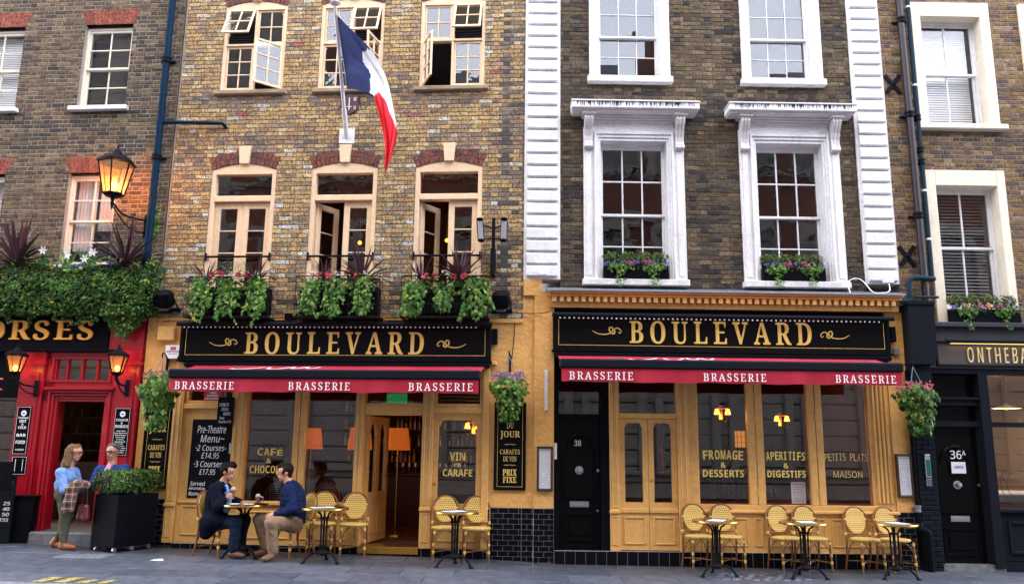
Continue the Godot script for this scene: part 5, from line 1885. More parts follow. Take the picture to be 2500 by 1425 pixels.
func awning(f, label, x0, x1, top, wall_x0, wall_x1, texts, script_at):
	var t = thing("awning", label, "awning", f, Vector3((x0 + x1) / 2, top, 0.05))
	var s = begin()
	cbx(s, wall_x0, top - 0.05, 0.02, wall_x1, top + 0.02, 0.16, 0.012)
	obj("cassette", s, M.black_satin, t)
	# sloping canopy with a slight sag between the arms
	s = begin()
	var n = 24
	var z0 = 0.12
	var z1 = 0.90
	var y0: float = top - 0.03
	var y1: float = top - 0.19
	for i in n:
		for j in 5:
			var q = []
			for e in [[i, j], [i + 1, j], [i + 1, j + 1], [i, j + 1]]:
				var a: float = float(e[0]) / n
				var b: float = e[1] / 5.0
				var sag: float = 0.022 * sin(PI * b) * (0.6 + 0.4 * sin(a * 25.0))
				q.append(Vector3(lerpf(x0, x1, a), lerpf(y0, y1, b) - sag, lerpf(z0, z1, b)))
			oquad(s, q[0], q[1], q[2], q[3], Vector3(0, 1, 0.3))
			oquad(s, q[0] - Vector3(0, 0.003, 0), q[1] - Vector3(0, 0.003, 0), q[2] - Vector3(0, 0.003, 0), q[3] - Vector3(0, 0.003, 0), Vector3(0, -1, -0.3))
	obj("canopy", s, M.crimson, t)
	s = begin()
	cbx(s, x0 - 0.03, y1 - 0.11, 0.87, x1 + 0.03, y1 + 0.025, 0.965, 0.022)
	obj("front_bar", s, M.navy_paint, t)
	# valance
	s = begin()
	var vy0: float = y1 - 0.30
	var vy1: float = y1 - 0.10
	var m = 60
	for i in m:
		var q = []
		for e in [[i, 0], [i + 1, 0], [i + 1, 1], [i, 1]]:
			var a: float = float(e[0]) / m
			var dz: float = (0.009 * sin(a * 31.0) + 0.006 * sin(a * 83.0 + 1.0) + 0.006 * sin(a * 57.0)) * (1 - e[1])
			q.append(Vector3(lerpf(x0, x1, a), (vy1 if e[1] else vy0 + 0.005 * sin(a * 47.0) + 0.004 * sin(a * 17.0)), 0.935 + dz))
		quad(s, q[0], q[1], q[2], q[3])
		quad(s, q[1] - Vector3(0, 0, 0.004), q[0] - Vector3(0, 0, 0.004), q[3] - Vector3(0, 0, 0.004), q[2] - Vector3(0, 0, 0.004))
	obj("valance", s, M.crimson, t)
	for e in texts: letters("BRASSERIE", serif, M.print_white, t, e[0] + 0.01, vy0 + 0.03, e[1] - 0.01, vy0 + 0.142, 0.954, 0.004, 0.10)
	# folding arms
	for a in [0.12, 0.88]:
		s = begin()
		var xa: float = lerpf(x0, x1, a)
		tube(s, [Vector3(xa, top - 0.06, 0.1), Vector3(xa + 0.35, top - 0.12, 0.5), Vector3(xa, y1 - 0.05, 0.9)], 0.022, 8)
		obj("folding_arm", s, M.steel, t)
	# white script strokes printed on the canopy
	var xf = Transform3D(Basis.IDENTITY, Vector3.ZERO)
	s = begin()
	var slope = Vector3(0, y1 - y0, z1 - z0)
	for st in [[Vector2(0.0, 0.60), Vector2(0.12, 0.68), Vector2(0.30, 0.60), Vector2(0.46, 0.35)], [Vector2(0.55, 0.4), Vector2(0.58, 0.62), Vector2(0.74, 0.62), Vector2(0.84, 0.35)], [Vector2(0.9, 0.3), Vector2(0.92, 0.55), Vector2(1.02, 0.52), Vector2(1.08, 0.3)], [Vector2(1.12, 0.3), Vector2(1.15, 0.52), Vector2(1.24, 0.5), Vector2(1.3, 0.3)]]:
		var p = smooth_path(st, 6)
		for i in p.size() - 1:
			var d: Vector2 = (p[i + 1] - p[i]).normalized()
			var nn = Vector2(-d.y, d.x) * 0.022
			var q = []
			for e in [p[i] - nn, p[i + 1] - nn, p[i + 1] + nn, p[i] + nn]:
				q.append(Vector3(script_at + e.x, lerpf(y0, y1, e.y) + 0.004, lerpf(z0, z1, e.y) + 0.002))
			oquad(s, q[0], q[1], q[2], q[3], Vector3(0, 1, 0.3))
	obj("script_print", s, M.print_white, t)

func flourish(parent, cx, cy, w, z):
	var s = begin()
	for fl in [-1, 1]:
		var p = []
		for v in [Vector2(0.05, 0.0), Vector2(0.25, 0.10), Vector2(0.4, -0.08), Vector2(0.62, 0.05), Vector2(1.0, 0.0)]: p.append(Vector2(cx + v.x * w * fl, cy + v.y * w))
		p = smooth_path(p, 4)
		var wd = []
		for i in p.size(): wd.append(0.0025)
		ribbon(s, p, wd, z, z + 0.002)
	obj("flourish", s, M.gold_flat, parent)

func menu_panel(f, label, x0, x1, y0, y1):
	var t = thing("gilt_panel", label, "sign", f, Vector3((x0 + x1) / 2, y0, 0.0))
	var s = begin()
	ring(s, x0, y0, x1, y1, 0.028, 0.0, 0.045, 0.008)
	obj("frame", s, M.black_satin, t)
	s = begin()
	bx(s, x0 + 0.028, y0 + 0.028, 0.0, x1 - 0.028, y1 - 0.028, 0.022)
	obj("board", s, M.black_gloss, t)
	s = begin()
	ring(s, x0 + 0.05, y0 + 0.05, x1 - 0.05, y1 - 0.05, 0.004, 0.022, 0.024, 0.0005)
	obj("gold_line", s, M.gold_flat, t)
	var c: float = (x0 + x1) / 2
	var w: float = (x1 - x0) / 2
	for e in [["PLAT", 0.80, 0.90, 0.62, serif_bold], ["DU", 0.70, 0.765, 0.22, serif], ["JOUR", 0.575, 0.67, 0.62, serif_bold], ["CARAFES", 0.405, 0.46, 0.62, serif], ["DE VIN", 0.325, 0.38, 0.42, serif], ["PRIX", 0.165, 0.235, 0.44, serif_bold], ["FIXE", 0.085, 0.15, 0.42, serif_bold]]:
		words("panel_lettering", e[0], e[4], M.gold_flat, t, c - w * e[3], y0 + (y1 - y0) * e[1], c + w * e[3], y0 + (y1 - y0) * e[2], 0.023, 0.003)
	flourish(t, c, y0 + (y1 - y0) * 0.515, w * 0.38, 0.022)
	flourish(t, c, y0 + (y1 - y0) * 0.28, w * 0.38, 0.022)

# Lines of print too small to read: thin uneven bars of ink.
func print_lines(t, x0, y0, x1, y1, n, z):
	var s = begin()
	for k in n:
		var yy: float = lerpf(y0, y1, float(k) / (n - 1))
		var x: float = x0
		while x < x1 - 0.01:
			var e: float = minf(x + rng.randf_range(0.01, 0.035), x1)
			bx(s, x, yy, z, e, yy + 0.006, z + 0.0006)
			x = e + 0.006 + (0.03 if rng.randf() < 0.08 else 0.0)
	var o = obj("small_print", s, M.ink_grey, t)
	o.set_meta("kind", "stuff")

func menu_case(label, x0, x1, y0, y1, z):
	var t = thing("menu_case", label, "menu case", FC, Vector3((x0 + x1) / 2, y0, z))
	var s = begin()
	bx(s, x0, y0, z, x1, y1, z + 0.03)
	ring(s, x0, y0, x1, y1, 0.028, z + 0.03, z + 0.06, 0.005)
	obj("case", s, M.dark_wood, t)
	s = begin()
	cbx(s, x0 + 0.036, y0 + 0.036, z + 0.03, x1 - 0.036, y1 - 0.036, z + 0.034, 0.001)
	obj("menu_sheet", s, M.paper, t)
	words("heading", "BOULEVARD", serif_bold, M.print_black, t, x0 + 0.055, y1 - 0.075, x1 - 0.055, y1 - 0.055, z + 0.0345, 0.001)
	print_lines(t, x0 + 0.055, y0 + 0.07, x1 - 0.055, y1 - 0.10, 18, z + 0.0345)
	plain_pane(t, x0 + 0.028, y0 + 0.028, x1 - 0.028, y1 - 0.028, z + 0.05, M.glass)

func build_signs_and_awnings():
	gilt_sign(FB, "black gilt shop sign with scrolls on the yellow brick house", -5.42, 2.96, -0.49, 3.50, -4.37, 3.05, -1.53, 3.40, -4.72, -1.10)
	gilt_sign(FC, "black gilt shop sign with scrolls under the dentil cornice", 0.77, 3.14, 5.97, 3.66, 1.95, 3.255, 4.76, 3.605, 1.60, 5.12)
	awning(FB, "crimson awning with white lettering shading the open brasserie door", -5.10, -0.57, 2.90, -5.30, -0.50, [[-5.02, -4.12], [-3.33, -2.41], [-1.58, -0.64]], -4.35)
	awning(FC, "crimson awning with white lettering over the row of tables by the black door", 0.84, 5.69, 3.08, 0.80, 5.95, [[0.94, 1.86], [2.84, 3.75], [4.72, 5.60]], 1.85)
	menu_panel(FB, "tall black gilt panel behind the hanging basket beside the pub", -5.90, -5.47, 0.98, 2.42)
	menu_panel(FB, "tall black gilt panel under the purple hanging basket between the shopfronts", -0.42, 0.06, 1.04, 2.34)
	menu_case("framed printed menu case beside the black door numbered 38", 0.535, 0.775, 1.04, 1.69, 0.045)
	menu_case("framed printed menu case on the ochre pier by the drainpipe", 5.945, 6.185, 1.0, 1.64, 0.0)
	# end shop fascia
	var t = thing("shop_sign", "dark shop fascia with tall thin cream letters at the end house", "sign", FC, Vector3(8.0, 2.94, 0.1))
	var s = begin()
	cbx(s, 6.62, 2.94, -0.1, 9.6, 3.34, 0.07, 0.01)
	obj("board", s, mat("fascia_grey", lin(0.055, 0.05, 0.055), 0.4), t)
	s = begin()
	cbx(s, 6.66, 2.96, 0.07, 9.6, 3.0, 0.10, 0.01)
	cbx(s, 6.66, 3.0, 0.07, 6.70, 3.30, 0.10, 0.01)
	obj("moulding", s, M.navy_paint, t)
	letters("ONTHEBA", sans, mat("letter_cream", lin(0.62, 0.53, 0.32), 0.4), t, 7.155, 3.03, 8.07, 3.265, 0.07, 0.02, 0.18)
	var l = thing("light_trough", "black lamp tube glowing over the cream lettered fascia", "light", FC, Vector3(8.2, 3.35, 0.2))
	s = begin()
	tube(s, [Vector3(6.78, 3.345, 0.20), Vector3(9.6, 3.345, 0.20)], 0.03, 12)
	obj("tube", s, M.navy_paint, l)
	s = begin()
	cbx(s, 6.85, 3.300, 0.17, 9.55, 3.313, 0.20, 0.003)
	obj("lamp_strip", s, M.sign_light_strip, l)
	var al = AreaLight3D.new()
	if al:
		al.name = "glow"
		al.light_color = Color(1.0, 0.85, 0.5)
		al.light_energy = 0.25
		al.area_size = Vector2(2.6, 0.03)
		al.shadow_enabled = true
		l.add_child(al)
		al.position = Vector3(0, -0.058, -0.02)
		al.rotation_degrees = Vector3(-90, 0, 0)
	# round emblem on the end shop glass
	var e = thing("window_emblem", "thin dark ring emblem printed on the end shop window", "emblem", FC, Vector3(7.85, 1.2, -0.04))
	s = begin()
	for r in [0.30, 0.21]:
		var pts = []
		for k in 33: pts.append(Vector3(7.85 + r * cos(TAU * k / 32), 1.2 + r * sin(TAU * k / 32), -0.046))
		tube(s, pts, 0.004, 5, false)
	obj("ring", s, M.print_black, e)
	arc_words("LONDON", sans_bold, e, 7.80, 0.93, 0.30, 0.045, -0.05, -0.046, M.print_black)
	s = begin()
	var st = PackedVector2Array()
	for k in 10: st.append(Vector2(7.60, 1.28) + Vector2(sin(TAU * k / 10), cos(TAU * k / 10)) * (0.035 if k % 2 == 0 else 0.015))
	prism(s, st, -0.047, -0.045)
	obj("star", s, M.print_black, e)

# ---------- fittings on the walls ----------
func pipe_collar(s, at: Vector3, r):
	lathe(s, [Vector2(r, -0.05), Vector2(r * 1.35, -0.045), Vector2(r * 1.4, -0.02), Vector2(r * 1.2, -0.01), Vector2(r * 1.2, 0.02), Vector2(r * 1.4, 0.025), Vector2(r * 1.35, 0.05), Vector2(r, 0.055)], 14, Transform3D(Basis.IDENTITY, at))
	cbx(s, at.x - r * 2.2, at.y - 0.02, 0.0, at.x + r * 2.2, at.y + 0.02, 0.025, 0.004)

func lantern(label, f, c: Vector3, h, r_top, r_low, sides, mount: Vector3, energy, turn = 0.0):
	var t = thing("wall_lantern", label, "lantern", f, mount)
	var x = Transform3D(Basis.IDENTITY, c)
	var y0: float = 0.0
	var y1: float = h * 0.60
	var s = begin()
	for k in sides:
		var a = TAU * k / sides + turn
		var d = Vector3(cos(a), 0, sin(a))
		tube(s, [c + d * r_low + Vector3(0, y0, 0), c + d * r_top + Vector3(0, y1, 0)], 0.013, 6)
	lathe(s, [Vector2(0, y0 - 0.04), Vector2(r_low * 0.7, y0 - 0.035), Vector2(r_low * 1.1, y0), Vector2(r_low * 1.05, y0 + 0.02), Vector2(0, y0 + 0.02)], sides, x, turn)
	lathe(s, [Vector2(r_top * 0.96, y1 - 0.02), Vector2(r_top * 1.12, y1), Vector2(r_top * 1.12, y1 + 0.02), Vector2(r_top * 0.62, y1 + h * 0.14), Vector2(r_top * 0.34, y1 + h * 0.17), Vector2(r_top * 0.30, y1 + h * 0.22), Vector2(r_top * 0.16, y1 + h * 0.26), Vector2(0.012, y1 + h * 0.30), Vector2(0.022, y1 + h * 0.33), Vector2(0.008, y1 + h * 0.36), Vector2(0.0, h)], sides, x, turn)
	obj("frame", s, M.black_iron, t)
	for k in sides:
		var a = TAU * k / sides + turn
		var b = TAU * (k + 1) / sides + turn
		var d = Vector3(cos(a), 0, sin(a))
		var e = Vector3(cos(b), 0, sin(b))
		s = begin()
		quad(s, c + d * r_low + Vector3(0, y0 + 0.02, 0), c + e * r_low + Vector3(0, y0 + 0.02, 0), c + e * r_top + Vector3(0, y1, 0), c + d * r_top + Vector3(0, y1, 0))
		obj("pane", s, M.lamp_glass, t)
	s = begin()
	sphere(s, c + Vector3(0, h * 0.16, 0), Vector3(r_low * 0.42, r_low * 0.55, r_low * 0.42), 12)
	obj("bulb", s, M.bulb, t)
	s = begin()
	var low = c + Vector3(0, -0.04, 0)
	lathe(s, [Vector2(0.0, -0.30 * h), Vector2(0.012, -0.26 * h), Vector2(0.03, -0.16 * h), Vector2(0.022, -0.13 * h), Vector2(0.04, -0.05 * h), Vector2(0.0, 0.0)], 10, x)
	tube(s, smooth_path([c + Vector3(0, -0.14 * h, 0), c.lerp(mount, 0.35) + Vector3(0, -0.20 * h, 0), mount + Vector3(0, 0.02, 0.02)], 6), 0.016, 8)
	tube(s, smooth_path([c + Vector3(0, -0.20 * h, 0), c.lerp(mount, 0.5) + Vector3(0, -0.36 * h, 0), mount + Vector3(0, -0.22 * h, 0.02)], 6), 0.011, 8)
	cbx(s, mount.x - 0.035, mount.y - 0.30 * h, mount.z, mount.x + 0.035, mount.y + 0.12, mount.z + 0.03, 0.01)
	obj("bracket", s, M.black_iron, t)
	var l = OmniLight3D.new()
	l.name = "glow"
	l.light_color = Color(1.0, 0.58, 0.22)
	l.light_energy = energy
	l.light_size = r_low * 0.4
	l.omni_range = 10.0
	l.omni_attenuation = 2.0
	l.shadow_enabled = true
	t.add_child(l)
	l.position = c + Vector3(0, h * 0.16, 0) - mount

func box_thing(called, label, category, f, x0, y0, z0, x1, y1, z1, m, bev = 0.01) -> Node3D:
	var t = thing(called, label, category, f, Vector3((x0 + x1) / 2, y0, z0))
	var s = begin()
	cbx(s, x0, y0, z0, x1, y1, z1, bev)
	obj("body", s, m, t)
	return t

func flood_light(label, f, c: Vector3):
	var t = thing("flood_light", label, "floodlight", f, Vector3(c.x, c.y, 0))
	var x = Transform3D(Basis(Vector3.RIGHT, 0.35), c)
	var s = begin()
	lathe(s, [Vector2(0.0, 0.15), Vector2(0.09, 0.145), Vector2(0.135, 0.10), Vector2(0.15, 0.0), Vector2(0.135, -0.09), Vector2(0.10, -0.12), Vector2(0.0, -0.12)], 18, x)
	for k in 9: cbx(s, -0.006 + (k - 4) * 0.03, -0.10, 0.10, 0.006 + (k - 4) * 0.03, 0.10, 0.158 - 0.008 * absf(k - 4), 0.003, x)
	obj("housing", s, M.black_satin, t)
	s = begin()
	cbx(s, -0.07, -0.165, -0.05, 0.07, -0.125, 0.08, 0.01, x)
	obj("gear_box", s, M.lead, t)
	s = begin()
	for sg in [-1, 1]: tube(s, [x * Vector3(sg * 0.15, 0, 0), Vector3(c.x + sg * 0.14, c.y - 0.12, 0.04)], 0.012, 6)
	cbx(s, c.x - 0.16, c.y - 0.16, 0.0, c.x + 0.16, c.y - 0.10, 0.05, 0.006)
	obj("yoke", s, M.black_iron, t)

func text_board(label, f, x0, y0, x1, y1, z, lines: Array, m_board, m_text, frame = true) -> Node3D:
	var t = thing("notice_board", label, "sign", f, Vector3((x0 + x1) / 2, y0, z))
	var s = begin()
	cbx(s, x0, y0, z, x1, y1, z + 0.014, 0.003)
	obj("board", s, m_board, t)
	if frame:
		s = begin()
		ring(s, x0 + 0.008, y0 + 0.008, x1 - 0.008, y1 - 0.008, 0.004, z + 0.014, z + 0.017, 0.001)
		obj("border", s, m_text, t)
	var w: float = x1 - x0
	var h: float = y1 - y0
	for e in lines:
		words("board_lettering", e[0], e[4], m_text, t, x0 + w * (0.5 - e[3] / 2), y0 + h * e[1], x0 + w * (0.5 + e[3] / 2), y0 + h * e[2], z + 0.0145, 0.003)
	return t

func build_wall_fittings():
	# drainpipe between the pub and the yellow house
	var t = thing("drainpipe", "dark blue cast iron drainpipe between the pub and the yellow house", "drainpipe", FA, Vector3(-0.2, 3.9, 0.09))
	var s = begin()
	tube(s, [Vector3(-0.2, 9.8, 0.09), Vector3(-0.2, 3.9, 0.09)], 0.058, 14)
	obj("pipe", s, M.pipe_blue, t)
	for y in [8.05, 6.32, 4.52]:
		s = begin()
		pipe_collar(s, Vector3(-0.2, y, 0.09), 0.058)
		obj("collar", s, M.black_iron, t)
	s = begin()
	tube(s, smooth_path([Vector3(-0.2, 6.93, 0.10), Vector3(0.25, 6.92, 0.09), Vector3(0.80, 6.90, 0.08), Vector3(0.88, 6.885, 0.06), Vector3(0.90, 6.85, -0.02)], 5), 0.030, 10)
	obj("branch_pipe", s, M.pipe_blue, t)
	# lanterns
	lantern("large six sided gas lantern glowing on a bracket above the ivy", FA, Vector3(-0.60, 5.53, 0.55), 0.86, 0.27, 0.155, 6, Vector3(-0.30, 5.22, 0.02), 1.6, 0.26)
	lantern("small glowing lantern on the red pilaster right of the pub door", FA, Vector3(-0.36, 2.72, 0.33), 0.46, 0.165, 0.085, 4, Vector3(-0.30, 2.52, 0.09), 0.10, 0.5)
	lantern("small glowing lantern on the red pilaster left of the pub door", FA, Vector3(-2.02, 2.72, 0.33), 0.46, 0.165, 0.085, 4, Vector3(-1.80, 2.50, 0.09), 0.10, 0.5)
	# flagpole and flag
	t = thing("flagpole", "white leaning flagpole on a square wall plate", "flagpole", I, Vector3(-2.62, 6.66, -0.25))
	s = begin()
	cbx(s, -2.74, 6.54, -0.262, -2.49, 6.79, -0.235, 0.004, Transform3D(Basis.IDENTITY, Vector3(0, 0, 0)))
	obj("wall_plate", s, M.white, t)
	s = begin()
	tube(s, [Vector3(-2.62, 6.64, -0.25), Vector3(-2.62, 7.0, 0.055), Vector3(-2.62, 7.02, 0.075)], [0.04, 0.04, 0.03], 12)
	tube(s, [Vector3(-2.62, 7.0, 0.055), Vector3(-2.62, 8.22, 1.12)], [0.03, 0.026], 12)
	obj("pole", s, M.white, t)
	s = begin()
	lathe(s, [Vector2(0, -0.02), Vector2(0.05, -0.015), Vector2(0.085, 0.01), Vector2(0.07, 0.03), Vector2(0.02, 0.05), Vector2(0, 0.05)], 16, Transform3D(Basis.IDENTITY, Vector3(-2.62, 8.24, 1.13)))
	obj("finial", s, M.white, t)
	build_flag()
	# shield plaque
	t = thing("shield_plaque", "small dark shield plaque with a sword on the yellow brick", "plaque", FB, Vector3(-2.92, 7.04, 0))
	s = begin()
	var sh = PackedVector2Array()
	for v in [Vector2(-0.16, 0.13), Vector2(-0.12, 0.17), Vector2(-0.06, 0.15), Vector2(0, 0.185), Vector2(0.06, 0.15), Vector2(0.12, 0.17), Vector2(0.16, 0.13), Vector2(0.14, 0.02), Vector2(0.16, -0.06), Vector2(0.11, -0.13), Vector2(0, -0.18), Vector2(-0.11, -0.13), Vector2(-0.16, -0.06), Vector2(-0.14, 0.02)]: sh.append(v + Vector2(-2.92, 7.22))
	prism(s, sh, 0.0, 0.035)
	obj("shield", s, mat("plaque_plum", lin(0.06, 0.018, 0.022), 0.45), t)
	s = begin()
	cbx(s, -2.928, 7.11, 0.035, -2.912, 7.33, 0.043, 0.002)
	cbx(s, -2.965, 7.16, 0.035, -2.875, 7.174, 0.042, 0.002)
	obj("sword", s, M.white_worn, t)
	words("letter", "M", serif_bold, M.white_worn, t, -2.85, 7.27, -2.80, 7.33, 0.036, 0.005)
	words("letter", "S", serif_bold, M.white_worn, t, -2.845, 7.12, -2.805, 7.18, 0.036, 0.005)
	# infrared heaters on their post
	t = thing("patio_heater", "black wall post with two tilted infrared heater heads", "heater", FB, Vector3(-0.47, 4.27, 0.02))
	s = begin()
	cbx(s, -0.515, 4.27, 0.0, -0.435, 4.72, 0.16, 0.01)
	cbx(s, -0.50, 4.72, 0.05, -0.45, 5.22, 0.13, 0.008)
	tube(s, [Vector3(-0.66, 5.08, 0.22), Vector3(-0.47, 5.05, 0.10), Vector3(-0.30, 5.08, 0.22)], 0.012, 6)
	tube(s, [Vector3(-0.64, 4.84, 0.24), Vector3(-0.47, 4.88, 0.10), Vector3(-0.30, 4.84, 0.24)], 0.012, 6)
	obj("post", s, M.black_iron, t)
	for sg in [-1, 1]:
		var c = Vector3(-0.48 + sg * 0.185, 4.98, 0.28)
		var x = Transform3D(Basis(Vector3.FORWARD, -0.08 if sg < 0 else 0.02) * Basis(Vector3.UP, sg * 0.3), c)
		s = begin()
		var prof = PackedVector2Array()
		for k in 9: prof.append(Vector2(-0.055 * cos(PI * k / 8), -0.06 * sin(PI * k / 8)))
		for k in 9: prof.append(Vector2(0.048 * cos(PI * k / 8), -0.052 * sin(PI * k / 8)))
		prism(s, prof, -0.17, 0.17, x * Transform3D(Basis(Vector3(1, 0, 0), Vector3(0, 0, 1), Vector3(0, -1, 0)), Vector3.ZERO))
		for e in [-0.17, 0.17]: sphere(s, x * Vector3(0, e, -0.01), Vector3(0.055, 0.03, 0.055), 12)
		obj("heater_head", s, M.black_satin, t)
		s = begin()
		cbx(s, -0.045, -0.165, -0.012, 0.045, 0.165, -0.006, 0.002, x)
		obj("reflector", s, M.steel, t)
	flood_light("black floodlight on the wall between the ivy and the first planter", FB, Vector3(-5.66, 3.89, 0.24))
	flood_light("black floodlight on the brick above the ochre pier", FB, Vector3(-0.33, 3.87, 0.24))
	# boxes and cables
	t = thing("alarm_box", "white shield shaped alarm box with a red castle mark", "alarm box", FB, Vector3(-5.53, 2.97, 0.0))
	s = begin()
	prism(s, PackedVector2Array([Vector2(-5.66, 3.19), Vector2(-5.40, 3.19), Vector2(-5.41, 3.08), Vector2(-5.46, 2.98), Vector2(-5.60, 2.98), Vector2(-5.65, 3.08)]), 0.0, 0.08)
	obj("case", s, M.plastic_white, t)
	words("alarm_lettering", "KRYPTO", serif_bold, mat("ink_navy", lin(0.02, 0.03, 0.10), 0.6), t, -5.63, 3.075, -5.43, 3.105, 0.0805, 0.002)
	words("alarm_lettering", "SECURITY", sans, M.ink_navy, t, -5.61, 3.045, -5.45, 3.06, 0.0805, 0.002)
	s = begin()
	for k in 3: bx(s, -5.575 + k * 0.035, 3.15, 0.08, -5.555 + k * 0.035, 3.17, 0.0825)
	bx(s, -5.575, 3.115, 0.08, -5.485, 3.15, 0.0825)
	obj("castle_mark", s, mat("mark_red", lin(0.45, 0.02, 0.03), 0.6), t)
	box_thing("junction_box", "ochre painted square box under the floodlight", "box", FB, -5.81, 3.26, 0.0, -5.53, 3.49, 0.10, M.ochre, 0.015)
	box_thing("small_speaker", "slim black speaker at the end of the left gilt sign", "speaker", FB, -0.475, 3.22, 0.0, -0.39, 3.46, 0.09, M.black_satin)
	box_thing("small_speaker", "slim black speaker at the end of the right gilt sign", "speaker", FC, 5.985, 3.33, 0.0, 6.075, 3.57, 0.09, M.black_satin)
	box_thing("sensor_box", "small grey box under the speaker on the ochre pier", "box", FC, 6.03, 3.13, 0.0, 6.12, 3.24, 0.06, M.lead)
	box_thing("bell_box", "small ochre box beside the awning end over the pier", "box", FB, -0.47, 2.90, 0.0, -0.40, 2.96, 0.08, M.ochre)
	box_thing("transformer_box", "small black box on the brick between the first two planters", "box", FB, -3.77, 3.60, 0.0, -3.58, 3.70, 0.08, M.black_satin)
	box_thing("wall_spotlight", "small white spotlight at the foot of the left white quoins", "spotlight", FC, 0.55, 4.27, 0.09, 0.69, 4.40, 0.20, M.plastic_white, 0.02)
	box_thing("weathered_strip", "weathered white wooden strip screwed to the ochre pier", "strip", FC, 0.645, 2.22, 0.045, 0.70, 2.83, 0.065, M.white_worn, 0.004)
	box_thing("bell_plate", "small pale bell plate at the jamb of door 38", "plate", FC, 0.795, 1.50, 0.045, 0.835, 1.74, 0.052, M.white_worn, 0.003)
	t = thing("white_cable", "looped white cable and junction boxes at the foot of the right quoins", "cable", FC, Vector3(5.75, 4.1, 0.1))
	s = begin()
	tube(s, smooth_path([Vector3(5.36, 4.06, 0.2), Vector3(5.37, 4.25, 0.10), Vector3(5.50, 4.32, 0.08), Vector3(5.62, 4.28, 0.08), Vector3(5.70, 4.08, 0.22), Vector3(5.85, 4.07, 0.22), Vector3(5.97, 4.11, 0.20), Vector3(5.99, 4.24, 0.15)], 5), 0.009, 6)
	obj("cable", s, M.plastic_white, t)
	s = begin()
	cbx(s, 5.92, 4.24, 0.085, 6.07, 4.36, 0.17, 0.01)
	obj("junction_box", s, M.plastic_white, t)
	s = begin()
	sphere(s, Vector3(5.50, 4.31, 0.06), Vector3(0.035, 0.035, 0.03), 10)
	obj("plug", s, M.lead, t)
	t = thing("black_cable", "thin black cable sagging across the ochre pier to the right sign", "cable", FB, Vector3(-0.2, 3.7, 0.05))
	s = begin()
	tube(s, smooth_path([Vector3(-0.25, 3.75, 0.08), Vector3(-0.1, 3.715, 0.03), Vector3(0.25, 3.70, 0.06), Vector3(0.47, 3.74, 0.08)], 5), 0.006, 5)
	tube(s, smooth_path([Vector3(-0.13, 3.60, 0.02), Vector3(-0.14, 3.3, 0.012), Vector3(-0.17, 3.0, 0.012)], 5), 0.006, 5)
	obj("cable", s, M.black_iron, t)
	# notices
	text_board("black pub board with gilt text left of the pub door", FA, -2.06, 1.47, -1.83, 2.21, 0.092, [["Traditional", 0.74, 0.79, 0.72, serif], ["HOT", 0.66, 0.72, 0.5, serif_bold], ["&", 0.605, 0.645, 0.14, serif_bold], ["COLD", 0.53, 0.59, 0.56, serif_bold], ["BAR", 0.37, 0.43, 0.66, sans_bold], ["FOOD", 0.22, 0.29, 0.66, sans_bold], ["Available", 0.08, 0.12, 0.62, serif]], M.black_gloss, M.chalk)
	text_board("black pub board with gilt text right of the pub door", FA, -0.45, 1.47, -0.20, 2.20, 0.092, [["COACH", 0.72, 0.77, 0.76, serif_bold], ["&", 0.66, 0.70, 0.12, serif_bold], ["HORSES", 0.58, 0.64, 0.86, serif_bold], ["Proprietors", 0.50, 0.53, 0.6, serif_bold], ["James Joseph Ryan", 0.455, 0.485, 0.8, serif_bold], ["Michael Brogan", 0.41, 0.44, 0.72, serif_bold], ["& Sean Ryan", 0.365, 0.395, 0.6, serif_bold], ["are hereby", 0.32, 0.35, 0.5, serif_bold], ["licensed to sell", 0.275, 0.305, 0.66, serif_bold], ["by retail", 0.23, 0.26, 0.4, serif_bold], ["Beers, Wines,", 0.185, 0.215, 0.62, serif_bold], ["Spirits & Tobacco", 0.14, 0.17, 0.8, serif_bold], ["for consumption", 0.095, 0.125, 0.72, serif_bold], ["the premises", 0.05, 0.08, 0.6, serif_bold]], M.black_gloss, M.chalk)
	for e in [[-1.945, FA], [-0.325, FA]]:
		t = thing("round_emblem", "small round cream emblem at the top of a pub board", "emblem", FA, Vector3(e[0], 2.11, 0.106), "emblems on the pub boards")
		s = begin()
		lathe(s, [Vector2(0, 0), Vector2(0.045, 0), Vector2(0.045, 0.003), Vector2(0, 0.0035)], 18, Transform3D(Basis(Vector3.RIGHT, PI / 2), Vector3(e[0], 2.105, 0.107)))
		obj("disc", s, M.paper, t)
		s = begin()
		cbx(s, e[0] - 0.02, 2.095, 0.110, e[0] + 0.02, 2.112, 0.1115, 0.001)
		obj("coach_mark", s, M.print_black, t)
	text_board("small black framed notice with a pint glass below the left pub board", FA, -2.05, 1.16, -1.80, 1.44, 0.092, [["|   |", 0.2, 0.85, 0.5, sans]], M.black_gloss, M.chalk)
	t = text_board("chalkboard of dinner prices in the ochre bay behind the seated man", FB, -5.15, 0.85, -4.51, 2.04, -0.02, [], M.slate, M.chalk, false)
	for e in [["Pre-Theatre", -5.06, 1.83, -4.58, 1.95], ["Menu~", -5.0, 1.69, -4.60, 1.80], ["·2 Courses-", -5.07, 1.56, -4.55, 1.65], ["£14.95", -4.97, 1.445, -4.66, 1.535], ["·3 Courses", -5.08, 1.315, -4.60, 1.405], ["£17.95", -4.98, 1.20, -4.70, 1.285], ["Served", -5.11, 1.035, -4.85, 1.10], ["Monday", -5.12, 0.96, -4.84, 1.02], ["Noon-6:30", -5.12, 0.885, -4.80, 0.945]]:
		words("chalk_lettering", e[0], sans, M.chalk, t, e[1], e[2], e[3] - 0.03, e[4], -0.0055, 0.002, 0.12)
	t = text_board("small hanging chalkboard in front of the ochre post", FB, -4.73, 1.95, -4.47, 2.38, 0.07, [], M.slate, M.chalk, false)
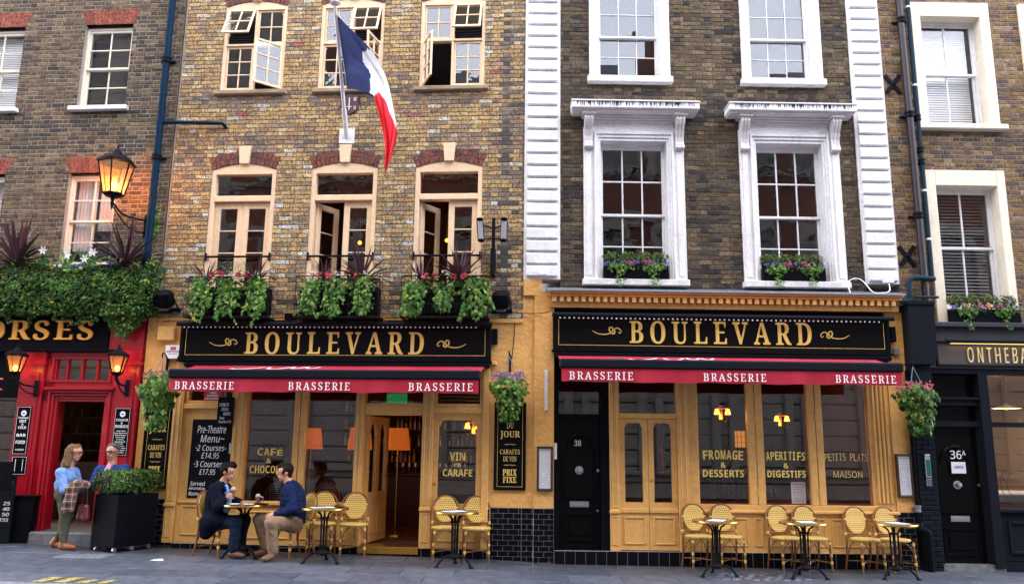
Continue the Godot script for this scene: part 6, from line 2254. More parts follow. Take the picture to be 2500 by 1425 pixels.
	for e in [["LUNCH", -4.70, 2.24, -4.56, 2.29], ["DEAL", -4.66, 2.17, -4.55, 2.22], ["MENU", -4.63, 2.10, -4.52, 2.15], ["Two", -4.69, 2.04, -4.61, 2.08], ["Course £14", -4.70, 1.985, -4.50, 2.025]]:
		words("chalk_lettering", e[0], sans, M.chalk, t, e[1], e[2], e[3], e[4], 0.0845, 0.002, 0.1)
	t = text_board("small red warning sign in the pane above the chalkboard bay", FB, -5.02, 2.33, -4.72, 2.49, -0.045, [["THESE", 0.68, 0.84, 0.4, sans_bold], ["PREMISES", 0.42, 0.58, 0.6, sans_bold], ["ARE ALARMED", 0.14, 0.3, 0.84, sans_bold]], mat("notice_red", lin(0.30, 0.012, 0.02), 0.5), M.print_white, false)
	t = thing("exit_sign", "green lit exit sign with running figure above the open door", "exit sign", FB, Vector3(-1.97, 2.32, -0.16))
	s = begin()
	cbx(s, -2.13, 2.32, -0.18, -1.81, 2.47, -0.15, 0.005)
	obj("panel", s, M.exit_sign_light, t)
	s = begin()
	bx(s, -2.07, 2.38, -0.15, -2.05, 2.45, -0.148)
	prism(s, PackedVector2Array([Vector2(-2.10, 2.39), Vector2(-2.06, 2.34), Vector2(-2.02, 2.39)]), -0.15, -0.148)
	sphere(s, Vector3(-1.885, 2.435, -0.148), Vector3(0.011, 0.011, 0.003), 8)
	ribbon(s, [Vector2(-1.89, 2.42), Vector2(-1.91, 2.38), Vector2(-1.88, 2.36), Vector2(-1.89, 2.33)], [0.009, 0.008, 0.006, 0.005], -0.15, -0.148)
	ribbon(s, [Vector2(-1.91, 2.38), Vector2(-1.93, 2.355), Vector2(-1.95, 2.35)], [0.007, 0.006, 0.005], -0.15, -0.148)
	ribbon(s, [Vector2(-1.92, 2.40), Vector2(-1.89, 2.415), Vector2(-1.86, 2.40)], [0.005, 0.006, 0.005], -0.15, -0.148)
	obj("pictogram", s, M.print_white, t)
	# right edge: pipes, plates, column
	t = thing("old_drainpipe", "old black drainpipe with peeling purple paint beside the right quoins", "drainpipe", FC, Vector3(6.57, 3.9, 0.1))
	s = begin()
	tube(s, [Vector3(6.55, 9.8, 0.10), Vector3(6.57, 7.0, 0.10), Vector3(6.58, 3.9, 0.10)], 0.055, 12)
	obj("pipe", s, mat("peeling", lin(0.03, 0.013, 0.02), 0.5, 0.0, M.t_rough, 3.0, M.n_brick, 0.5), t)
	for y in [8.72, 7.05, 5.35]:
		s = begin()
		pipe_collar(s, Vector3(6.57, y, 0.10), 0.055)
		obj("collar", s, M.black_iron, t)
	t = thing("slim_drainpipe", "slim slate grey drainpipe with white bands on the end house", "drainpipe", FC, Vector3(6.68, 4.3, 0.1))
	s = begin()
	tube(s, [Vector3(6.70, 9.8, 0.10), Vector3(6.70, 4.36, 0.10)], 0.036, 10)
	tube(s, smooth_path([Vector3(6.70, 4.34, 0.10), Vector3(6.69, 4.32, 0.14), Vector3(6.5, 4.33, 0.16), Vector3(6.36, 4.32, 0.16), Vector3(6.30, 4.24, 0.16), Vector3(6.30, 4.0, 0.16), Vector3(6.26, 3.96, 0.16), Vector3(6.15, 3.95, 0.14)], 5), 0.042, 10)
	tube(s, [Vector3(6.35, 4.02, 0.2), Vector3(6.72, 4.02, 0.2)], 0.02, 8)
	obj("pipe", s, M.pipe_grey, t)
	for y in [8.95, 7.55, 5.75, 4.95]:
		s = begin()
		tube(s, [Vector3(6.70, y, 0.10), Vector3(6.70, y + 0.035, 0.10)], 0.038, 10)
		obj("white_band", s, M.white, t)
	for y in [7.0, 6.45, 6.25]:
		s = begin()
		pipe_collar(s, Vector3(6.70, y, 0.10), 0.036)
		obj("collar", s, M.black_iron, t)
	for e in [[7.62, "rusty black iron cross plate tied to the brick high beside the drainpipe"], [4.71, "rusty black iron cross plate tied to the brick low beside the drainpipe"]]:
		t = thing("pattress_plate", e[1], "wall plate", FC, Vector3(6.38, e[0], 0), "iron cross plates")
		for sg in [-1, 1]:
			s = begin()
			cbx(s, -0.20, -0.035, 0.0 if sg < 0 else 0.022, 0.20, 0.035, 0.02 if sg < 0 else 0.04, 0.006, Transform3D(Basis(Vector3(0, 0, 1), sg * 0.92), Vector3(6.38, e[0], 0)))
			obj("arm", s, M.black_iron, t)
		s = begin()
		sphere(s, Vector3(6.38, e[0], 0.045), Vector3(0.03, 0.03, 0.02), 8)
		obj("bolt", s, M.black_iron, t)
	t = thing("painted_pier", "black painted brick pier with boxed head between the shops", "pier", FC, Vector3(6.4, 0, 0.05))
	s = begin()
	prism(s, PackedVector2Array([Vector2(6.215, 2.98), Vector2(6.56, 2.98), Vector2(6.62, 3.10), Vector2(6.62, 3.90), Vector2(6.23, 3.90), Vector2(6.215, 3.10)]), -0.25, 0.22)
	prism(s, PackedVector2Array([Vector2(6.20, 3.90), Vector2(6.63, 3.90), Vector2(6.61, 3.95), Vector2(6.22, 3.95)]), -0.25, 0.24)
	bx(s, 6.225, 2.06, -0.25, 6.54, 2.98, 0.14)
	obj("boxed_head", s, M.navy_paint, t)
	s = begin()
	bx(s, 6.24, -0.1, -0.25, 6.515, 2.06, 0.075)
	obj("core", s, M.black_satin, t)
	var y = -0.06
	var row = 0
	while y < 2.05:
		var cut = 6.43 if row % 2 else 6.34
		for e in [[6.243, cut - 0.004], [cut + 0.004, 6.512]]:
			s = begin()
			cbx(s, e[0], y + 0.004, 0.0, e[1], y + 0.068, 0.085 + rng.randf_range(-0.002, 0.002), 0.006)
			obj("painted_brick", s, M.navy_paint, t)
		y += 0.0735
		row += 1
	t = thing("black_downpipe", "black downpipe with an elbow at the foot of the painted pier", "drainpipe", FC, Vector3(6.2, 0, 0.1))
	s = begin()
	tube(s, [Vector3(6.205, 2.9, 0.06), Vector3(6.205, 0.62, 0.06)], 0.03, 10)
	tube(s, smooth_path([Vector3(6.205, 0.64, 0.06), Vector3(6.21, 0.56, 0.09), Vector3(6.27, 0.52, 0.14), Vector3(6.29, 0.42, 0.14), Vector3(6.29, -0.05, 0.14)], 5), 0.052, 12)
	obj("pipe", s, M.black_satin, t)
	s = begin()
	pipe_collar(s, Vector3(6.205, 0.84, 0.06), 0.034)
	obj("collar", s, M.lead, t)
	t = thing("intercom", "steel intercom panel with coloured foil on the painted pier", "intercom", FC, Vector3(6.39, 1.17, 0.09))
	s = begin()
	cbx(s, 6.35, 1.30, 0.08, 6.43, 1.64, 0.11, 0.005)
	obj("panel", s, M.steel, t)
	s = begin()
	cbx(s, 6.358, 1.32, 0.11, 6.422, 1.56, 0.112, 0.001)
	obj("foil", s, mat("foil_green", lin(0.02, 0.38, 0.26), 0.3, 0.4, M.t_rough, 8.0), t)
	for i in 3:
		for j in 4:
			s = begin()
			cbx(s, 6.358 + i * 0.024, 1.185 + j * 0.024, 0.105, 6.374 + i * 0.024, 1.201 + j * 0.024, 0.11, 0.002)
			obj("key", s, M.black_satin, t)
	s = begin()
	cbx(s, 6.35, 1.175, 0.08, 6.43, 1.285, 0.105, 0.004)
	obj("keypad", s, M.steel, t)
	# pub pavement boards
	t = thing("chalk_sandwich_board", "black chalk price board standing beside the pub bin", "sandwich board", I, Vector3(-7.75, 0.16, -0.35))
	s = begin()
	cbx(s, -8.1, 0.16, -0.36, -7.37, 1.17, -0.33, 0.006, Transform3D(Basis(Vector3.RIGHT, 0.0), Vector3.ZERO))
	ring(s, -8.1, 0.16, -7.37, 1.17, 0.04, -0.33, -0.32, 0.005)
	obj("board", s, M.slate, t)
	s = begin()
	cbx(s, -8.06, 0.16, -0.66, -7.42, 1.15, -0.63, 0.006, Transform3D(Basis(Vector3.RIGHT, 0.22), Vector3(0, 0.1, 0.13)))
	obj("back_leaf", s, M.slate, t)
	for e in [["CHAMPAGNE", -8.05, 1.0, -7.42, 1.08], ["25", -7.52, 0.72, -7.42, 0.77], ["40", -7.52, 0.64, -7.42, 0.69], ["50", -7.52, 0.56, -7.42, 0.61], ["155", -7.55, 0.48, -7.42, 0.53]]:
		words("chalk_lettering", e[0], sans, M.chalk, t, e[1], e[2], e[3], e[4], -0.329, 0.003, 0.1)
	t = thing("black_bin", "square black bin standing by the red pub pilaster", "bin", I, Vector3(-7.38, 0.16, -0.5))
	s = begin()
	prism(s, PackedVector2Array([Vector2(-7.53, 0.16), Vector2(-7.14, 0.16), Vector2(-7.11, 0.84), Vector2(-7.56, 0.84)]), -0.72, -0.42)
	obj("body", s, M.black_satin, t)
	s = begin()
	ring(s, -7.58, 0.83, -7.09, 0.86, 0.012, -0.74, -0.40, 0.004)
	obj("rim", s, M.black_satin, t)

func build_flag():
	var t = thing("tricolour_flag", "blue white and red flag drooping from the leaning pole", "flag", I, Vector3(-2.5, 7.3, 0.4))
	var ts = [[0.0, Vector3(-2.60, 8.11, 1.04)], [0.4, Vector3(-2.08, 7.55, 0.95)], [0.55, Vector3(-1.83, 7.16, 0.92)], [0.7, Vector3(-1.67, 6.58, 0.92)], [0.85, Vector3(-1.63, 6.22, 0.9)], [1.0, Vector3(-1.77, 5.66, 0.9)]]
	var ls = [[0.0, Vector3(-2.54, 7.25, 0.28)], [0.36, Vector3(-2.08, 7.02, 0.72)], [0.55, Vector3(-1.98, 6.76, 0.84)], [0.7, Vector3(-1.90, 6.5, 0.88)], [0.85, Vector3(-1.81, 6.1, 0.9)], [1.0, Vector3(-1.79, 5.62, 0.9)]]
	var at = func(list, k):
		var pts = []
		for e in list: pts.append(e[1])
		for i in list.size() - 1:
			if k <= list[i + 1][0] + 1e-6:
				var u: float = (k - list[i][0]) / (list[i + 1][0] - list[i][0])
				return pts[i].cubic_interpolate(pts[i + 1], pts[maxi(i - 1, 0)], pts[mini(i + 2, pts.size() - 1)], u)
		return pts[-1]
	var ns = 60
	var nt = 24
	var grid = []
	for i in ns + 1:
		var row = []
		var a: Vector3 = at.call(ts, float(i) / ns)
		var b: Vector3 = at.call(ls, float(i) / ns)
		for j in nt + 1:
			var k = float(j) / nt
			var fold: float = 0.05 * sin(k * 9.0 + i * 0.09) * minf(1.0, i / 12.0) + 0.03 * sin(k * 21.0 - i * 0.2) * minf(1.0, i / 20.0)
			row.append(a.lerp(b, k) + Vector3(0.2, 0.1, 1.0).normalized() * fold)
		grid.append(row)
	var bands = [begin(), begin(), begin()]
	for i in ns:
		for j in nt:
			var s_ = (i + 0.5) / ns
			var k = (j + 0.5) / nt
			var s1 = lerpf(0.40, 0.34, k) - 0.14 * sin(PI * minf(k * 1.6, 1.0)) * (1.0 - k)
			var s2 = lerpf(0.80, 0.42, k)
			var band = 0 if s_ < s1 else (1 if s_ < s2 else 2)
			var q = [grid[i][j], grid[i][j + 1], grid[i + 1][j + 1], grid[i + 1][j]]
			for e in [0, 2, 1, 0, 3, 2]:
				bands[band].add_vertex(q[e])
	var cols = [lin(0.004, 0.022, 0.14), lin(0.86, 0.86, 0.88), lin(0.74, 0.006, 0.024)]
	var nm = ["blue_band", "white_band", "red_band"]
	for k in 3:
		bands[k].set_smooth_group(0)
		bands[k].index()
		bands[k].generate_normals()
		var m = mat("flag_" + nm[k], cols[k], 0.8)
		m.backlight_enabled = true
		m.backlight = Color(0.12, 0.12, 0.12)
		obj(nm[k], bands[k], m, t)
	var s = begin()
	tube(s, [Vector3(-2.60, 8.1, 1.05), Vector3(-2.575, 7.7, 0.66), Vector3(-2.55, 7.27, 0.30)], 0.006, 5)
	obj("hoist_rope", s, M.white, t)

# ---------- plants ----------
func leaf_mesh(kind) -> ArrayMesh:
	var s = begin()
	var pts = []
	if kind == "ivy":
		for e in [[0.0, 1.0], [0.22, 0.42], [0.62, 0.50], [0.36, 0.08], [0.42, -0.38], [0.0, -0.22], [-0.42, -0.38], [-0.36, 0.08], [-0.62, 0.50], [-0.22, 0.42]]: pts.append(Vector3(e[0], e[1], -0.12 * absf(e[0]) - 0.10 * e[1] * e[1]))
	elif kind == "box":
		for e in [[0.0, 0.5], [0.28, 0.1], [0.2, -0.4], [0.0, -0.5], [-0.2, -0.4], [-0.28, 0.1]]: pts.append(Vector3(e[0], e[1], -0.2 * absf(e[0])))
	else:
		for k in 10: pts.append(Vector3(sin(TAU * k / 10), cos(TAU * k / 10), 0.25) * (1.0 if k % 2 == 0 else 0.6) * 0.5)
	for i in pts.size(): tri(s, Vector3(0, 0, 0.03), pts[(i + 1) % pts.size()], pts[i])
	return s.commit()

# Many leaves as one part; each entry is [place, facing direction, size, colour].
func leaves(called, parent, mesh, list: Array, m) -> MultiMeshInstance3D:
	var mm = MultiMesh.new()
	mm.transform_format = MultiMesh.TRANSFORM_3D
	mm.use_colors = true
	mm.mesh = mesh
	mm.instance_count = list.size()
	for i in list.size():
		var e = list[i]
		var z: Vector3 = e[1].normalized()
		var down = Vector3(rng.randf_range(-0.7, 0.7), -1, rng.randf_range(-0.4, 0.4))
		var x = down.cross(z).normalized()
		if x.length() < 0.5: x = Vector3.RIGHT
		var y = z.cross(x)
		mm.set_instance_transform(i, Transform3D(Basis(x, y, z).scaled_local(Vector3.ONE * e[2] * rng.randf_range(0.6, 1.35)), e[0]))
		mm.set_instance_color(i, e[3])
	var o = MultiMeshInstance3D.new()
	o.name = called
	o.multimesh = mm
	o.material_override = m
	parent.add_child(o, true)
	if origin_of.has(parent): o.position = origin_of[parent]
	o.set_meta("kind", "stuff")
	return o

func mixc(list: Array) -> Color:
	var c: Color = list[rng.randi() % list.size()]
	var k = rng.randf_range(0.24, 0.85)
	if rng.randf() < 0.02 and c.g > c.r * 1.3 and c.g > c.b * 1.5: return Color(0.30, 0.22, 0.05)
	return Color(c.r * k, c.g * k, c.b * k)

var ivy_light = [Color(0.13, 0.30, 0.05), Color(0.20, 0.38, 0.07), Color(0.08, 0.22, 0.045), Color(0.30, 0.44, 0.12), Color(0.06, 0.16, 0.04)]
var ivy_deep = [Color(0.035, 0.10, 0.028), Color(0.055, 0.15, 0.035), Color(0.09, 0.20, 0.04), Color(0.025, 0.075, 0.028), Color(0.16, 0.27, 0.05)]

func blob_leaves(c: Vector3, r: Vector3, n, size, cols, droop = 0.0) -> Array:
	var out = []
	for i in n:
		var d = Vector3(rng.randfn(), rng.randfn(), rng.randfn()).normalized()
		if d.z < -0.35: d.z = -d.z
		var k = rng.randf_range(0.72, 1.06) * (1.0 + 0.16 * sin(d.x * 7.0 + d.y * 5.0))
		var p = c + d * r * k
		if droop > 0 and rng.randf() < 0.25: p.y -= rng.randf() * droop
		out.append([p, d + Vector3(rng.randf_range(-0.6, 0.6), rng.randf_range(-0.3, 0.7), 0.5 + rng.randf_range(0, 0.5)), size * rng.randf_range(0.7, 1.25), mixc(cols)])
	return out

func curtain_leaves(x0, x1, y0, y1, z0, bulge, n, size, cols) -> Array:
	var out = []
	var xc: float = (x0 + x1) / 2
	var hw: float = (x1 - x0) / 2
	for i in n:
		var v = rng.randf()
		var hang = rng.randf_range(0.75, 1.0)
		var half: float = hw * lerpf(0.85, 1.0, sin(PI * v)) * (1.0 if v > 0.25 else lerpf(0.55, 1.0, v / 0.25))
		var u = rng.randf_range(-1, 1)
		var d: float = sqrt(maxf(0, 1 - u * u * 0.8))
		var p = Vector3(xc + u * half, lerpf(y0, y1, v) + 0.03 * sin(u * 9.0), z0 + bulge * d * rng.randf_range(0.6, 1.05) * (0.75 + 0.25 * sin(v * PI)))
		out.append([p, Vector3(u * 0.7 + rng.randf_range(-0.5, 0.5), rng.randf_range(-0.1, 0.7), 0.8), size * rng.randf_range(0.7, 1.25), mixc(cols)])
	return out

# Loose runners that hang below and beside a clump.
func stragglers(c, n) -> Array:
	var out = []
	for i in n:
		var x0: float = lerpf(c[0], c[1], rng.randf())
		var y0: float = lerpf(c[2], c[3], rng.randf() * 0.6)
		var dx = rng.randf_range(-0.14, 0.14)
		var dy = rng.randf_range(-0.22, -0.04)
		for q in 9: out.append([Vector3(x0 + dx * q / 8.0 + rng.randf_range(-0.015, 0.015), y0 + dy * q / 8.0, 0.40 + rng.randf_range(-0.03, 0.04)), Vector3(rng.randf_range(-0.7, 0.7), 0.2, 1), 0.045 * rng.randf_range(0.5, 1.2), mixc(ivy_light)])
	return out

func cordyline(label, f, at: Vector3, n, len_, group_, tint = 1.0):
	var t = thing("cordyline_plant", label, "plant", f, at, group_)
	for k in n:
		var a = TAU * k / n * 2.618 + rng.randf_range(-0.3, 0.3)
		var el = rng.randf_range(0.12, 1.40)
		var l: float = len_ * rng.randf_range(0.7, 1.08)
		var d = Vector3(cos(a) * cos(el), sin(el), sin(a) * cos(el) * 0.75 + 0.12)
		var side = d.cross(Vector3.UP).normalized()
		if side.length() < 0.1: side = Vector3.RIGHT
		var s = begin()
		var prev = []
		for i in 6:
			var u = i / 5.0
			var p = at + d * l * u + Vector3(0, -0.42 * l * u * u * cos(el), 0)
			var w = 0.0125 * (len_ / 0.45) * sin(PI * (0.18 + 0.82 * u)) + 0.001
			var nrm = side.cross(d).normalized()
			var ring_ = [p - side * w, p - nrm * w * 0.35, p + side * w]
			if i > 0:
				quad(s, prev[0], prev[1], ring_[1], ring_[0])
				quad(s, prev[1], prev[2], ring_[2], ring_[1])
			prev = ring_
		obj("leaf", s, [M.cord_a, M.cord_b, M.cord_c][rng.randi() % 3], t)
	return t

func flower_patch(called, label, f, spots: Array, cols, size, group_, green = true):
	var t = thing(called, label, "flowers", f, spots[0], group_)
	var list = []
	var lv = []
	for p in spots:
		for k in 11:
			list.append([p + Vector3(rng.randf_range(-0.045, 0.045), rng.randf_range(-0.03, 0.04), rng.randf_range(-0.02, 0.04)), Vector3(rng.randf_range(-0.7, 0.7), rng.randf_range(-0.2, 0.8), 1), size * rng.randf_range(0.7, 1.2), mixc(cols)])
		if green:
			for k in 6: lv.append([p + Vector3(rng.randf_range(-0.07, 0.07), rng.randf_range(-0.10, -0.02), rng.randf_range(-0.03, 0.03)), Vector3(rng.randf_range(-0.7, 0.7), 0.6, 1), 0.035, mixc(ivy_deep)])
	leaves("petals", t, leaf_mesh("petal"), list, M.petal)
	if green: leaves("foliage", t, leaf_mesh("box"), lv, M.leaf_box)
	return t

func ivy(label, f, list, at, group_ = ""):
	var t = thing("trailing_ivy", label, "ivy", f, at, group_)
	leaves("foliage", t, leaf_mesh("ivy"), list, M.leaf_ivy)
	return t

func build_plants():
	mat("cord_a", lin(0.055, 0.022, 0.028), 0.4)
	mat("cord_b", lin(0.09, 0.035, 0.042), 0.4)
	mat("cord_c", lin(0.035, 0.016, 0.024), 0.4)
	# --- pub trough and its ivy
	var t = thing("pub_trough", "long black planting trough hidden in ivy above the pub fascia", "planter", FA, Vector3(-1.9, 3.72, 0.05))
	var s = begin()
	cbx(s, -4.4, 3.72, 0.03, -0.02, 4.30, 0.22, 0.01)
	obj("trough", s, M.black_satin, t)
	s = begin()
	bx(s, -4.38, 4.30, 0.05, -0.04, 4.315, 0.20)
	obj("soil", s, M.soil, t)
	var list = []
	var nz = FastNoiseLite.new()
	nz.seed = 4
	nz.frequency = 1.1
	for i in 7600:
		var u = rng.randf_range(-3.7, 0.12)
		var top: float = 4.46 + 0.06 * nz.get_noise_1d(u * 3.0)
		var bot: float = 3.66 + 0.05 * nz.get_noise_1d(u * 4.0 + 50)
		if u > -0.78 and u < -0.10: bot = 3.62 - 0.40 * clampf((0.34 - absf(u + 0.44)) / 0.3, 0, 1) * rng.randf()
		var k = rng.randf()
		var v: float = lerpf(bot, top, k)
		var z: float = 0.22 + 0.16 * sqrt(maxf(0, sin(PI * clampf(k * 0.9 + 0.08, 0, 1)))) + 0.10 * nz.get_noise_2d(u * 1.6, v * 1.6) - rng.randf() * 0.05
		if u > -0.05: z -= (u + 0.05) * 1.2
		if u > -0.9 and v < 3.64: z = 0.16 + 0.06 * rng.randf()
		var deep = ivy_deep
		if nz.get_noise_2d(u * 1.4 + 9, v * 1.8) > 0.12 and rng.randf() < 0.7: deep = ivy_light
		list.append([Vector3(u, v, z), Vector3(rng.randf_range(-0.6, 0.6), rng.randf_range(-0.1, 1.0), 0.75), 0.036 * rng.randf_range(0.7, 1.3), mixc(deep)])
	for i in 1300:
		var u = rng.randf_range(-0.80, 0.06)
		var dep: float = 0.50 * clampf(1.0 - absf(u + 0.40) / 0.45, 0.1, 1.0)
		var k = pow(rng.randf(), 1.3)
		list.append([Vector3(u, 3.74 - dep * k, 0.24 - 0.08 * k + rng.randf_range(-0.05, 0.05)), Vector3(rng.randf_range(-0.6, 0.6), rng.randf_range(-0.1, 0.8), 0.75), 0.034 * rng.randf_range(0.7, 1.3), mixc(ivy_deep if rng.randf() < 0.6 else ivy_light)])
	for st in 26:
		var u0 = rng.randf_range(-3.6, -0.8)
		var ln = rng.randf_range(0.06, 0.22)
		for q in 22: list.append([Vector3(u0 + 0.02 * sin(q * 0.5) + rng.randf_range(-0.03, 0.03), 3.68 - ln * q / 22.0, 0.22 + rng.randf_range(-0.03, 0.03)), Vector3(rng.randf_range(-0.6, 0.6), 0.3, 0.8), 0.03 * rng.randf_range(0.7, 1.2), mixc(ivy_deep)])
	for st in 34:
		var u0 = rng.randf_range(-3.6, 0.0)
		var ln = rng.randf_range(0.05, 0.20)
		for q in 14: list.append([Vector3(u0 + 0.03 * sin(q * 0.7) + ln * 0.4 * q / 14.0, 4.44 + ln * q / 14.0, 0.24 + rng.randf_range(-0.05, 0.12)), Vector3(rng.randf_range(-0.6, 0.6), 0.5, 0.8), 0.03 * rng.randf_range(0.7, 1.2), mixc(ivy_light)])
	ivy("dense green ivy spilling over the pub fascia", FA, list, Vector3(-1.8, 3.7, 0.2))
	list = []
	for i in 60: list.append([Vector3(-0.12 + rng.randf_range(-0.06, 0.06), 5.0 + 0.5 * rng.randf(), 0.06), Vector3(rng.randf_range(-0.5, 0.5), 0.3, 1), 0.035 * rng.randf_range(0.7, 1.2), mixc(ivy_light)])
	ivy("thin ivy strand climbing the brick beside the large lantern", FA, list, Vector3(-0.12, 5.0, 0.05))
	cordyline("large dark purple cordyline in the pub trough away from the lantern", FA, Vector3(-2.30, 4.44, 0.24), 50, 1.0, "pub cordylines")
	cordyline("large dark purple cordyline in the pub trough below the large lantern", FA, Vector3(-0.48, 4.44, 0.22), 46, 0.95, "pub cordylines")
	var k_ = 0
	for e in [[-1.87, 4.40], [-1.45, 4.38], [-1.15, 4.38], [-1.02, 4.36]]:
		t = thing("white_lily", "white flower on tall green leaves in the pub trough", "flower", FA, Vector3(e[0], e[1], 0.2), "white flowers in the pub trough")
		for q in 9:
			s = begin()
			var a = rng.randf_range(-1.2, 1.2)
			var h = rng.randf_range(0.22, 0.42)
			var p0 = Vector3(e[0] + rng.randf_range(-0.05, 0.05), e[1], 0.2)
			var p1 = p0 + Vector3(a * 0.08, h * 0.6, 0.03)
			var p2 = p0 + Vector3(a * 0.18, h, 0.08)
			var w = 0.016
			quad(s, p0 - Vector3(w, 0, 0), p0 + Vector3(w, 0, 0), p1 + Vector3(w, 0, 0.0), p1 - Vector3(w, 0, 0))
			tri(s, p1 - Vector3(w, 0, 0), p1 + Vector3(w, 0, 0), p2)
			obj("leaf", s, M.lily_leaf if M.has("lily_leaf") else mat("lily_leaf", lin(0.10, 0.22, 0.06), 0.5), t)
		s = begin()
		var c = Vector3(e[0] + 0.02, e[1] + 0.30 - 0.06 * (k_ % 3), 0.26)
		for q in 6:
			var a = TAU * q / 6
			tri(s, c, c + Vector3(cos(a - 0.4), sin(a - 0.4), 0.4) * 0.04, c + Vector3(cos(a), sin(a), 0.2) * 0.085)
			tri(s, c, c + Vector3(cos(a), sin(a), 0.2) * 0.085, c + Vector3(cos(a + 0.4), sin(a + 0.4), 0.4) * 0.04)
		obj("bloom", s, M.print_white, t)
		k_ += 1
	flower_patch("pansy_plant", "small blue flowers along the lip of the pub trough", FA, [Vector3(-1.30, 4.42, 0.3), Vector3(-1.15, 4.43, 0.32), Vector3(-0.62, 4.45, 0.33)], [Color(0.03, 0.03, 0.35), Color(0.06, 0.05, 0.5)], 0.04, "")
	# --- planters on the yellow house
	var cs = [-4.635, -2.945, -1.225]
	var where = ["under the closed french window", "under the flagpole", "beside the infrared heater"]
	var boxes = [[-5.24, -3.95], [-3.52, -2.20], [-1.86, -0.52]]
	var clumps = [[[-5.22, -4.86, 3.66, 4.20], [-4.80, -4.42, 3.66, 4.18], [-4.30, -3.98, 3.60, 4.22]], [[-3.46, -3.14, 3.68, 4.16], [-3.10, -2.74, 3.62, 4.22], [-2.60, -2.28, 3.66, 4.24]], [[-1.86, -1.48, 3.62, 4.16], [-1.36, -1.08, 3.70, 4.06], [-0.92, -0.50, 3.60, 4.20]]]
	var cords = [[[-5.02, 0.48], [-4.22, 0.54]], [[-3.10, 0.50], [-2.52, 0.72]], [[-1.58, 0.54], [-0.98, 0.74]]]
	for i in 3:
		var b = boxes[i]
		t = thing("window_planter", "black iron caged planter " + where[i], "planter", FB, Vector3((b[0] + b[1]) / 2, 3.60, 0.05))
		s = begin()
		cbx(s, b[0] + 0.04, 3.66, 0.06, b[1] - 0.04, 4.08, 0.28, 0.01)
		obj("trough", s, M.black_satin, t)
		s = begin()
		for y in [3.61, 3.80, 4.24]:
			tube(s, [Vector3(b[0], y, 0.02), Vector3(b[0], y, 0.34), Vector3(b[1], y, 0.34), Vector3(b[1], y, 0.02)], 0.008, 6)
		cbx(s, b[0], 3.58, 0.02, b[1], 3.605, 0.35, 0.004)
		obj("cage_rails", s, M.black_iron, t)
		for q in 12:
			s = begin()
			var xx: float = lerpf(b[0], b[1], q / 11.0)
			tube(s, [Vector3(xx, 3.61, 0.34), Vector3(xx, 3.80 if q > 0 and q < 11 else 4.24, 0.34)], 0.006, 5)
			obj("cage_bar", s, M.black_iron, t)
		for q in 3:
			var c = clumps[i][q]
			var n = 210 if not (i == 2 and q == 1) else 110
			ivy(["bright ivy clump at the lantern end of the planter ", "bright ivy clump in the middle of the planter ", "bright ivy clump at the quoin end of the planter "][q] + where[i], FB, curtain_leaves(c[0], c[1], c[2], c[3], 0.26, 0.17, n, 0.050, ivy_light) + stragglers(c, n / 40) + (curtain_leaves(b[0] + 0.05, b[1] - 0.05, 3.98, 4.20, 0.25, 0.08, 190, 0.042, ivy_deep + ivy_light) if q == 1 else []), Vector3((c[0] + c[1]) / 2, c[2], 0.3), "ivy in the caged planters")
		for q in 2:
			cordyline(["small", "large"][q] + " dark cordyline in the planter " + where[i], FB, Vector3(cords[i][q][0], 4.16, 0.22), 26 if q == 0 else 40, cords[i][q][1], "cordylines in the caged planters")
		var red = []
		var pale = []
		for q in 7:
			var xx: float = lerpf(b[0] + 0.15, b[1] - 0.15, (q + 0.5) / 7.0)
			if q % 3 == 0: pale.append(Vector3(xx, 4.28, 0.32))
			else: red.append(Vector3(xx, 4.25 + rng.randf_range(-0.02, 0.03), 0.34))
		flower_patch("cyclamen_plant", "red cyclamen flowers in the planter " + where[i], FB, red, [Color(0.42, 0.006, 0.015), Color(0.55, 0.015, 0.03), Color(0.30, 0.004, 0.02)], 0.055, "red cyclamens")
		flower_patch("heather_plant", "pale pink flower heads in the planter " + where[i], FB, pale, [Color(0.55, 0.42, 0.46), Color(0.62, 0.55, 0.58)], 0.035, "pale flowers")
	list = []
	for q in 150: list.append([Vector3(-4.55 + rng.randfn() * 0.14, 4.30 + absf(rng.randfn()) * 0.11, 0.2 + rng.randfn() * 0.04), Vector3(rng.randf_range(-1, 1), 0.4, 1), 0.018, mixc([Color(0.35, 0.42, 0.08), Color(0.25, 0.36, 0.08)])])
	t = thing("feathery_plant", "feathery yellow green plant behind the flowers under the closed french window", "plant", FB, Vector3(-4.55, 4.2, 0.2))
	leaves("foliage", t, leaf_mesh("box"), list, M.leaf_box)
	# --- window boxes on the white sashes and the end house
	var wb = [[1.56, 2.57, 4.262, 0.02, "at the sash nearer the yellow house", false], [4.04, 5.03, 4.262, 0.02, "at the sash nearer the drainpipes", false], [6.92, 8.0, 3.645, 0.06, "above the cream lettered fascia", true]]
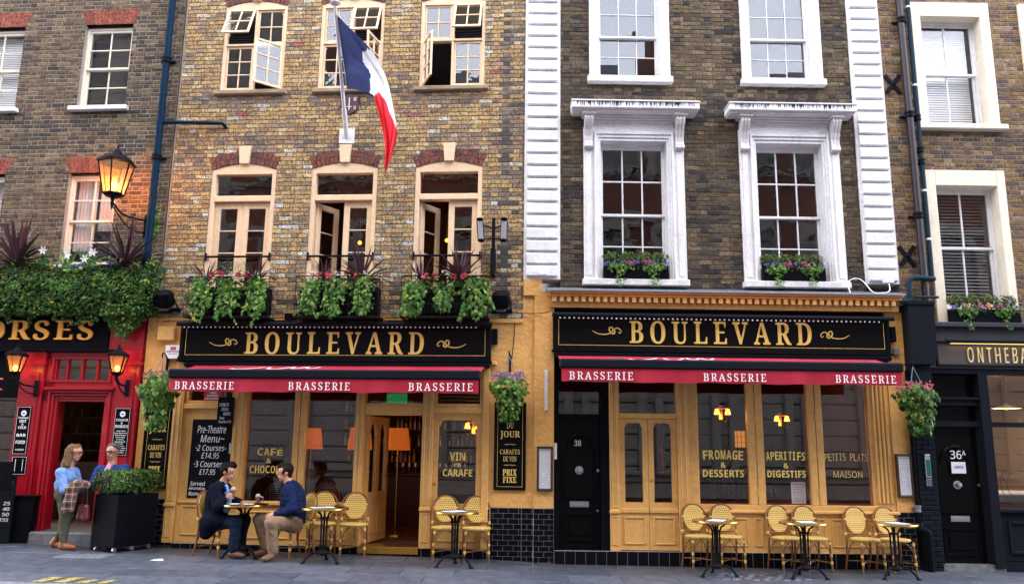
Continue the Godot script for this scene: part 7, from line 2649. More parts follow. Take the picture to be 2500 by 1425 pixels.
	for e in wb:
		t = thing("window_box", "dark window box " + e[4], "window box", FC, Vector3((e[0] + e[1]) / 2, e[2], e[3]))
		s = begin()
		cbx(s, e[0], e[2], e[3] - 0.06, e[1], e[2] + 0.20, e[3] + 0.11, 0.008)
		obj("trough", s, M.black_satin, t)
		s = begin()
		bx(s, e[0] + 0.01, e[2] + 0.2, e[3] - 0.05, e[1] - 0.01, e[2] + 0.205, e[3] + 0.10)
		obj("soil", s, M.soil, t)
		var w: float = e[1] - e[0]
		for q in 4:
			var xc: float = e[0] + w * (0.13 + 0.245 * q)
			t = thing("small_shrub", "small clipped evergreen in the window box " + e[4], "shrub", FC, Vector3(xc, e[2] + 0.2, e[3] + 0.02), "evergreens in window boxes")
			leaves("foliage", t, leaf_mesh("box"), blob_leaves(Vector3(xc, e[2] + 0.33, e[3] + 0.02), Vector3(0.14, 0.11, 0.09), 330, 0.034, [Color(0.06, 0.11, 0.03), Color(0.10, 0.16, 0.03), Color(0.16, 0.20, 0.05), Color(0.04, 0.08, 0.025)]), M.leaf_box)
		var spots = []
		for q in 7: spots.append(Vector3(e[0] + w * (0.05 + 0.15 * q), e[2] + 0.23 + 0.02 * (q % 2), e[3] + 0.12))
		flower_patch("pansy_plant", "violet blue pansies in the window box " + e[4], FC, spots, [Color(0.05, 0.03, 0.30), Color(0.12, 0.08, 0.42), Color(0.03, 0.02, 0.14)], 0.038, "pansies")
		flower_patch("cyclamen_plant", "magenta cyclamens in the window box " + e[4], FC, [Vector3(e[0] + w * 0.37, e[2] + 0.25, e[3] + 0.13), Vector3(e[0] + w * 0.42, e[2] + 0.23, e[3] + 0.13), Vector3(e[0] + w * 0.65, e[2] + 0.24, e[3] + 0.14), Vector3(e[0] + w * 0.70, e[2] + 0.25, e[3] + 0.13)], [Color(0.36, 0.006, 0.08), Color(0.46, 0.012, 0.12)], 0.042, "magenta cyclamens")
		if e[5]: flower_patch("marigold_plant", "orange pansies in the window box " + e[4], FC, [Vector3(e[0] + w * 0.22, e[2] + 0.24, e[3] + 0.12), Vector3(e[0] + w * 0.55, e[2] + 0.26, e[3] + 0.13)], [Color(0.75, 0.28, 0.02), Color(0.8, 0.4, 0.05)], 0.05, "")
		for q in 2:
			var xc: float = e[0] + w * (0.24 + 0.54 * q)
			list = curtain_leaves(xc - 0.18, xc + 0.18, e[2] + 0.12, e[2] + 0.24, e[3] + 0.10, 0.07, 110, 0.034, ivy_light)
			for k in 55: list.append([Vector3(xc + 0.05 * sin(k * 0.4) + rng.randf_range(-0.04, 0.04), e[2] + 0.18 - 0.0055 * k, e[3] + 0.13 + rng.randf_range(-0.01, 0.02)), Vector3(rng.randf_range(-0.6, 0.6), 0.3, 1), 0.026 * rng.randf_range(0.7, 1.2), mixc(ivy_light)])
			ivy(["ivy at the flagpole end of the window box ", "ivy at the far end of the window box "][q] + e[4], FC, list, Vector3(xc, e[2], e[3] + 0.1), "ivy strands on window boxes")
	# --- hanging baskets
	hanging_basket("green hanging basket with dark red flowers beside the pub lantern", Vector3(-5.15, 2.42, 0.10), Vector3(-5.30, 2.98, -0.45), Vector3(0.29, 0.28, 0.24), 620, ivy_light, [Color(0.12, 0.01, 0.02), Color(0.2, 0.02, 0.03)], 0.052, 0.38)
	hanging_basket("hanging basket of purple violas between the two shopfronts", Vector3(0.10, 2.50, 0.28), Vector3(0.12, 3.0, 0.0), Vector3(0.28, 0.23, 0.24), 520, ivy_light, [Color(0.10, 0.02, 0.16), Color(0.18, 0.03, 0.22), Color(0.25, 0.06, 0.28)], 0.040, 0.30)
	hanging_basket("hanging basket of ivy with red geraniums in front of the painted pier", Vector3(6.12, 2.40, 0.42), Vector3(6.10, 2.93, 0.02), Vector3(0.29, 0.25, 0.24), 560, ivy_deep + ivy_light, [Color(0.35, 0.01, 0.04), Color(0.5, 0.02, 0.06)], 0.048, 0.32)
	# --- box hedge in its black planter on castors
	var pf = Transform3D(Basis(Vector3.UP, deg_to_rad(-25)), Vector3(-5.53, ground_y(-5.5), -0.03))
	t = thing("castor_planter", "tall black square planter on castors outside the pub", "planter", pf, Vector3.ZERO)
	s = begin()
	cbx(s, -0.24, 0.07, -0.36, 0.24, 0.80, 0.36, 0.006)
	obj("box", s, M.black_satin, t)
	for e in [[-0.18, -0.3], [0.18, -0.3], [-0.18, 0.3], [0.18, 0.3], [0.19, 0.0]]:
		s = begin()
		tube(s, [Vector3(e[0] - 0.012, 0.032, e[1]), Vector3(e[0] + 0.012, 0.032, e[1])], 0.032, 12)
		cbx(s, e[0] - 0.022, 0.035, e[1] - 0.02, e[0] + 0.022, 0.075, e[1] + 0.02, 0.004)
		obj("castor", s, M.steel, t)
	t = thing("box_hedge", "rounded clipped box hedge growing in the black castor planter", "hedge", pf, Vector3(0, 0.8, 0))
	list = []
	for i in 5200:
		var p = Vector3(rng.randf_range(-1, 1), rng.randf_range(-0.75, 1), rng.randf_range(-1, 1))
		var ax = rng.randi() % 3
		if ax == 0: p.x = signf(p.x) * rng.randf_range(0.85, 1.0)
		elif ax == 1: p.y = rng.randf_range(0.8, 1.0)
		else: p.z = signf(p.z) * rng.randf_range(0.88, 1.0)
		var q = Vector3(p.x * (1 - 0.10 * p.y * p.y), p.y * (1 - 0.22 * (p.x * p.x + p.z * p.z) / 2), p.z * (1 - 0.06 * p.y * p.y))
		var pos = q * Vector3(0.285, 0.19, 0.41) + Vector3(0, 0.96, 0) + Vector3(rng.randfn(), rng.randfn(), rng.randfn()) * 0.012
		pos += 0.03 * Vector3(nz.get_noise_3dv(pos * 6.0), nz.get_noise_3dv(pos * 6.0 + Vector3(9, 0, 0)), nz.get_noise_3dv(pos * 6.0 + Vector3(0, 9, 0)))
		list.append([pos, p + Vector3(rng.randf_range(-0.7, 0.7), rng.randf_range(-0.2, 0.9), rng.randf_range(-0.7, 0.7)), 0.030 * rng.randf_range(0.7, 1.3), mixc([Color(0.06, 0.15, 0.03), Color(0.10, 0.22, 0.05), Color(0.035, 0.09, 0.025), Color(0.16, 0.28, 0.07)])])
	leaves("foliage", t, leaf_mesh("box"), list, M.leaf_box)
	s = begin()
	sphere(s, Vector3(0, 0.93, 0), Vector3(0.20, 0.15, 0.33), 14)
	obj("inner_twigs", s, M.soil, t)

func hanging_basket(label, c: Vector3, hook: Vector3, r: Vector3, n, cols, fcols, fsize, tail):
	var t = thing("hanging_basket", label, "hanging basket", FC, c)
	var s = begin()
	lathe(s, [Vector2(0.0, -0.20), Vector2(0.12, -0.17), Vector2(0.19, -0.08), Vector2(0.21, 0.02), Vector2(0.19, 0.02), Vector2(0.0, 0.0)], 16, Transform3D(Basis.IDENTITY, c))
	obj("bowl", s, M.soil, t)
	var top = c + Vector3(0, 0.52, 0)
	for k in 3:
		s = begin()
		var a = TAU * k / 3 + 0.4
		tube(s, [c + Vector3(cos(a) * 0.19, 0.02, sin(a) * 0.19), top], 0.005, 5)
		obj("chain", s, M.lead, t)
	s = begin()
	tube(s, smooth_path([hook + Vector3(0, -0.15, 0.0), hook + Vector3(0, 0.0, 0.02), Vector3(top.x, top.y + 0.07, top.z - 0.03), top + Vector3(0, 0.04, 0.02), top], 5), 0.010, 6)
	cbx(s, hook.x - 0.015, hook.y - 0.22, hook.z - 0.02, hook.x + 0.015, hook.y + 0.06, hook.z + 0.015, 0.003)
	obj("hook_bracket", s, M.black_iron, t)
	var list = blob_leaves(c, r, n, fsize, cols)
	for k in int(n * 0.35):
		var u = rng.randf_range(-1, 1)
		var d = rng.randf()
		list.append([c + Vector3(u * r.x * (0.75 - 0.35 * d), -r.y * 0.6 - tail * d, r.z * (0.6 - 0.3 * d) + rng.randf_range(-0.1, 0.08)), Vector3(u + rng.randf_range(-0.4, 0.4), 0.3, 1), fsize * rng.randf_range(0.8, 1.3), mixc(cols)])
	leaves("foliage", t, leaf_mesh("ivy"), list, M.leaf_ivy)
	var fl = []
	for k in 190:
		var a = rng.randf() * TAU
		var q = sqrt(rng.randf())
		fl.append([c + Vector3(cos(a) * q * r.x * 0.95, r.y * rng.randf_range(0.55, 1.15), sin(a) * q * r.z * 0.9), Vector3(rng.randf_range(-0.6, 0.6), 0.5, 1), 0.036 * rng.randf_range(0.7, 1.2), mixc(fcols)])
	leaves("flowers", t, leaf_mesh("petal"), fl, M.petal)

# ---------- chairs and tables ----------
func weave_texture(black = false) -> ImageTexture:
	var im = Image.create(64, 64, false, Image.FORMAT_RGB8)
	for y in 64:
		for x in 64:
			var cx = (x + (8 if int(y / 16) % 2 else 0)) % 16
			var cy = y % 16
			var dark = Vector2(cx - 8, (cy - 8) * 1.1).length() < 4.4
			var k = 0.86 + 0.14 * sin(x * 1.9) * sin(y * 1.7)
			var c = Color(0.16, 0.07, 0.02) if dark else Color(0.97 * k, 0.81 * k, 0.42 * k)
			if black: c = Color(0.8, 0.78, 0.72) if dark else Color(0.03 * k, 0.03 * k, 0.03 * k)
			im.set_pixel(x, y, c)
	im.generate_mipmaps()
	return ImageTexture.create_from_image(im)

func cane_chair(dark = false) -> Node3D:
	var t = Node3D.new()
	var cane: Material = M.cane
	var weave: Material = M.weave_dark if dark else M.weave
	var bind: Material = M.cane if dark else M.binding
	var s = begin()
	# woven seat: rounded slab with a rolled edge
	var pr = [Vector2(0.0, 0.425), Vector2(0.185, 0.428), Vector2(0.207, 0.438), Vector2(0.212, 0.452), Vector2(0.203, 0.465), Vector2(0.17, 0.470), Vector2(0.0, 0.462)]
	lathe(s, pr, 24, Transform3D(Basis.from_scale(Vector3(1, 1, 0.95)), Vector3(0, 0, 0.0)))
	obj("seat", s, weave, t)
	# oval back panel, leaning back
	s = begin()
	var lean = Transform3D(Basis(Vector3.RIGHT, -0.17), Vector3(0, 0.695, -0.215))
	var n = 24
	for e in [[0.012, 1.0], [-0.012, -1.0]]:
		for k in n:
			var a0 = TAU * k / n
			var a1 = TAU * (k + 1) / n
			otri(s, lean * Vector3(0, 0, e[0]), lean * Vector3(cos(a0) * 0.148, sin(a0) * 0.178, e[0]), lean * Vector3(cos(a1) * 0.148, sin(a1) * 0.178, e[0]), lean.basis * Vector3(0, 0, e[1]))
	obj("back_panel", s, weave, t)
	s = begin()
	var pts = []
	for k in 25: pts.append(lean * Vector3(cos(TAU * k / 24) * 0.150, sin(TAU * k / 24) * 0.180, 0))
	tube(s, pts, 0.011, 6, false)
	obj("back_rim", s, bind, t)
	# arched frame
	s = begin()
	pts = [Vector3(-0.185, 0.44, -0.165), Vector3(-0.198, 0.58, -0.19)]
	for k in 13:
		var a = PI - PI * k / 12
		pts.append(lean * Vector3(cos(a) * 0.195, 0.005 + sin(a) * 0.19, 0))
	pts.append_array([Vector3(0.198, 0.58, -0.19), Vector3(0.185, 0.44, -0.165)])
	tube(s, pts, 0.0135, 8)
	obj("back_arch", s, cane, t)
	s = begin()
	tube(s, [Vector3(-0.19, 0.515, -0.178), Vector3(0.19, 0.515, -0.178)], 0.011, 6)
	obj("back_rail", s, cane, t)
	for e in [[-0.185, -0.165, -0.185, -0.235], [0.185, -0.165, 0.185, -0.235], [-0.165, 0.165, -0.178, 0.185], [0.165, 0.165, 0.178, 0.185]]:
		s = begin()
		tube(s, [Vector3(e[0], 0.44, e[1]), Vector3(e[0] * 1.02, 0.22, e[1] * 1.06), Vector3(e[2], 0.0, e[3])], [0.0145, 0.0145, 0.0125], 8)
		obj("leg", s, cane, t)
	# curved braces under the seat and the crossed stretcher
	for e in [[-1, 1], [1, 1], [-1, -1], [1, -1]]:
		s = begin()
		tube(s, smooth_path([Vector3(e[0] * 0.172, 0.22, e[1] * 0.172), Vector3(e[0] * 0.13, 0.34, e[1] * 0.168), Vector3(e[0] * 0.04, 0.42, e[1] * 0.165)], 4), 0.007, 6)
		obj("brace", s, cane, t)
	for e in [-1, 1]:
		s = begin()
		tube(s, [Vector3(e * -0.178, 0.135, -0.20), Vector3(0, 0.142 + 0.008 * e, 0), Vector3(e * 0.172, 0.135, 0.178)], 0.0085, 6)
		obj("stretcher", s, cane, t)
	for e in [[-0.172, 0.135, 0.178], [0.172, 0.135, 0.178], [-0.172, 0.235, 0.172], [0.172, 0.235, 0.172], [-0.165, 0.40, 0.166], [0.165, 0.40, 0.166], [-0.192, 0.515, -0.180], [0.192, 0.515, -0.180]]:
		s = begin()
		tube(s, [Vector3(e[0], e[1] - 0.02, e[2]), Vector3(e[0], e[1] + 0.02, e[2])], 0.0185, 8)
		obj("binding", s, bind, t)
	for sg in [-1, 1]:
		s = begin()
		var p0 = lean * Vector3(sg * 0.145, 0.02, 0)
		tube(s, [p0, lean * Vector3(sg * 0.195, 0.02, 0)], 0.013, 6)
		obj("binding", s, bind, t)
	return t

func bistro_table() -> Node3D:
	var t = Node3D.new()
	var s = begin()
	lathe(s, [Vector2(0, 0.700), Vector2(0.315, 0.700), Vector2(0.315, 0.7255), Vector2(0, 0.7255)], 40)
	obj("tabletop", s, M.table_top, t)
	s = begin()
	lathe(s, [Vector2(0.314, 0.699), Vector2(0.324, 0.700), Vector2(0.327, 0.713), Vector2(0.324, 0.727), Vector2(0.314, 0.7275)], 40)
	obj("rim", s, M.brass, t)
	for k in 4:
		s = begin()
		var a = TAU * k / 4 + 0.6
		var d = Vector3(cos(a), 0, sin(a))
		tube(s, [d * 0.05 + Vector3(0, 0.14, 0), d * 0.05 + Vector3(0, 0.58, 0), d * 0.075 + Vector3(0, 0.64, 0), d * 0.15 + Vector3(0, 0.696, 0)], 0.0125, 8)
		obj("column", s, M.black_iron, t)
	s = begin()
	tube(s, [Vector3(0, 0.12, 0), Vector3(0, 0.69, 0)], 0.014, 8)
	lathe(s, [Vector2(0.0, 0.09), Vector2(0.05, 0.10), Vector2(0.085, 0.125), Vector2(0.075, 0.15), Vector2(0.04, 0.175), Vector2(0.0, 0.18)], 14)
	lathe(s, [Vector2(0.0, 0.575), Vector2(0.068, 0.58), Vector2(0.068, 0.60), Vector2(0.0, 0.605)], 14)
	obj("hub", s, M.black_iron, t)
	for k in 3:
		s = begin()
		var a = TAU * k / 3 + PI / 2 + PI
		var d = Vector3(cos(a), 0, sin(a))
		tube(s, smooth_path([d * 0.04 + Vector3(0, 0.125, 0), d * 0.14 + Vector3(0, 0.135, 0), d * 0.22 + Vector3(0, 0.075, 0), d * 0.262 + Vector3(0, 0.02, 0)], 5), 0.016, 8)
		lathe(s, [Vector2(0.0, 0.0), Vector2(0.034, 0.0), Vector2(0.034, 0.012), Vector2(0.014, 0.022), Vector2(0.0, 0.024)], 10, Transform3D(Basis.IDENTITY, d * 0.27))
		obj("foot", s, M.black_iron, t)
	return t

func place(o: Node3D, called, label, category, group_, x, z, turn):
	o.name = numbered(called)
	add_child(o)
	o.position = Vector3(x, ground_y(x) + 0.0015, z)
	o.rotation.y = turn
	tag(o, label, category, group_)

func build_furniture():
	mat("cane", lin(0.19, 0.075, 0.022), 0.42)
	mat("binding", lin(0.72, 0.44, 0.10), 0.5)
	var w = mat("weave", Color.WHITE, 0.5, 0, weave_texture(), 8.5)
	w.uv1_world_triplanar = false
	w = mat("weave_dark", Color.WHITE, 0.5, 0, weave_texture(true), 8.5)
	w.uv1_world_triplanar = false
	mat("table_top", lin(0.03, 0.028, 0.03), 0.12, 0, M.t_stone, 2.0)
	var spots = [
		[-4.05, 0.34, 1.25, "rattan bistro chair under the man in the dark coat"],
		[-2.93, 0.36, -0.75, "rattan bistro chair under the man in the padded waistcoat"],
		[-2.62, 0.08, 0.08, "rattan bistro chair behind the menu table by the open door, nearer the padded waistcoat man"],
		[-2.14, 0.10, 0.12, "rattan bistro chair right beside the open door leaf"],
		[-0.79, 0.22, 0.10, "rattan bistro chair behind the table by the VIN window, nearer the open door"],
		[-0.34, 0.20, 0.06, "rattan bistro chair behind the table by the VIN window, nearer the black tiles"],
		[2.88, 0.30, 0.14, "rattan bistro chair under the FROMAGE window, nearer the double door"],
		[3.30, 0.28, 0.10, "rattan bistro chair under the FROMAGE window, nearer the APERITIFS window"],
		[4.14, 0.30, 0.20, "rattan bistro chair under the APERITIFS window, nearer the FROMAGE window"],
		[4.52, 0.30, 0.16, "rattan bistro chair under the APERITIFS window, nearer the PETITS PLATS window"],
		[5.28, 0.30, 0.16, "rattan bistro chair under the PETITS PLATS window"],
		[5.73, 0.28, 0.16, "rattan bistro chair under the fluted pilaster by the painted pier"]]
	var c0 = cane_chair()
	for i in spots.size():
		var e = spots[i]
		var o: Node3D = c0 if i == 0 else c0.duplicate()
		place(o, "bistro_chair", e[3], "chair", "rattan bistro chairs", e[0], e[1], e[2])
	var d0 = cane_chair(true)
	for i in 2:
		var o: Node3D = d0 if i == 0 else d0.duplicate()
		place(o, "woven_chair", ["black and white woven chair inside behind the CAFÉ lettering", "black and white woven chair inside behind the plain brasserie window"][i], "chair", "", [-3.55, -2.75][i], [-1.15, -1.05][i], PI)
		o.position.y = 0.19
	var tabs = [
		[-3.62, 0.50, "round bistro table with chocolate mugs between the two seated men"],
		[-2.43, 0.78, "round bistro table with a menu in front of the plain brasserie window"],
		[-0.62, 0.82, "round bistro table in front of the VIN window"],
		[2.96, 0.92, "round bistro table in front of the FROMAGE window"],
		[4.16, 0.95, "round bistro table in front of the APERITIFS window"],
		[5.44, 0.86, "round bistro table in front of the fluted pilaster"]]
	var t0 = bistro_table()
	for i in tabs.size():
		var e = tabs[i]
		var o: Node3D = t0 if i == 0 else t0.duplicate()
		place(o, "bistro_table", e[2], "table", "round bistro tables", e[0], e[1], 0.0)
		if i > 0:
			var top = ground_y(e[0]) + 0.731
			var t = thing("table_menu", "menu on the " + e[2], "menu", I, Vector3(e[0], top, e[1]), "menus on the bistro tables")
			var s = begin()
			var x = Transform3D(Basis(Vector3.UP, 0.25 + 0.3 * i), Vector3(e[0] - 0.05 + 0.02 * i, top, e[1] + 0.02))
			cbx(s, -0.15, 0.0, -0.105, 0.15, 0.003, 0.105, 0.001, x)
			obj("sheet", s, M.paper, t)
			s = begin()
			for k in 9: bx(s, -0.12, 0.003, -0.085 + k * 0.02, 0.12 - 0.04 * (k % 3), 0.0036, -0.079 + k * 0.02, x)
			obj("small_print", s, M.ink_grey, t).set_meta("kind", "stuff")
	# mugs of chocolate and saucers
	var top = ground_y(-3.62) + 0.731
	var mugs = [[Vector3(-3.775, 0.93, 0.60), "glass mug of hot chocolate held by the man in the dark coat"], [Vector3(-3.46, top, 0.46), "glass mug of hot chocolate standing on the table before the padded waistcoat man"]]
	for e in mugs:
		var c: Vector3 = e[0]
		var t = thing("glass_mug", e[1], "mug", I, c)
		var s = begin()
		lathe(s, [Vector2(0.0, 0.003), Vector2(0.030, 0.003), Vector2(0.036, 0.10), Vector2(0.0, 0.10)], 16, Transform3D(Basis.IDENTITY, c))
		obj("chocolate", s, mat("chocolate", lin(0.16, 0.06, 0.035), 0.4), t)
		s = begin()
		lathe(s, [Vector2(0.0, 0.10), Vector2(0.035, 0.10), Vector2(0.033, 0.125), Vector2(0.015, 0.14), Vector2(0.0, 0.142)], 16, Transform3D(Basis.IDENTITY, c))
		obj("foam", s, mat("foam", lin(0.55, 0.36, 0.28), 0.8), t)
		s = begin()
		lathe(s, [Vector2(0.0, 0.0), Vector2(0.032, 0.0), Vector2(0.039, 0.13)], 16, Transform3D(Basis.IDENTITY, c))
		obj("glass", s, M.glass, t)
		s = begin()
		var sg = -1.0 if c.y > 0.9 else 1.0
		tube(s, smooth_path([c + Vector3(sg * 0.036, 0.10, 0), c + Vector3(sg * 0.07, 0.09, 0), c + Vector3(sg * 0.066, 0.05, 0), c + Vector3(sg * 0.034, 0.03, 0)], 4), 0.006, 6)
		obj("handle", s, M.steel, t)
	for e in [[Vector3(-3.72, top, 0.66), "white saucer with a spoon in front of the man in the dark coat"], [Vector3(-3.52, top, 0.66), "white saucer with a spoon in front of the padded waistcoat man"]]:
		var c: Vector3 = e[0]
		var t = thing("saucer", e[1], "saucer", I, c)
		var s = begin()
		lathe(s, [Vector2(0.0, 0.002), Vector2(0.04, 0.0), Vector2(0.075, 0.012), Vector2(0.072, 0.015), Vector2(0.04, 0.006), Vector2(0.0, 0.006)], 20, Transform3D(Basis.IDENTITY, c))
		obj("plate", s, M.plastic_white, t)
		s = begin()
		tube(s, [c + Vector3(-0.05, 0.016, 0.02), c + Vector3(0.05, 0.018, 0.01)], 0.004, 5)
		sphere(s, c + Vector3(0.06, 0.017, 0.009), Vector3(0.016, 0.004, 0.010), 8)
		obj("spoon", s, M.steel, t)

# ---------- people ----------
# Mesh of a smooth union of tapered capsules [ax, ay, az, bx, by, bz, ra, rb], as surface nets.
func blend_mesh(caps: Array, cell: float, k: float, fold: float = 0.0, quilt: float = 0.0) -> ArrayMesh:
	var lo := Vector3(1e9, 1e9, 1e9)
	var hi := -lo
	for c in caps:
		var r: float = maxf(c[6], c[7]) + k + cell * 2.0
		for e in [Vector3(c[0], c[1], c[2]), Vector3(c[3], c[4], c[5])]:
			lo = lo.min(e - Vector3(r, r, r))
			hi = hi.max(e + Vector3(r, r, r))
	var nx := int((hi.x - lo.x) / cell) + 2
	var ny := int((hi.y - lo.y) / cell) + 2
	var nz := int((hi.z - lo.z) / cell) + 2
	var f := PackedFloat32Array()
	f.resize(nx * ny * nz)
	f.fill(0.2)
	for c in caps:
		var a := Vector3(c[0], c[1], c[2])
		var b := Vector3(c[3], c[4], c[5])
		var ra: float = c[6]
		var rb: float = c[7]
		var r: float = maxf(ra, rb) + k + cell * 1.5
		var mn := (a.min(b) - Vector3(r, r, r) - lo) / cell
		var mx := (a.max(b) + Vector3(r, r, r) - lo) / cell
		var ab := b - a
		var l2 := maxf(ab.length_squared(), 1e-9)
		for ix in range(maxi(0, int(mn.x)), mini(nx, int(mx.x) + 1)):
			for iy in range(maxi(0, int(mn.y)), mini(ny, int(mx.y) + 1)):
				var base := (ix * ny + iy) * nz
				for iz in range(maxi(0, int(mn.z)), mini(nz, int(mx.z) + 1)):
					var p := lo + Vector3(ix, iy, iz) * cell
					var t := clampf((p - a).dot(ab) / l2, 0.0, 1.0)
					var d := p.distance_to(a + ab * t) - lerpf(ra, rb, t)
					var g := f[base + iz]
					var h := maxf(k - absf(g - d), 0.0) / k
					f[base + iz] = minf(g, d) - h * h * k * 0.25
	if fold > 0.0 or quilt > 0.0:
		# creases of cloth: uneven folds, and channels where the garment is quilted
		var cloth := FastNoiseLite.new()
		cloth.seed = caps.size()
		cloth.frequency = 7.0
		cloth.fractal_octaves = 3
		for ix in nx:
			for iy in ny:
				for iz in nz:
					var i := (ix * ny + iy) * nz + iz
					if absf(f[i]) < cell * 4.0:
						var p := lo + Vector3(ix, iy, iz) * cell
						f[i] += fold * (absf(cloth.get_noise_3d(p.x + p.y * 0.6, p.y * 0.8 - p.z * 0.5, p.z)) * 2.0 - 0.5) + quilt * absf(sin(p.y * 52.0))
	var ids := PackedInt32Array()
	ids.resize(nx * ny * nz)
	ids.fill(-1)
	var verts := PackedVector3Array()
	var norms := PackedVector3Array()
	var sx := ny * nz
	var sy := nz
	var near := cell * 3.2
	var corner := [0, sx, sy, sx + sy, 1, sx + 1, sy + 1, sx + sy + 1]
	var cpos := [Vector3(0, 0, 0), Vector3(1, 0, 0), Vector3(0, 1, 0), Vector3(1, 1, 0), Vector3(0, 0, 1), Vector3(1, 0, 1), Vector3(0, 1, 1), Vector3(1, 1, 1)]
	var edges := [[0, 1], [2, 3], [4, 5], [6, 7], [0, 2], [1, 3], [4, 6], [5, 7], [0, 4], [1, 5], [2, 6], [3, 7]]
	for ix in nx - 1:
		for iy in ny - 1:
			var base := ix * sx + iy * sy
			for iz in nz - 1:
				var i0 := base + iz
				if absf(f[i0]) > near: continue
				var inside := 0
				for c in 8:
					if f[i0 + corner[c]] < 0.0: inside += 1
				if inside == 0 or inside == 8: continue
				var sum := Vector3.ZERO
				var n := 0
				for e in edges:
					var va := f[i0 + corner[e[0]]]
					var vb := f[i0 + corner[e[1]]]
					if (va < 0.0) == (vb < 0.0): continue
					var pa: Vector3 = cpos[e[0]]
					var pb: Vector3 = cpos[e[1]]
					sum += pa.lerp(pb, va / (va - vb))
					n += 1
				ids[i0] = verts.size()
				verts.append(lo + (Vector3(ix, iy, iz) + sum / n) * cell)
				var gx := f[i0 + sx] - f[i0] + f[i0 + sx + sy + 1] - f[i0 + sy + 1]
				var gy := f[i0 + sy] - f[i0] + f[i0 + sx + sy + 1] - f[i0 + sx + 1]
				var gz := f[i0 + 1] - f[i0] + f[i0 + sx + sy + 1] - f[i0 + sx + sy]
				norms.append(Vector3(gx, gy, gz).normalized())
	var idx := PackedInt32Array()
	for ix in range(1, nx - 1):
		for iy in range(1, ny - 1):
			var base := ix * sx + iy * sy
			for iz in range(1, nz - 1):
				var i0 := base + iz
				if absf(f[i0]) > near: continue
				var a := f[i0] < 0.0
				for ax in 3:
					var st: int = [sx, sy, 1][ax]
					if (f[i0 + st] < 0.0) == a: continue
					var s1: int = [sy, 1, sx][ax]
					var s2: int = [1, sx, sy][ax]
					var q := [ids[i0], ids[i0 - s1], ids[i0 - s1 - s2], ids[i0 - s2]]
					if q.has(-1): continue
					var order := [0, 2, 1, 0, 3, 2] if a else [0, 1, 2, 0, 2, 3]
					for o in order: idx.append(q[o])
	var arr := []
	arr.resize(Mesh.ARRAY_MAX)
	arr[Mesh.ARRAY_VERTEX] = verts
	arr[Mesh.ARRAY_NORMAL] = norms
	arr[Mesh.ARRAY_INDEX] = idx
	var mesh := ArrayMesh.new()
	if verts.size() > 0: mesh.add_surface_from_arrays(Mesh.PRIMITIVE_TRIANGLES, arr)
	return mesh

func cap(a: Vector3, b: Vector3, ra: float, rb: float) -> Array:
	return [a.x, a.y, a.z, b.x, b.y, b.z, ra, rb]

func chain(pts: Array, rs: Array) -> Array:
	var out := []
	for i in pts.size() - 1: out.append(cap(pts[i], pts[i + 1], rs[i], rs[i + 1]))
	return out

# Head about c (middle of the skull), looking along look.
func head_caps(c: Vector3, look: Vector3) -> Array:
	var f = look.normalized()
	var side = f.cross(Vector3.UP).normalized()
	var up = side.cross(f)
	var p = func(a, b, d): return c + f * a + up * b + side * d
	return [cap(p.call(-0.022, 0.035, 0), p.call(0.02, 0.035, 0), 0.078, 0.075), cap(p.call(-0.03, 0.01, 0), p.call(-0.02, -0.04, 0), 0.066, 0.05),
		cap(p.call(0.022, 0.0, 0), p.call(0.034, -0.05, 0), 0.062, 0.05), cap(p.call(0.05, -0.088, 0), p.call(0.03, -0.08, 0), 0.028, 0.04),
		cap(p.call(0.088, 0.012, 0), p.call(0.108, -0.022, 0), 0.009, 0.0135), cap(p.call(0.082, 0.028, -0.032), p.call(0.082, 0.028, 0.032), 0.012, 0.012),
		cap(p.call(-0.008, 0.012, 0.076), p.call(-0.012, -0.022, 0.074), 0.016, 0.012), cap(p.call(-0.008, 0.012, -0.076), p.call(-0.012, -0.022, -0.074), 0.016, 0.012),
		cap(p.call(0.086, -0.052, -0.016), p.call(0.086, -0.052, 0.016), 0.010, 0.010), cap(p.call(-0.025, -0.06, 0), p.call(-0.04, -0.15, 0), 0.05, 0.052)]

# Palm and five fingers from the wrist along d; n points out of the back of the hand, th to the thumb side.
func hand_caps(w: Vector3, d: Vector3, n: Vector3, th: Vector3, curl: float) -> Array:
	d = d.normalized()
	n = n.normalized()
	th = th.normalized()
	var out = [cap(w, w + d * 0.075 + th * 0.022, 0.022, 0.019), cap(w, w + d * 0.078 - th * 0.020, 0.022, 0.017), cap(w + d * 0.03, w + d * 0.08, 0.020, 0.018)]
	var ls = [0.072, 0.080, 0.074, 0.058]
	for i in 4:
		var off: float = 0.030 - i * 0.020
		var p: Vector3 = w + d * (0.082 - 0.004 * absf(i - 1)) + th * off
		var dir = d
		for k in 3:
			var ang: float = curl * (0.5 + 0.35 * k)
			var dd = (d * cos(ang * (k + 1) * 0.6) - n * sin(ang * (k + 1) * 0.6)).normalized()
			var q: Vector3 = p + dd * ls[i] * [0.45, 0.32, 0.25][k]
			out.append(cap(p, q, 0.0092 - 0.0008 * k, 0.0085 - 0.0008 * k))
			p = q
	var t0: Vector3 = w + d * 0.022 + th * 0.026
	var t1: Vector3 = t0 + (d * 0.6 + th * 0.75 - n * 0.2).normalized() * 0.038
	var t2: Vector3 = t1 + (d * 0.85 + th * 0.15 - n * (0.3 + 0.4 * curl)).normalized() * 0.032
	out.append_array([cap(t0, t1, 0.014, 0.0105), cap(t1, t2, 0.0105, 0.009)])
	return out

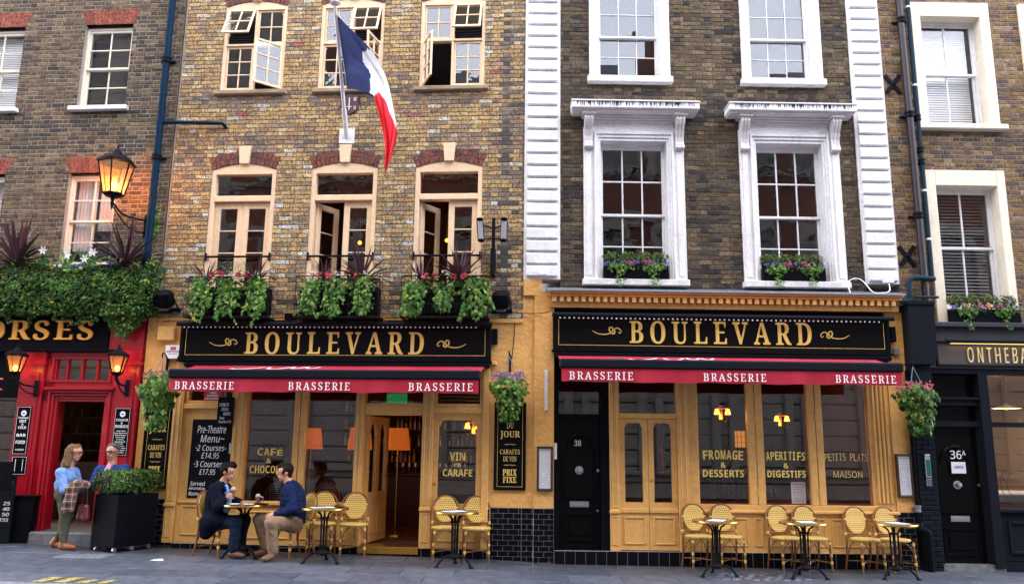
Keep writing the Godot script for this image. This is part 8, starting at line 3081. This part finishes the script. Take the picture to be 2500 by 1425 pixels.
func person(label, at: Vector3, limbs: Array, head: Array, hands: Array, skin: Color, wear: Array, hair: Array, hair_color: Color, look: Vector3, glasses):
	var t = thing("person", label, "person", I, at)
	var flesh = mat("skin", skin, 0.5)
	flesh.subsurf_scatter_enabled = true
	flesh.subsurf_scatter_strength = 0.15
	# one body surface: limbs and torso on a coarse grid, head and hands on fine ones, all in one mesh
	var st = SurfaceTool.new()
	st.begin(Mesh.PRIMITIVE_TRIANGLES)
	st.append_from(blend_mesh(limbs, 0.018, 0.04), 0, I)
	st.append_from(blend_mesh(head_caps(head[0], look), 0.0065, 0.022), 0, I)
	for h in hands: st.append_from(blend_mesh(hand_caps(h[0], h[1], h[2], h[3], h[4]), 0.005, 0.008), 0, I)
	put("body", st.commit(), flesh, t)
	for w in wear:
		put(w[0], blend_mesh(w[1], w[3], w[4], 0.0 if "boot" in w[0] or "shoe" in w[0] else 0.012, 0.006 if w[0] == "waistcoat" else 0.0), w[2], t)
	put("hair", blend_mesh(hair, 0.008, 0.025, 0.012), mat("hair_tone", hair_color, 0.6, 0, M.t_rough, 9.0), t)
	M.hair_tone.metallic_specular = 0.2
	var c: Vector3 = head[0]
	var f = look.normalized()
	var side = f.cross(Vector3.UP).normalized()
	var up = side.cross(f)
	for sg in [-1, 1]:
		var s = begin()
		sphere(s, c + f * 0.080 + up * 0.012 + side * 0.032 * sg, Vector3.ONE * 0.0105, 8)
		obj("eye", s, mat("eye_dark", lin(0.03, 0.02, 0.015), 0.2), t)
		s = begin()
		tube(s, [c + f * 0.092 + up * 0.036 + side * 0.018 * sg, c + f * 0.088 + up * 0.038 + side * 0.045 * sg], 0.005, 5)
		obj("eyebrow", s, M.hair_tone, t)
	var s = begin()
	tube(s, [c + f * 0.092 - up * 0.053 - side * 0.022, c + f * 0.0975 - up * 0.052, c + f * 0.092 - up * 0.053 + side * 0.022], [0.003, 0.006, 0.003], 6)
	obj("mouth", s, mat("lips", lin(0.36, 0.12, 0.10), 0.5), t)
	if glasses:
		s = begin()
		for sg in [-1, 1]:
			var e = c + f * 0.105 + up * 0.010 + side * 0.034 * sg
			var pts = []
			for k in 11: pts.append(e + side * cos(TAU * k / 10) * 0.026 + up * sin(TAU * k / 10) * 0.019)
			tube(s, pts, 0.004, 5, false)
			tube(s, [e + side * 0.026 * sg, c + f * 0.0 + up * 0.015 + side * 0.082 * sg], 0.004, 5)
		tube(s, [c + f * 0.108 + up * 0.014 - side * 0.010, c + f * 0.108 + up * 0.014 + side * 0.010], 0.004, 5)
		obj("glasses", s, M.print_black, t)
	return t

func vs(a: Array) -> Array:
	var out = []
	for e in a: out.append(Vector3(e[0], e[1], e[2]))
	return out

func build_people():
	var navy = mat("wool_navy", lin(0.005, 0.007, 0.015), 0.85)
	var quilt = mat("quilt_navy", lin(0.008, 0.015, 0.045), 0.55)
	var jersey = mat("jersey_navy", lin(0.010, 0.018, 0.060), 0.85)
	var denim = mat("denim_dark", lin(0.010, 0.018, 0.034), 0.85)
	var khaki = mat("khaki", lin(0.25, 0.165, 0.105), 0.85, 0, M.t_paint, 3.0)
	var shirt = mat("shirt_blue", lin(0.16, 0.30, 0.62), 0.8)
	var chambray = mat("chambray", lin(0.17, 0.29, 0.56), 0.85, 0, M.t_paint, 4.0)
	var olive = mat("olive", lin(0.085, 0.085, 0.055), 0.85)
	var tan_shoe = mat("tan_leather", lin(0.22, 0.07, 0.025), 0.4)
	var brown_shoe = mat("brown_leather", lin(0.11, 0.045, 0.022), 0.45)
	var blazer = mat("blazer", lin(0.022, 0.055, 0.20), 0.8)
	var pink = mat("pink_shirt", lin(0.62, 0.30, 0.42), 0.8)
	var sand = mat("sand_trousers", lin(0.42, 0.27, 0.12), 0.85)
	for m in [navy, quilt, jersey, denim, khaki, shirt, chambray, olive, blazer, pink, sand]: m.metallic_specular = 0.15
	for m in [navy, quilt, jersey, denim, shirt, olive, blazer, pink, sand, khaki, chambray]:
		m.uv1_triplanar = true
		m.uv1_world_triplanar = true
		m.uv1_scale = Vector3.ONE * 5.0
		m.normal_enabled = true
		m.normal_texture = M.n_brick
		m.normal_scale = 0.35
	# man in the dark coat, facing right
	var hip = Vector3(-4.07, 0.60, 0.40)
	var chest = Vector3(-4.03, 0.93, 0.42)
	var neck = Vector3(-3.975, 1.12, 0.44)
	var hd = Vector3(-3.905, 1.27, 0.47)
	var armR = vs([[-4.03, 1.03, 0.585], [-3.955, 0.80, 0.66], [-3.865, 0.915, 0.635]])
	var armL = vs([[-4.00, 1.03, 0.28], [-3.92, 0.86, 0.22], [-3.74, 0.845, 0.33]])
	var legR = vs([[-4.05, 0.56, 0.50], [-3.70, 0.60, 0.60], [-3.715, 0.20, 0.60]])
	var legL = vs([[-4.05, 0.56, 0.31], [-3.68, 0.59, 0.27], [-3.76, 0.20, 0.24]])
	person("dark haired man in a dark coat sitting and lifting a glass mug", Vector3(-4.0, ground_y(-4), 0.4),
		chain([hip, chest, neck, hd], [0.12, 0.14, 0.055, 0.05]) + chain(armR, [0.05, 0.042, 0.03]) + chain(armL, [0.05, 0.042, 0.03]) + chain(legR, [0.08, 0.058, 0.04]) + chain(legL, [0.08, 0.058, 0.04]),
		[hd], [[armR[2], Vector3(0.9, 0.35, -0.1), Vector3(-0.2, 0.2, 1), Vector3(0, 1, 0.2), 1.1], [armL[2], Vector3(0.9, -0.1, 0.3), Vector3(0, 1, 0), Vector3(0, 0, 1), 0.5]], lin(0.44, 0.21, 0.125),
		[["coat", chain([hip, chest, Vector3(-3.99, 1.06, 0.43)], [0.165, 0.175, 0.10]) + chain(armR.slice(0, 2) + [armR[1].lerp(armR[2], 0.82)], [0.085, 0.066, 0.052]) + chain(armL.slice(0, 2) + [armL[1].lerp(armL[2], 0.85)], [0.085, 0.066, 0.052]) + chain(vs([[-4.02, 1.04, 0.30], [-4.03, 1.04, 0.56]]), [0.085, 0.085]) + chain(vs([[-4.12, 0.58, 0.52], [-4.14, 0.44, 0.52]]), [0.12, 0.09]) + chain(vs([[-4.14, 0.58, 0.34], [-4.18, 0.42, 0.36]]), [0.12, 0.09]) + chain(vs([[-4.04, 0.60, 0.55], [-3.90, 0.60, 0.57]]), [0.12, 0.09]), navy, 0.016, 0.05],
		["shirt", chain(vs([[-3.93, 1.06, 0.49], [-3.87, 0.90, 0.50], [-3.88, 0.76, 0.50]]), [0.045, 0.045, 0.05]), shirt, 0.012, 0.02],
		["collar", chain(vs([[-3.965, 1.10, 0.38], [-4.035, 1.11, 0.44], [-3.965, 1.10, 0.53], [-3.90, 1.03, 0.555]]), [0.035, 0.04, 0.035, 0.02]), navy, 0.010, 0.02],
		["trousers", chain([Vector3(-4.05, 0.56, 0.50), legR[1], Vector3(-3.712, 0.235, 0.60)], [0.105, 0.078, 0.070]) + chain([Vector3(-4.05, 0.56, 0.31), legL[1], Vector3(-3.755, 0.235, 0.24)], [0.105, 0.078, 0.070]), denim, 0.016, 0.03],
		["shoe", chain(vs([[-3.735, 0.165, 0.60], [-3.66, 0.155, 0.61], [-3.57, 0.145, 0.62]]), [0.048, 0.044, 0.036]), brown_shoe, 0.010, 0.02],
		["shoe", chain(vs([[-3.775, 0.165, 0.24], [-3.70, 0.155, 0.24], [-3.61, 0.145, 0.24]]), [0.048, 0.044, 0.036]), brown_shoe, 0.010, 0.02]],
		[cap(hd + Vector3(-0.03, 0.06, 0), hd + Vector3(0.035, 0.078, 0.0), 0.086, 0.068), cap(hd + Vector3(-0.055, 0.03, 0), hd + Vector3(-0.06, -0.03, 0), 0.062, 0.045), cap(hd + Vector3(0.05, 0.098, -0.02), hd + Vector3(0.085, 0.09, 0.02), 0.045, 0.034), cap(hd + Vector3(-0.02, 0.04, 0.066), hd + Vector3(0.012, 0.0, 0.072), 0.03, 0.014), cap(hd + Vector3(-0.02, 0.04, -0.066), hd + Vector3(0.012, 0.0, -0.072), 0.03, 0.014)], lin(0.012, 0.009, 0.008), Vector3(1, -0.12, 0.28), false)
	# man in the padded waistcoat, facing left
	hip = Vector3(-2.93, 0.61, 0.45)
	chest = Vector3(-2.97, 0.95, 0.45)
	neck = Vector3(-3.03, 1.12, 0.46)
	hd = Vector3(-3.095, 1.27, 0.47)
	armL = vs([[-2.965, 1.04, 0.63], [-2.90, 0.78, 0.70], [-3.15, 0.70, 0.70]])
	armR = vs([[-3.0, 1.04, 0.29], [-2.97, 0.80, 0.26], [-3.17, 0.70, 0.46]])
	legL = vs([[-2.95, 0.58, 0.55], [-3.14, 0.61, 0.86], [-3.11, 0.20, 0.78]])
	legR = vs([[-2.97, 0.58, 0.36], [-3.42, 0.62, 0.46], [-3.31, 0.20, 0.40]])
	person("brown haired man in a navy padded waistcoat sitting with clasped hands", Vector3(-3.0, ground_y(-3), 0.45),
		chain([hip, chest, neck, hd], [0.12, 0.14, 0.06, 0.05]) + chain(armL, [0.05, 0.042, 0.03]) + chain(armR, [0.05, 0.042, 0.03]) + chain(legL, [0.08, 0.058, 0.04]) + chain(legR, [0.08, 0.058, 0.04]),
		[hd], [[armL[2], Vector3(-0.9, -0.15, -0.1), Vector3(0, 0.5, 0.9), Vector3(0, 1, -0.4), 0.9], [armR[2], Vector3(-0.6, -0.1, 0.75), Vector3(-0.5, 0.8, -0.2), Vector3(0.2, 0.4, 0.8), 0.9]], lin(0.52, 0.25, 0.165),
		[["waistcoat", chain([hip, Vector3(-2.94, 0.72, 0.45)], [0.165, 0.178]) + chain([Vector3(-2.95, 0.80, 0.45), Vector3(-2.96, 0.86, 0.45)], [0.182, 0.180]) + chain([Vector3(-2.965, 0.93, 0.45), Vector3(-2.98, 0.99, 0.45)], [0.182, 0.165]) + chain(vs([[-2.98, 1.045, 0.34], [-2.97, 1.045, 0.57]]), [0.095, 0.095]) + chain(vs([[-3.02, 1.11, 0.40], [-2.985, 1.12, 0.47], [-3.03, 1.11, 0.53]]), [0.05, 0.055, 0.05]), quilt, 0.014, 0.025],
		["sleeve", chain([armL[0], armL[1], armL[1].lerp(armL[2], 0.85)], [0.085, 0.066, 0.050]), jersey, 0.014, 0.03],
		["sleeve", chain([armR[0], armR[1], armR[1].lerp(armR[2], 0.85)], [0.082, 0.066, 0.050]), jersey, 0.014, 0.03],
		["trousers", chain([legL[0], legL[1], Vector3(-3.11, 0.24, 0.785)], [0.115, 0.083, 0.072]) + chain([legR[0], legR[1], Vector3(-3.315, 0.24, 0.405)], [0.115, 0.083, 0.072]) + chain(vs([[-2.92, 0.57, 0.38], [-2.91, 0.57, 0.54]]), [0.125, 0.125]), khaki, 0.016, 0.03],
		["boot", chain(vs([[-3.10, 0.19, 0.77], [-3.13, 0.165, 0.83], [-3.18, 0.145, 0.92]]), [0.054, 0.052, 0.042]), brown_shoe, 0.010, 0.02],
		["boot", chain(vs([[-3.30, 0.19, 0.40], [-3.36, 0.165, 0.42], [-3.45, 0.145, 0.45]]), [0.054, 0.052, 0.042]), brown_shoe, 0.010, 0.02]],
		[cap(hd + Vector3(0.03, 0.06, 0), hd + Vector3(-0.035, 0.075, 0.0), 0.084, 0.066), cap(hd + Vector3(0.05, 0.03, 0), hd + Vector3(0.058, -0.035, 0), 0.062, 0.045), cap(hd + Vector3(-0.05, 0.09, -0.015), hd + Vector3(-0.078, 0.082, 0.015), 0.04, 0.030), cap(hd + Vector3(0.02, 0.04, 0.066), hd + Vector3(-0.012, 0.0, 0.072), 0.03, 0.014), cap(hd + Vector3(0.02, 0.04, -0.066), hd + Vector3(-0.012, 0.0, -0.072), 0.03, 0.014)], lin(0.035, 0.02, 0.013), Vector3(-1, -0.05, 0.22), false)
	# woman walking past the pub door
	var gy = ground_y(-6.35)
	hd = Vector3(-6.305, 1.51, 0.11)
	var wL = vs([[-6.35, 0.89, 0.03], [-6.36, 0.56, 0.01], [-6.50, 0.26, -0.02]])
	var wR = vs([[-6.345, 0.89, 0.17], [-6.30, 0.56, 0.19], [-6.29, 0.22, 0.19]])
	var aR = vs([[-6.40, 1.225, 0.26], [-6.29, 0.99, 0.31], [-6.10, 1.045, 0.27]])
	var aL = vs([[-6.36, 1.225, -0.05], [-6.25, 0.99, -0.04], [-6.06, 1.04, 0.05]])
	person("blonde woman in a blue shirt and olive trousers with a plaid scarf over her arm", Vector3(-6.35, gy, 0.1),
		chain(vs([[-6.36, 0.92, 0.10], [-6.40, 1.04, 0.10], [-6.385, 1.18, 0.10], [-6.365, 1.33, 0.10]]) + [hd], [0.11, 0.10, 0.11, 0.05, 0.045]) + chain(aR, [0.042, 0.035, 0.026]) + chain(aL, [0.042, 0.035, 0.026]) + chain(wR, [0.08, 0.055, 0.036]) + chain(wL, [0.08, 0.055, 0.036]),
		[hd], [[aR[2], Vector3(0.9, 0.1, -0.1), Vector3(0, 0.3, 1), Vector3(0, 1, 0), 0.8], [aL[2], Vector3(0.9, 0.1, 0.1), Vector3(0, 0.3, -1), Vector3(0, 1, 0), 0.8]], lin(0.50, 0.24, 0.155),
		[["shirt", chain(vs([[-6.375, 0.97, 0.10], [-6.405, 1.05, 0.10], [-6.385, 1.17, 0.10], [-6.375, 1.26, 0.10]]), [0.135, 0.125, 0.135, 0.075]) + chain(vs([[-6.38, 1.23, -0.03], [-6.40, 1.23, 0.24]]), [0.058, 0.058]) + chain([aR[0], aR[1], aR[1].lerp(aR[2], 0.6)], [0.068, 0.056, 0.046]) + chain([aL[0], aL[1], aL[1].lerp(aL[2], 0.6)], [0.068, 0.056, 0.046]), chambray, 0.014, 0.04],
		["trousers", chain(vs([[-6.38, 0.93, 0.05], [-6.38, 0.93, 0.15]]), [0.125, 0.125]) + chain([wR[0], wR[1], Vector3(-6.29, 0.27, 0.19)], [0.105, 0.072, 0.052]) + chain([wL[0], wL[1], Vector3(-6.47, 0.31, -0.015)], [0.105, 0.072, 0.052]), olive, 0.015, 0.035],
		["boot", chain(vs([[-6.295, 0.24, 0.19], [-6.29, gy + 0.05, 0.19], [-6.20, gy + 0.045, 0.20], [-6.12, gy + 0.038, 0.205]]), [0.05, 0.05, 0.045, 0.036]), tan_shoe, 0.010, 0.02],
		["boot", chain(vs([[-6.50, 0.27, -0.02], [-6.54, gy + 0.06, -0.02], [-6.44, gy + 0.04, -0.01], [-6.38, gy + 0.035, 0.0]]), [0.05, 0.048, 0.042, 0.034]), tan_shoe, 0.010, 0.02]],
		[cap(hd + Vector3(-0.035, 0.05, 0), hd + Vector3(0.02, 0.065, 0), 0.085, 0.068), cap(hd + Vector3(-0.06, 0.02, 0.0), hd + Vector3(-0.10, -0.20, 0.02), 0.080, 0.062), cap(hd + Vector3(-0.025, 0.02, 0.075), hd + Vector3(-0.035, -0.18, 0.085), 0.028, 0.034), cap(hd + Vector3(-0.02, 0.02, -0.075), hd + Vector3(-0.03, -0.16, -0.075), 0.028, 0.030), cap(hd + Vector3(-0.10, -0.16, 0.02), hd + Vector3(-0.11, -0.27, 0.05), 0.06, 0.035)], lin(0.36, 0.21, 0.10), Vector3(1, -0.06, 0.20), true)
	var t = thing("plaid_scarf", "brown and cream plaid scarf draped over the woman's arm", "scarf", I, Vector3(-6.2, 0.7, 0.3))
	put("cloth", blend_mesh(chain(vs([[-6.25, 1.0, 0.30], [-6.12, 1.06, 0.30], [-6.03, 1.06, 0.22]]), [0.06, 0.075, 0.06]) + chain(vs([[-6.20, 1.0, 0.33], [-6.22, 0.82, 0.34], [-6.25, 0.70, 0.33]]), [0.05, 0.045, 0.05]) + chain(vs([[-6.13, 1.0, 0.33], [-6.15, 0.84, 0.34], [-6.17, 0.72, 0.33]]), [0.05, 0.045, 0.05]), 0.012, 0.04), plaid_material(), t)
	t = thing("handbag", "burgundy leather handbag hanging from the woman's hand", "handbag", I, Vector3(-6.02, 0.55, 0.22))
	put("bag", blend_mesh(chain(vs([[-6.06, 0.74, 0.2], [-6.08, 0.60, 0.2]]), [0.05, 0.06]) + chain(vs([[-5.99, 0.74, 0.24], [-5.98, 0.60, 0.24]]), [0.05, 0.06]), 0.010, 0.03), mat("burgundy", lin(0.10, 0.012, 0.02), 0.4), t)
	var s = begin()
	tube(s, smooth_path([Vector3(-6.07, 0.78, 0.2), Vector3(-6.05, 1.0, 0.22), Vector3(-6.02, 1.03, 0.24), Vector3(-6.0, 1.0, 0.24), Vector3(-5.98, 0.78, 0.24)], 4), 0.007, 6)
	obj("strap", s, M.burgundy, t)
	# man standing behind the planter, facing the street
	gy = ground_y(-5.93)
	hd = Vector3(-5.850, 1.525, -0.10)
	var mL = vs([[-5.650, 1.27, -0.12], [-5.590, 1.02, -0.10], [-5.640, 0.86, 0.0]])
	var mR = vs([[-6.010, 1.25, -0.10], [-6.070, 1.02, -0.02], [-5.970, 1.10, 0.12]])
	var kL = vs([[-5.740, 0.84, -0.11], [-5.720, 0.50, -0.10], [-5.720, 0.20, -0.13]])
	var kR = vs([[-5.900, 0.84, -0.11], [-5.910, 0.50, -0.09], [-5.920, 0.20, -0.12]])
	person("grey haired man in a blue blazer and pink shirt standing behind the planter", Vector3(-5.830, gy, -0.1),
		chain(vs([[-5.820, 0.88, -0.11], [-5.830, 1.15, -0.11], [-5.840, 1.33, -0.115]]) + [hd], [0.12, 0.13, 0.055, 0.05]) + chain(mL, [0.05, 0.042, 0.03]) + chain(mR, [0.05, 0.042, 0.03]) + chain(kL, [0.085, 0.06, 0.04]) + chain(kR, [0.085, 0.06, 0.04]),
		[hd], [[mR[2], Vector3(0.5, 0.35, 0.5), Vector3(-0.6, 0.2, 0.6), Vector3(0, 1, 0), 1.0], [mL[2], Vector3(-0.1, -0.9, 0.3), Vector3(0.9, 0, 0.2), Vector3(0, 0, 1), 0.6]], lin(0.50, 0.23, 0.15),
		[["blazer", chain(vs([[-5.820, 0.80, -0.12], [-5.820, 0.92, -0.12], [-5.830, 1.12, -0.13]]), [0.15, 0.15, 0.145]) + chain(vs([[-5.980, 1.245, -0.11], [-5.680, 1.265, -0.12]]), [0.075, 0.075]) + chain([mL[0], mL[1], mL[1].lerp(mL[2], 0.8)], [0.078, 0.062, 0.052]) + chain([mR[0], mR[1], mR[1].lerp(mR[2], 0.8)], [0.078, 0.062, 0.050]), blazer, 0.014, 0.045],
		["shirt", chain(vs([[-5.855, 1.31, -0.05], [-5.865, 1.20, 0.012], [-5.860, 1.02, 0.02]]), [0.045, 0.038, 0.03]), pink, 0.010, 0.02],
		["lapel", chain(vs([[-5.800, 1.33, -0.08], [-5.785, 1.20, 0.02], [-5.830, 1.0, 0.035]]), [0.022, 0.026, 0.016]), blazer, 0.008, 0.01],
		["lapel", chain(vs([[-5.910, 1.32, -0.08], [-5.935, 1.20, 0.02], [-5.885, 1.0, 0.035]]), [0.022, 0.026, 0.016]), blazer, 0.008, 0.01],
		["trousers", chain(vs([[-5.880, 0.84, -0.12], [-5.760, 0.84, -0.12]]), [0.125, 0.125]) + chain([kL[0], kL[1], Vector3(-5.720, 0.23, -0.13)], [0.11, 0.08, 0.065]) + chain([kR[0], kR[1], Vector3(-5.920, 0.23, -0.12)], [0.11, 0.08, 0.065]), sand, 0.016, 0.03],
		["shoe", chain(vs([[-5.720, gy + 0.05, -0.14], [-5.700, gy + 0.04, 0.02]]), [0.05, 0.04]), brown_shoe, 0.010, 0.02],
		["shoe", chain(vs([[-5.920, gy + 0.05, -0.13], [-5.950, gy + 0.04, 0.03]]), [0.05, 0.04]), brown_shoe, 0.010, 0.02]],
		[cap(hd + Vector3(-0.02, 0.065, -0.03), hd + Vector3(0.025, 0.065, -0.03), 0.072, 0.072), cap(hd + Vector3(0, 0.02, -0.055), hd + Vector3(0, -0.04, -0.055), 0.062, 0.05), cap(hd + Vector3(-0.045, 0.085, 0.035), hd + Vector3(0.04, 0.09, 0.035), 0.03, 0.03), cap(hd + Vector3(-0.072, 0.03, -0.01), hd + Vector3(-0.072, -0.01, -0.015), 0.018, 0.012), cap(hd + Vector3(0.072, 0.03, -0.01), hd + Vector3(0.072, -0.01, -0.015), 0.018, 0.012)], lin(0.24, 0.235, 0.235), Vector3(-0.18, -0.05, 1), true)
	t = thing("drinking_glass", "clear tumbler held by the man in the blue blazer", "glass", I, Vector3(-5.900, 1.14, 0.20))
	s = begin()
	lathe(s, [Vector2(0.0, 1.12), Vector2(0.03, 1.12), Vector2(0.036, 1.23)], 14, Transform3D(Basis.IDENTITY, Vector3(-5.910, 0, 0.20)))
	obj("tumbler", s, M.glass, t)

func plaid_material() -> StandardMaterial3D:
	var im = Image.create(64, 64, false, Image.FORMAT_RGB8)
	for y in 64:
		for x in 64:
			var c = Color(0.40, 0.30, 0.26)
			if x % 32 < 10: c = c.lerp(Color(0.16, 0.09, 0.09), 0.6)
			if y % 32 < 10: c = c.lerp(Color(0.16, 0.09, 0.09), 0.6)
			if x % 32 > 19 and x % 32 < 23: c = c.lerp(Color(0.80, 0.70, 0.60), 0.7)
			if y % 32 > 19 and y % 32 < 23: c = c.lerp(Color(0.80, 0.70, 0.60), 0.7)
			im.set_pixel(x, y, c)
	return mat("plaid", Color.WHITE, 0.9, 0, ImageTexture.create_from_image(im), 5.0)
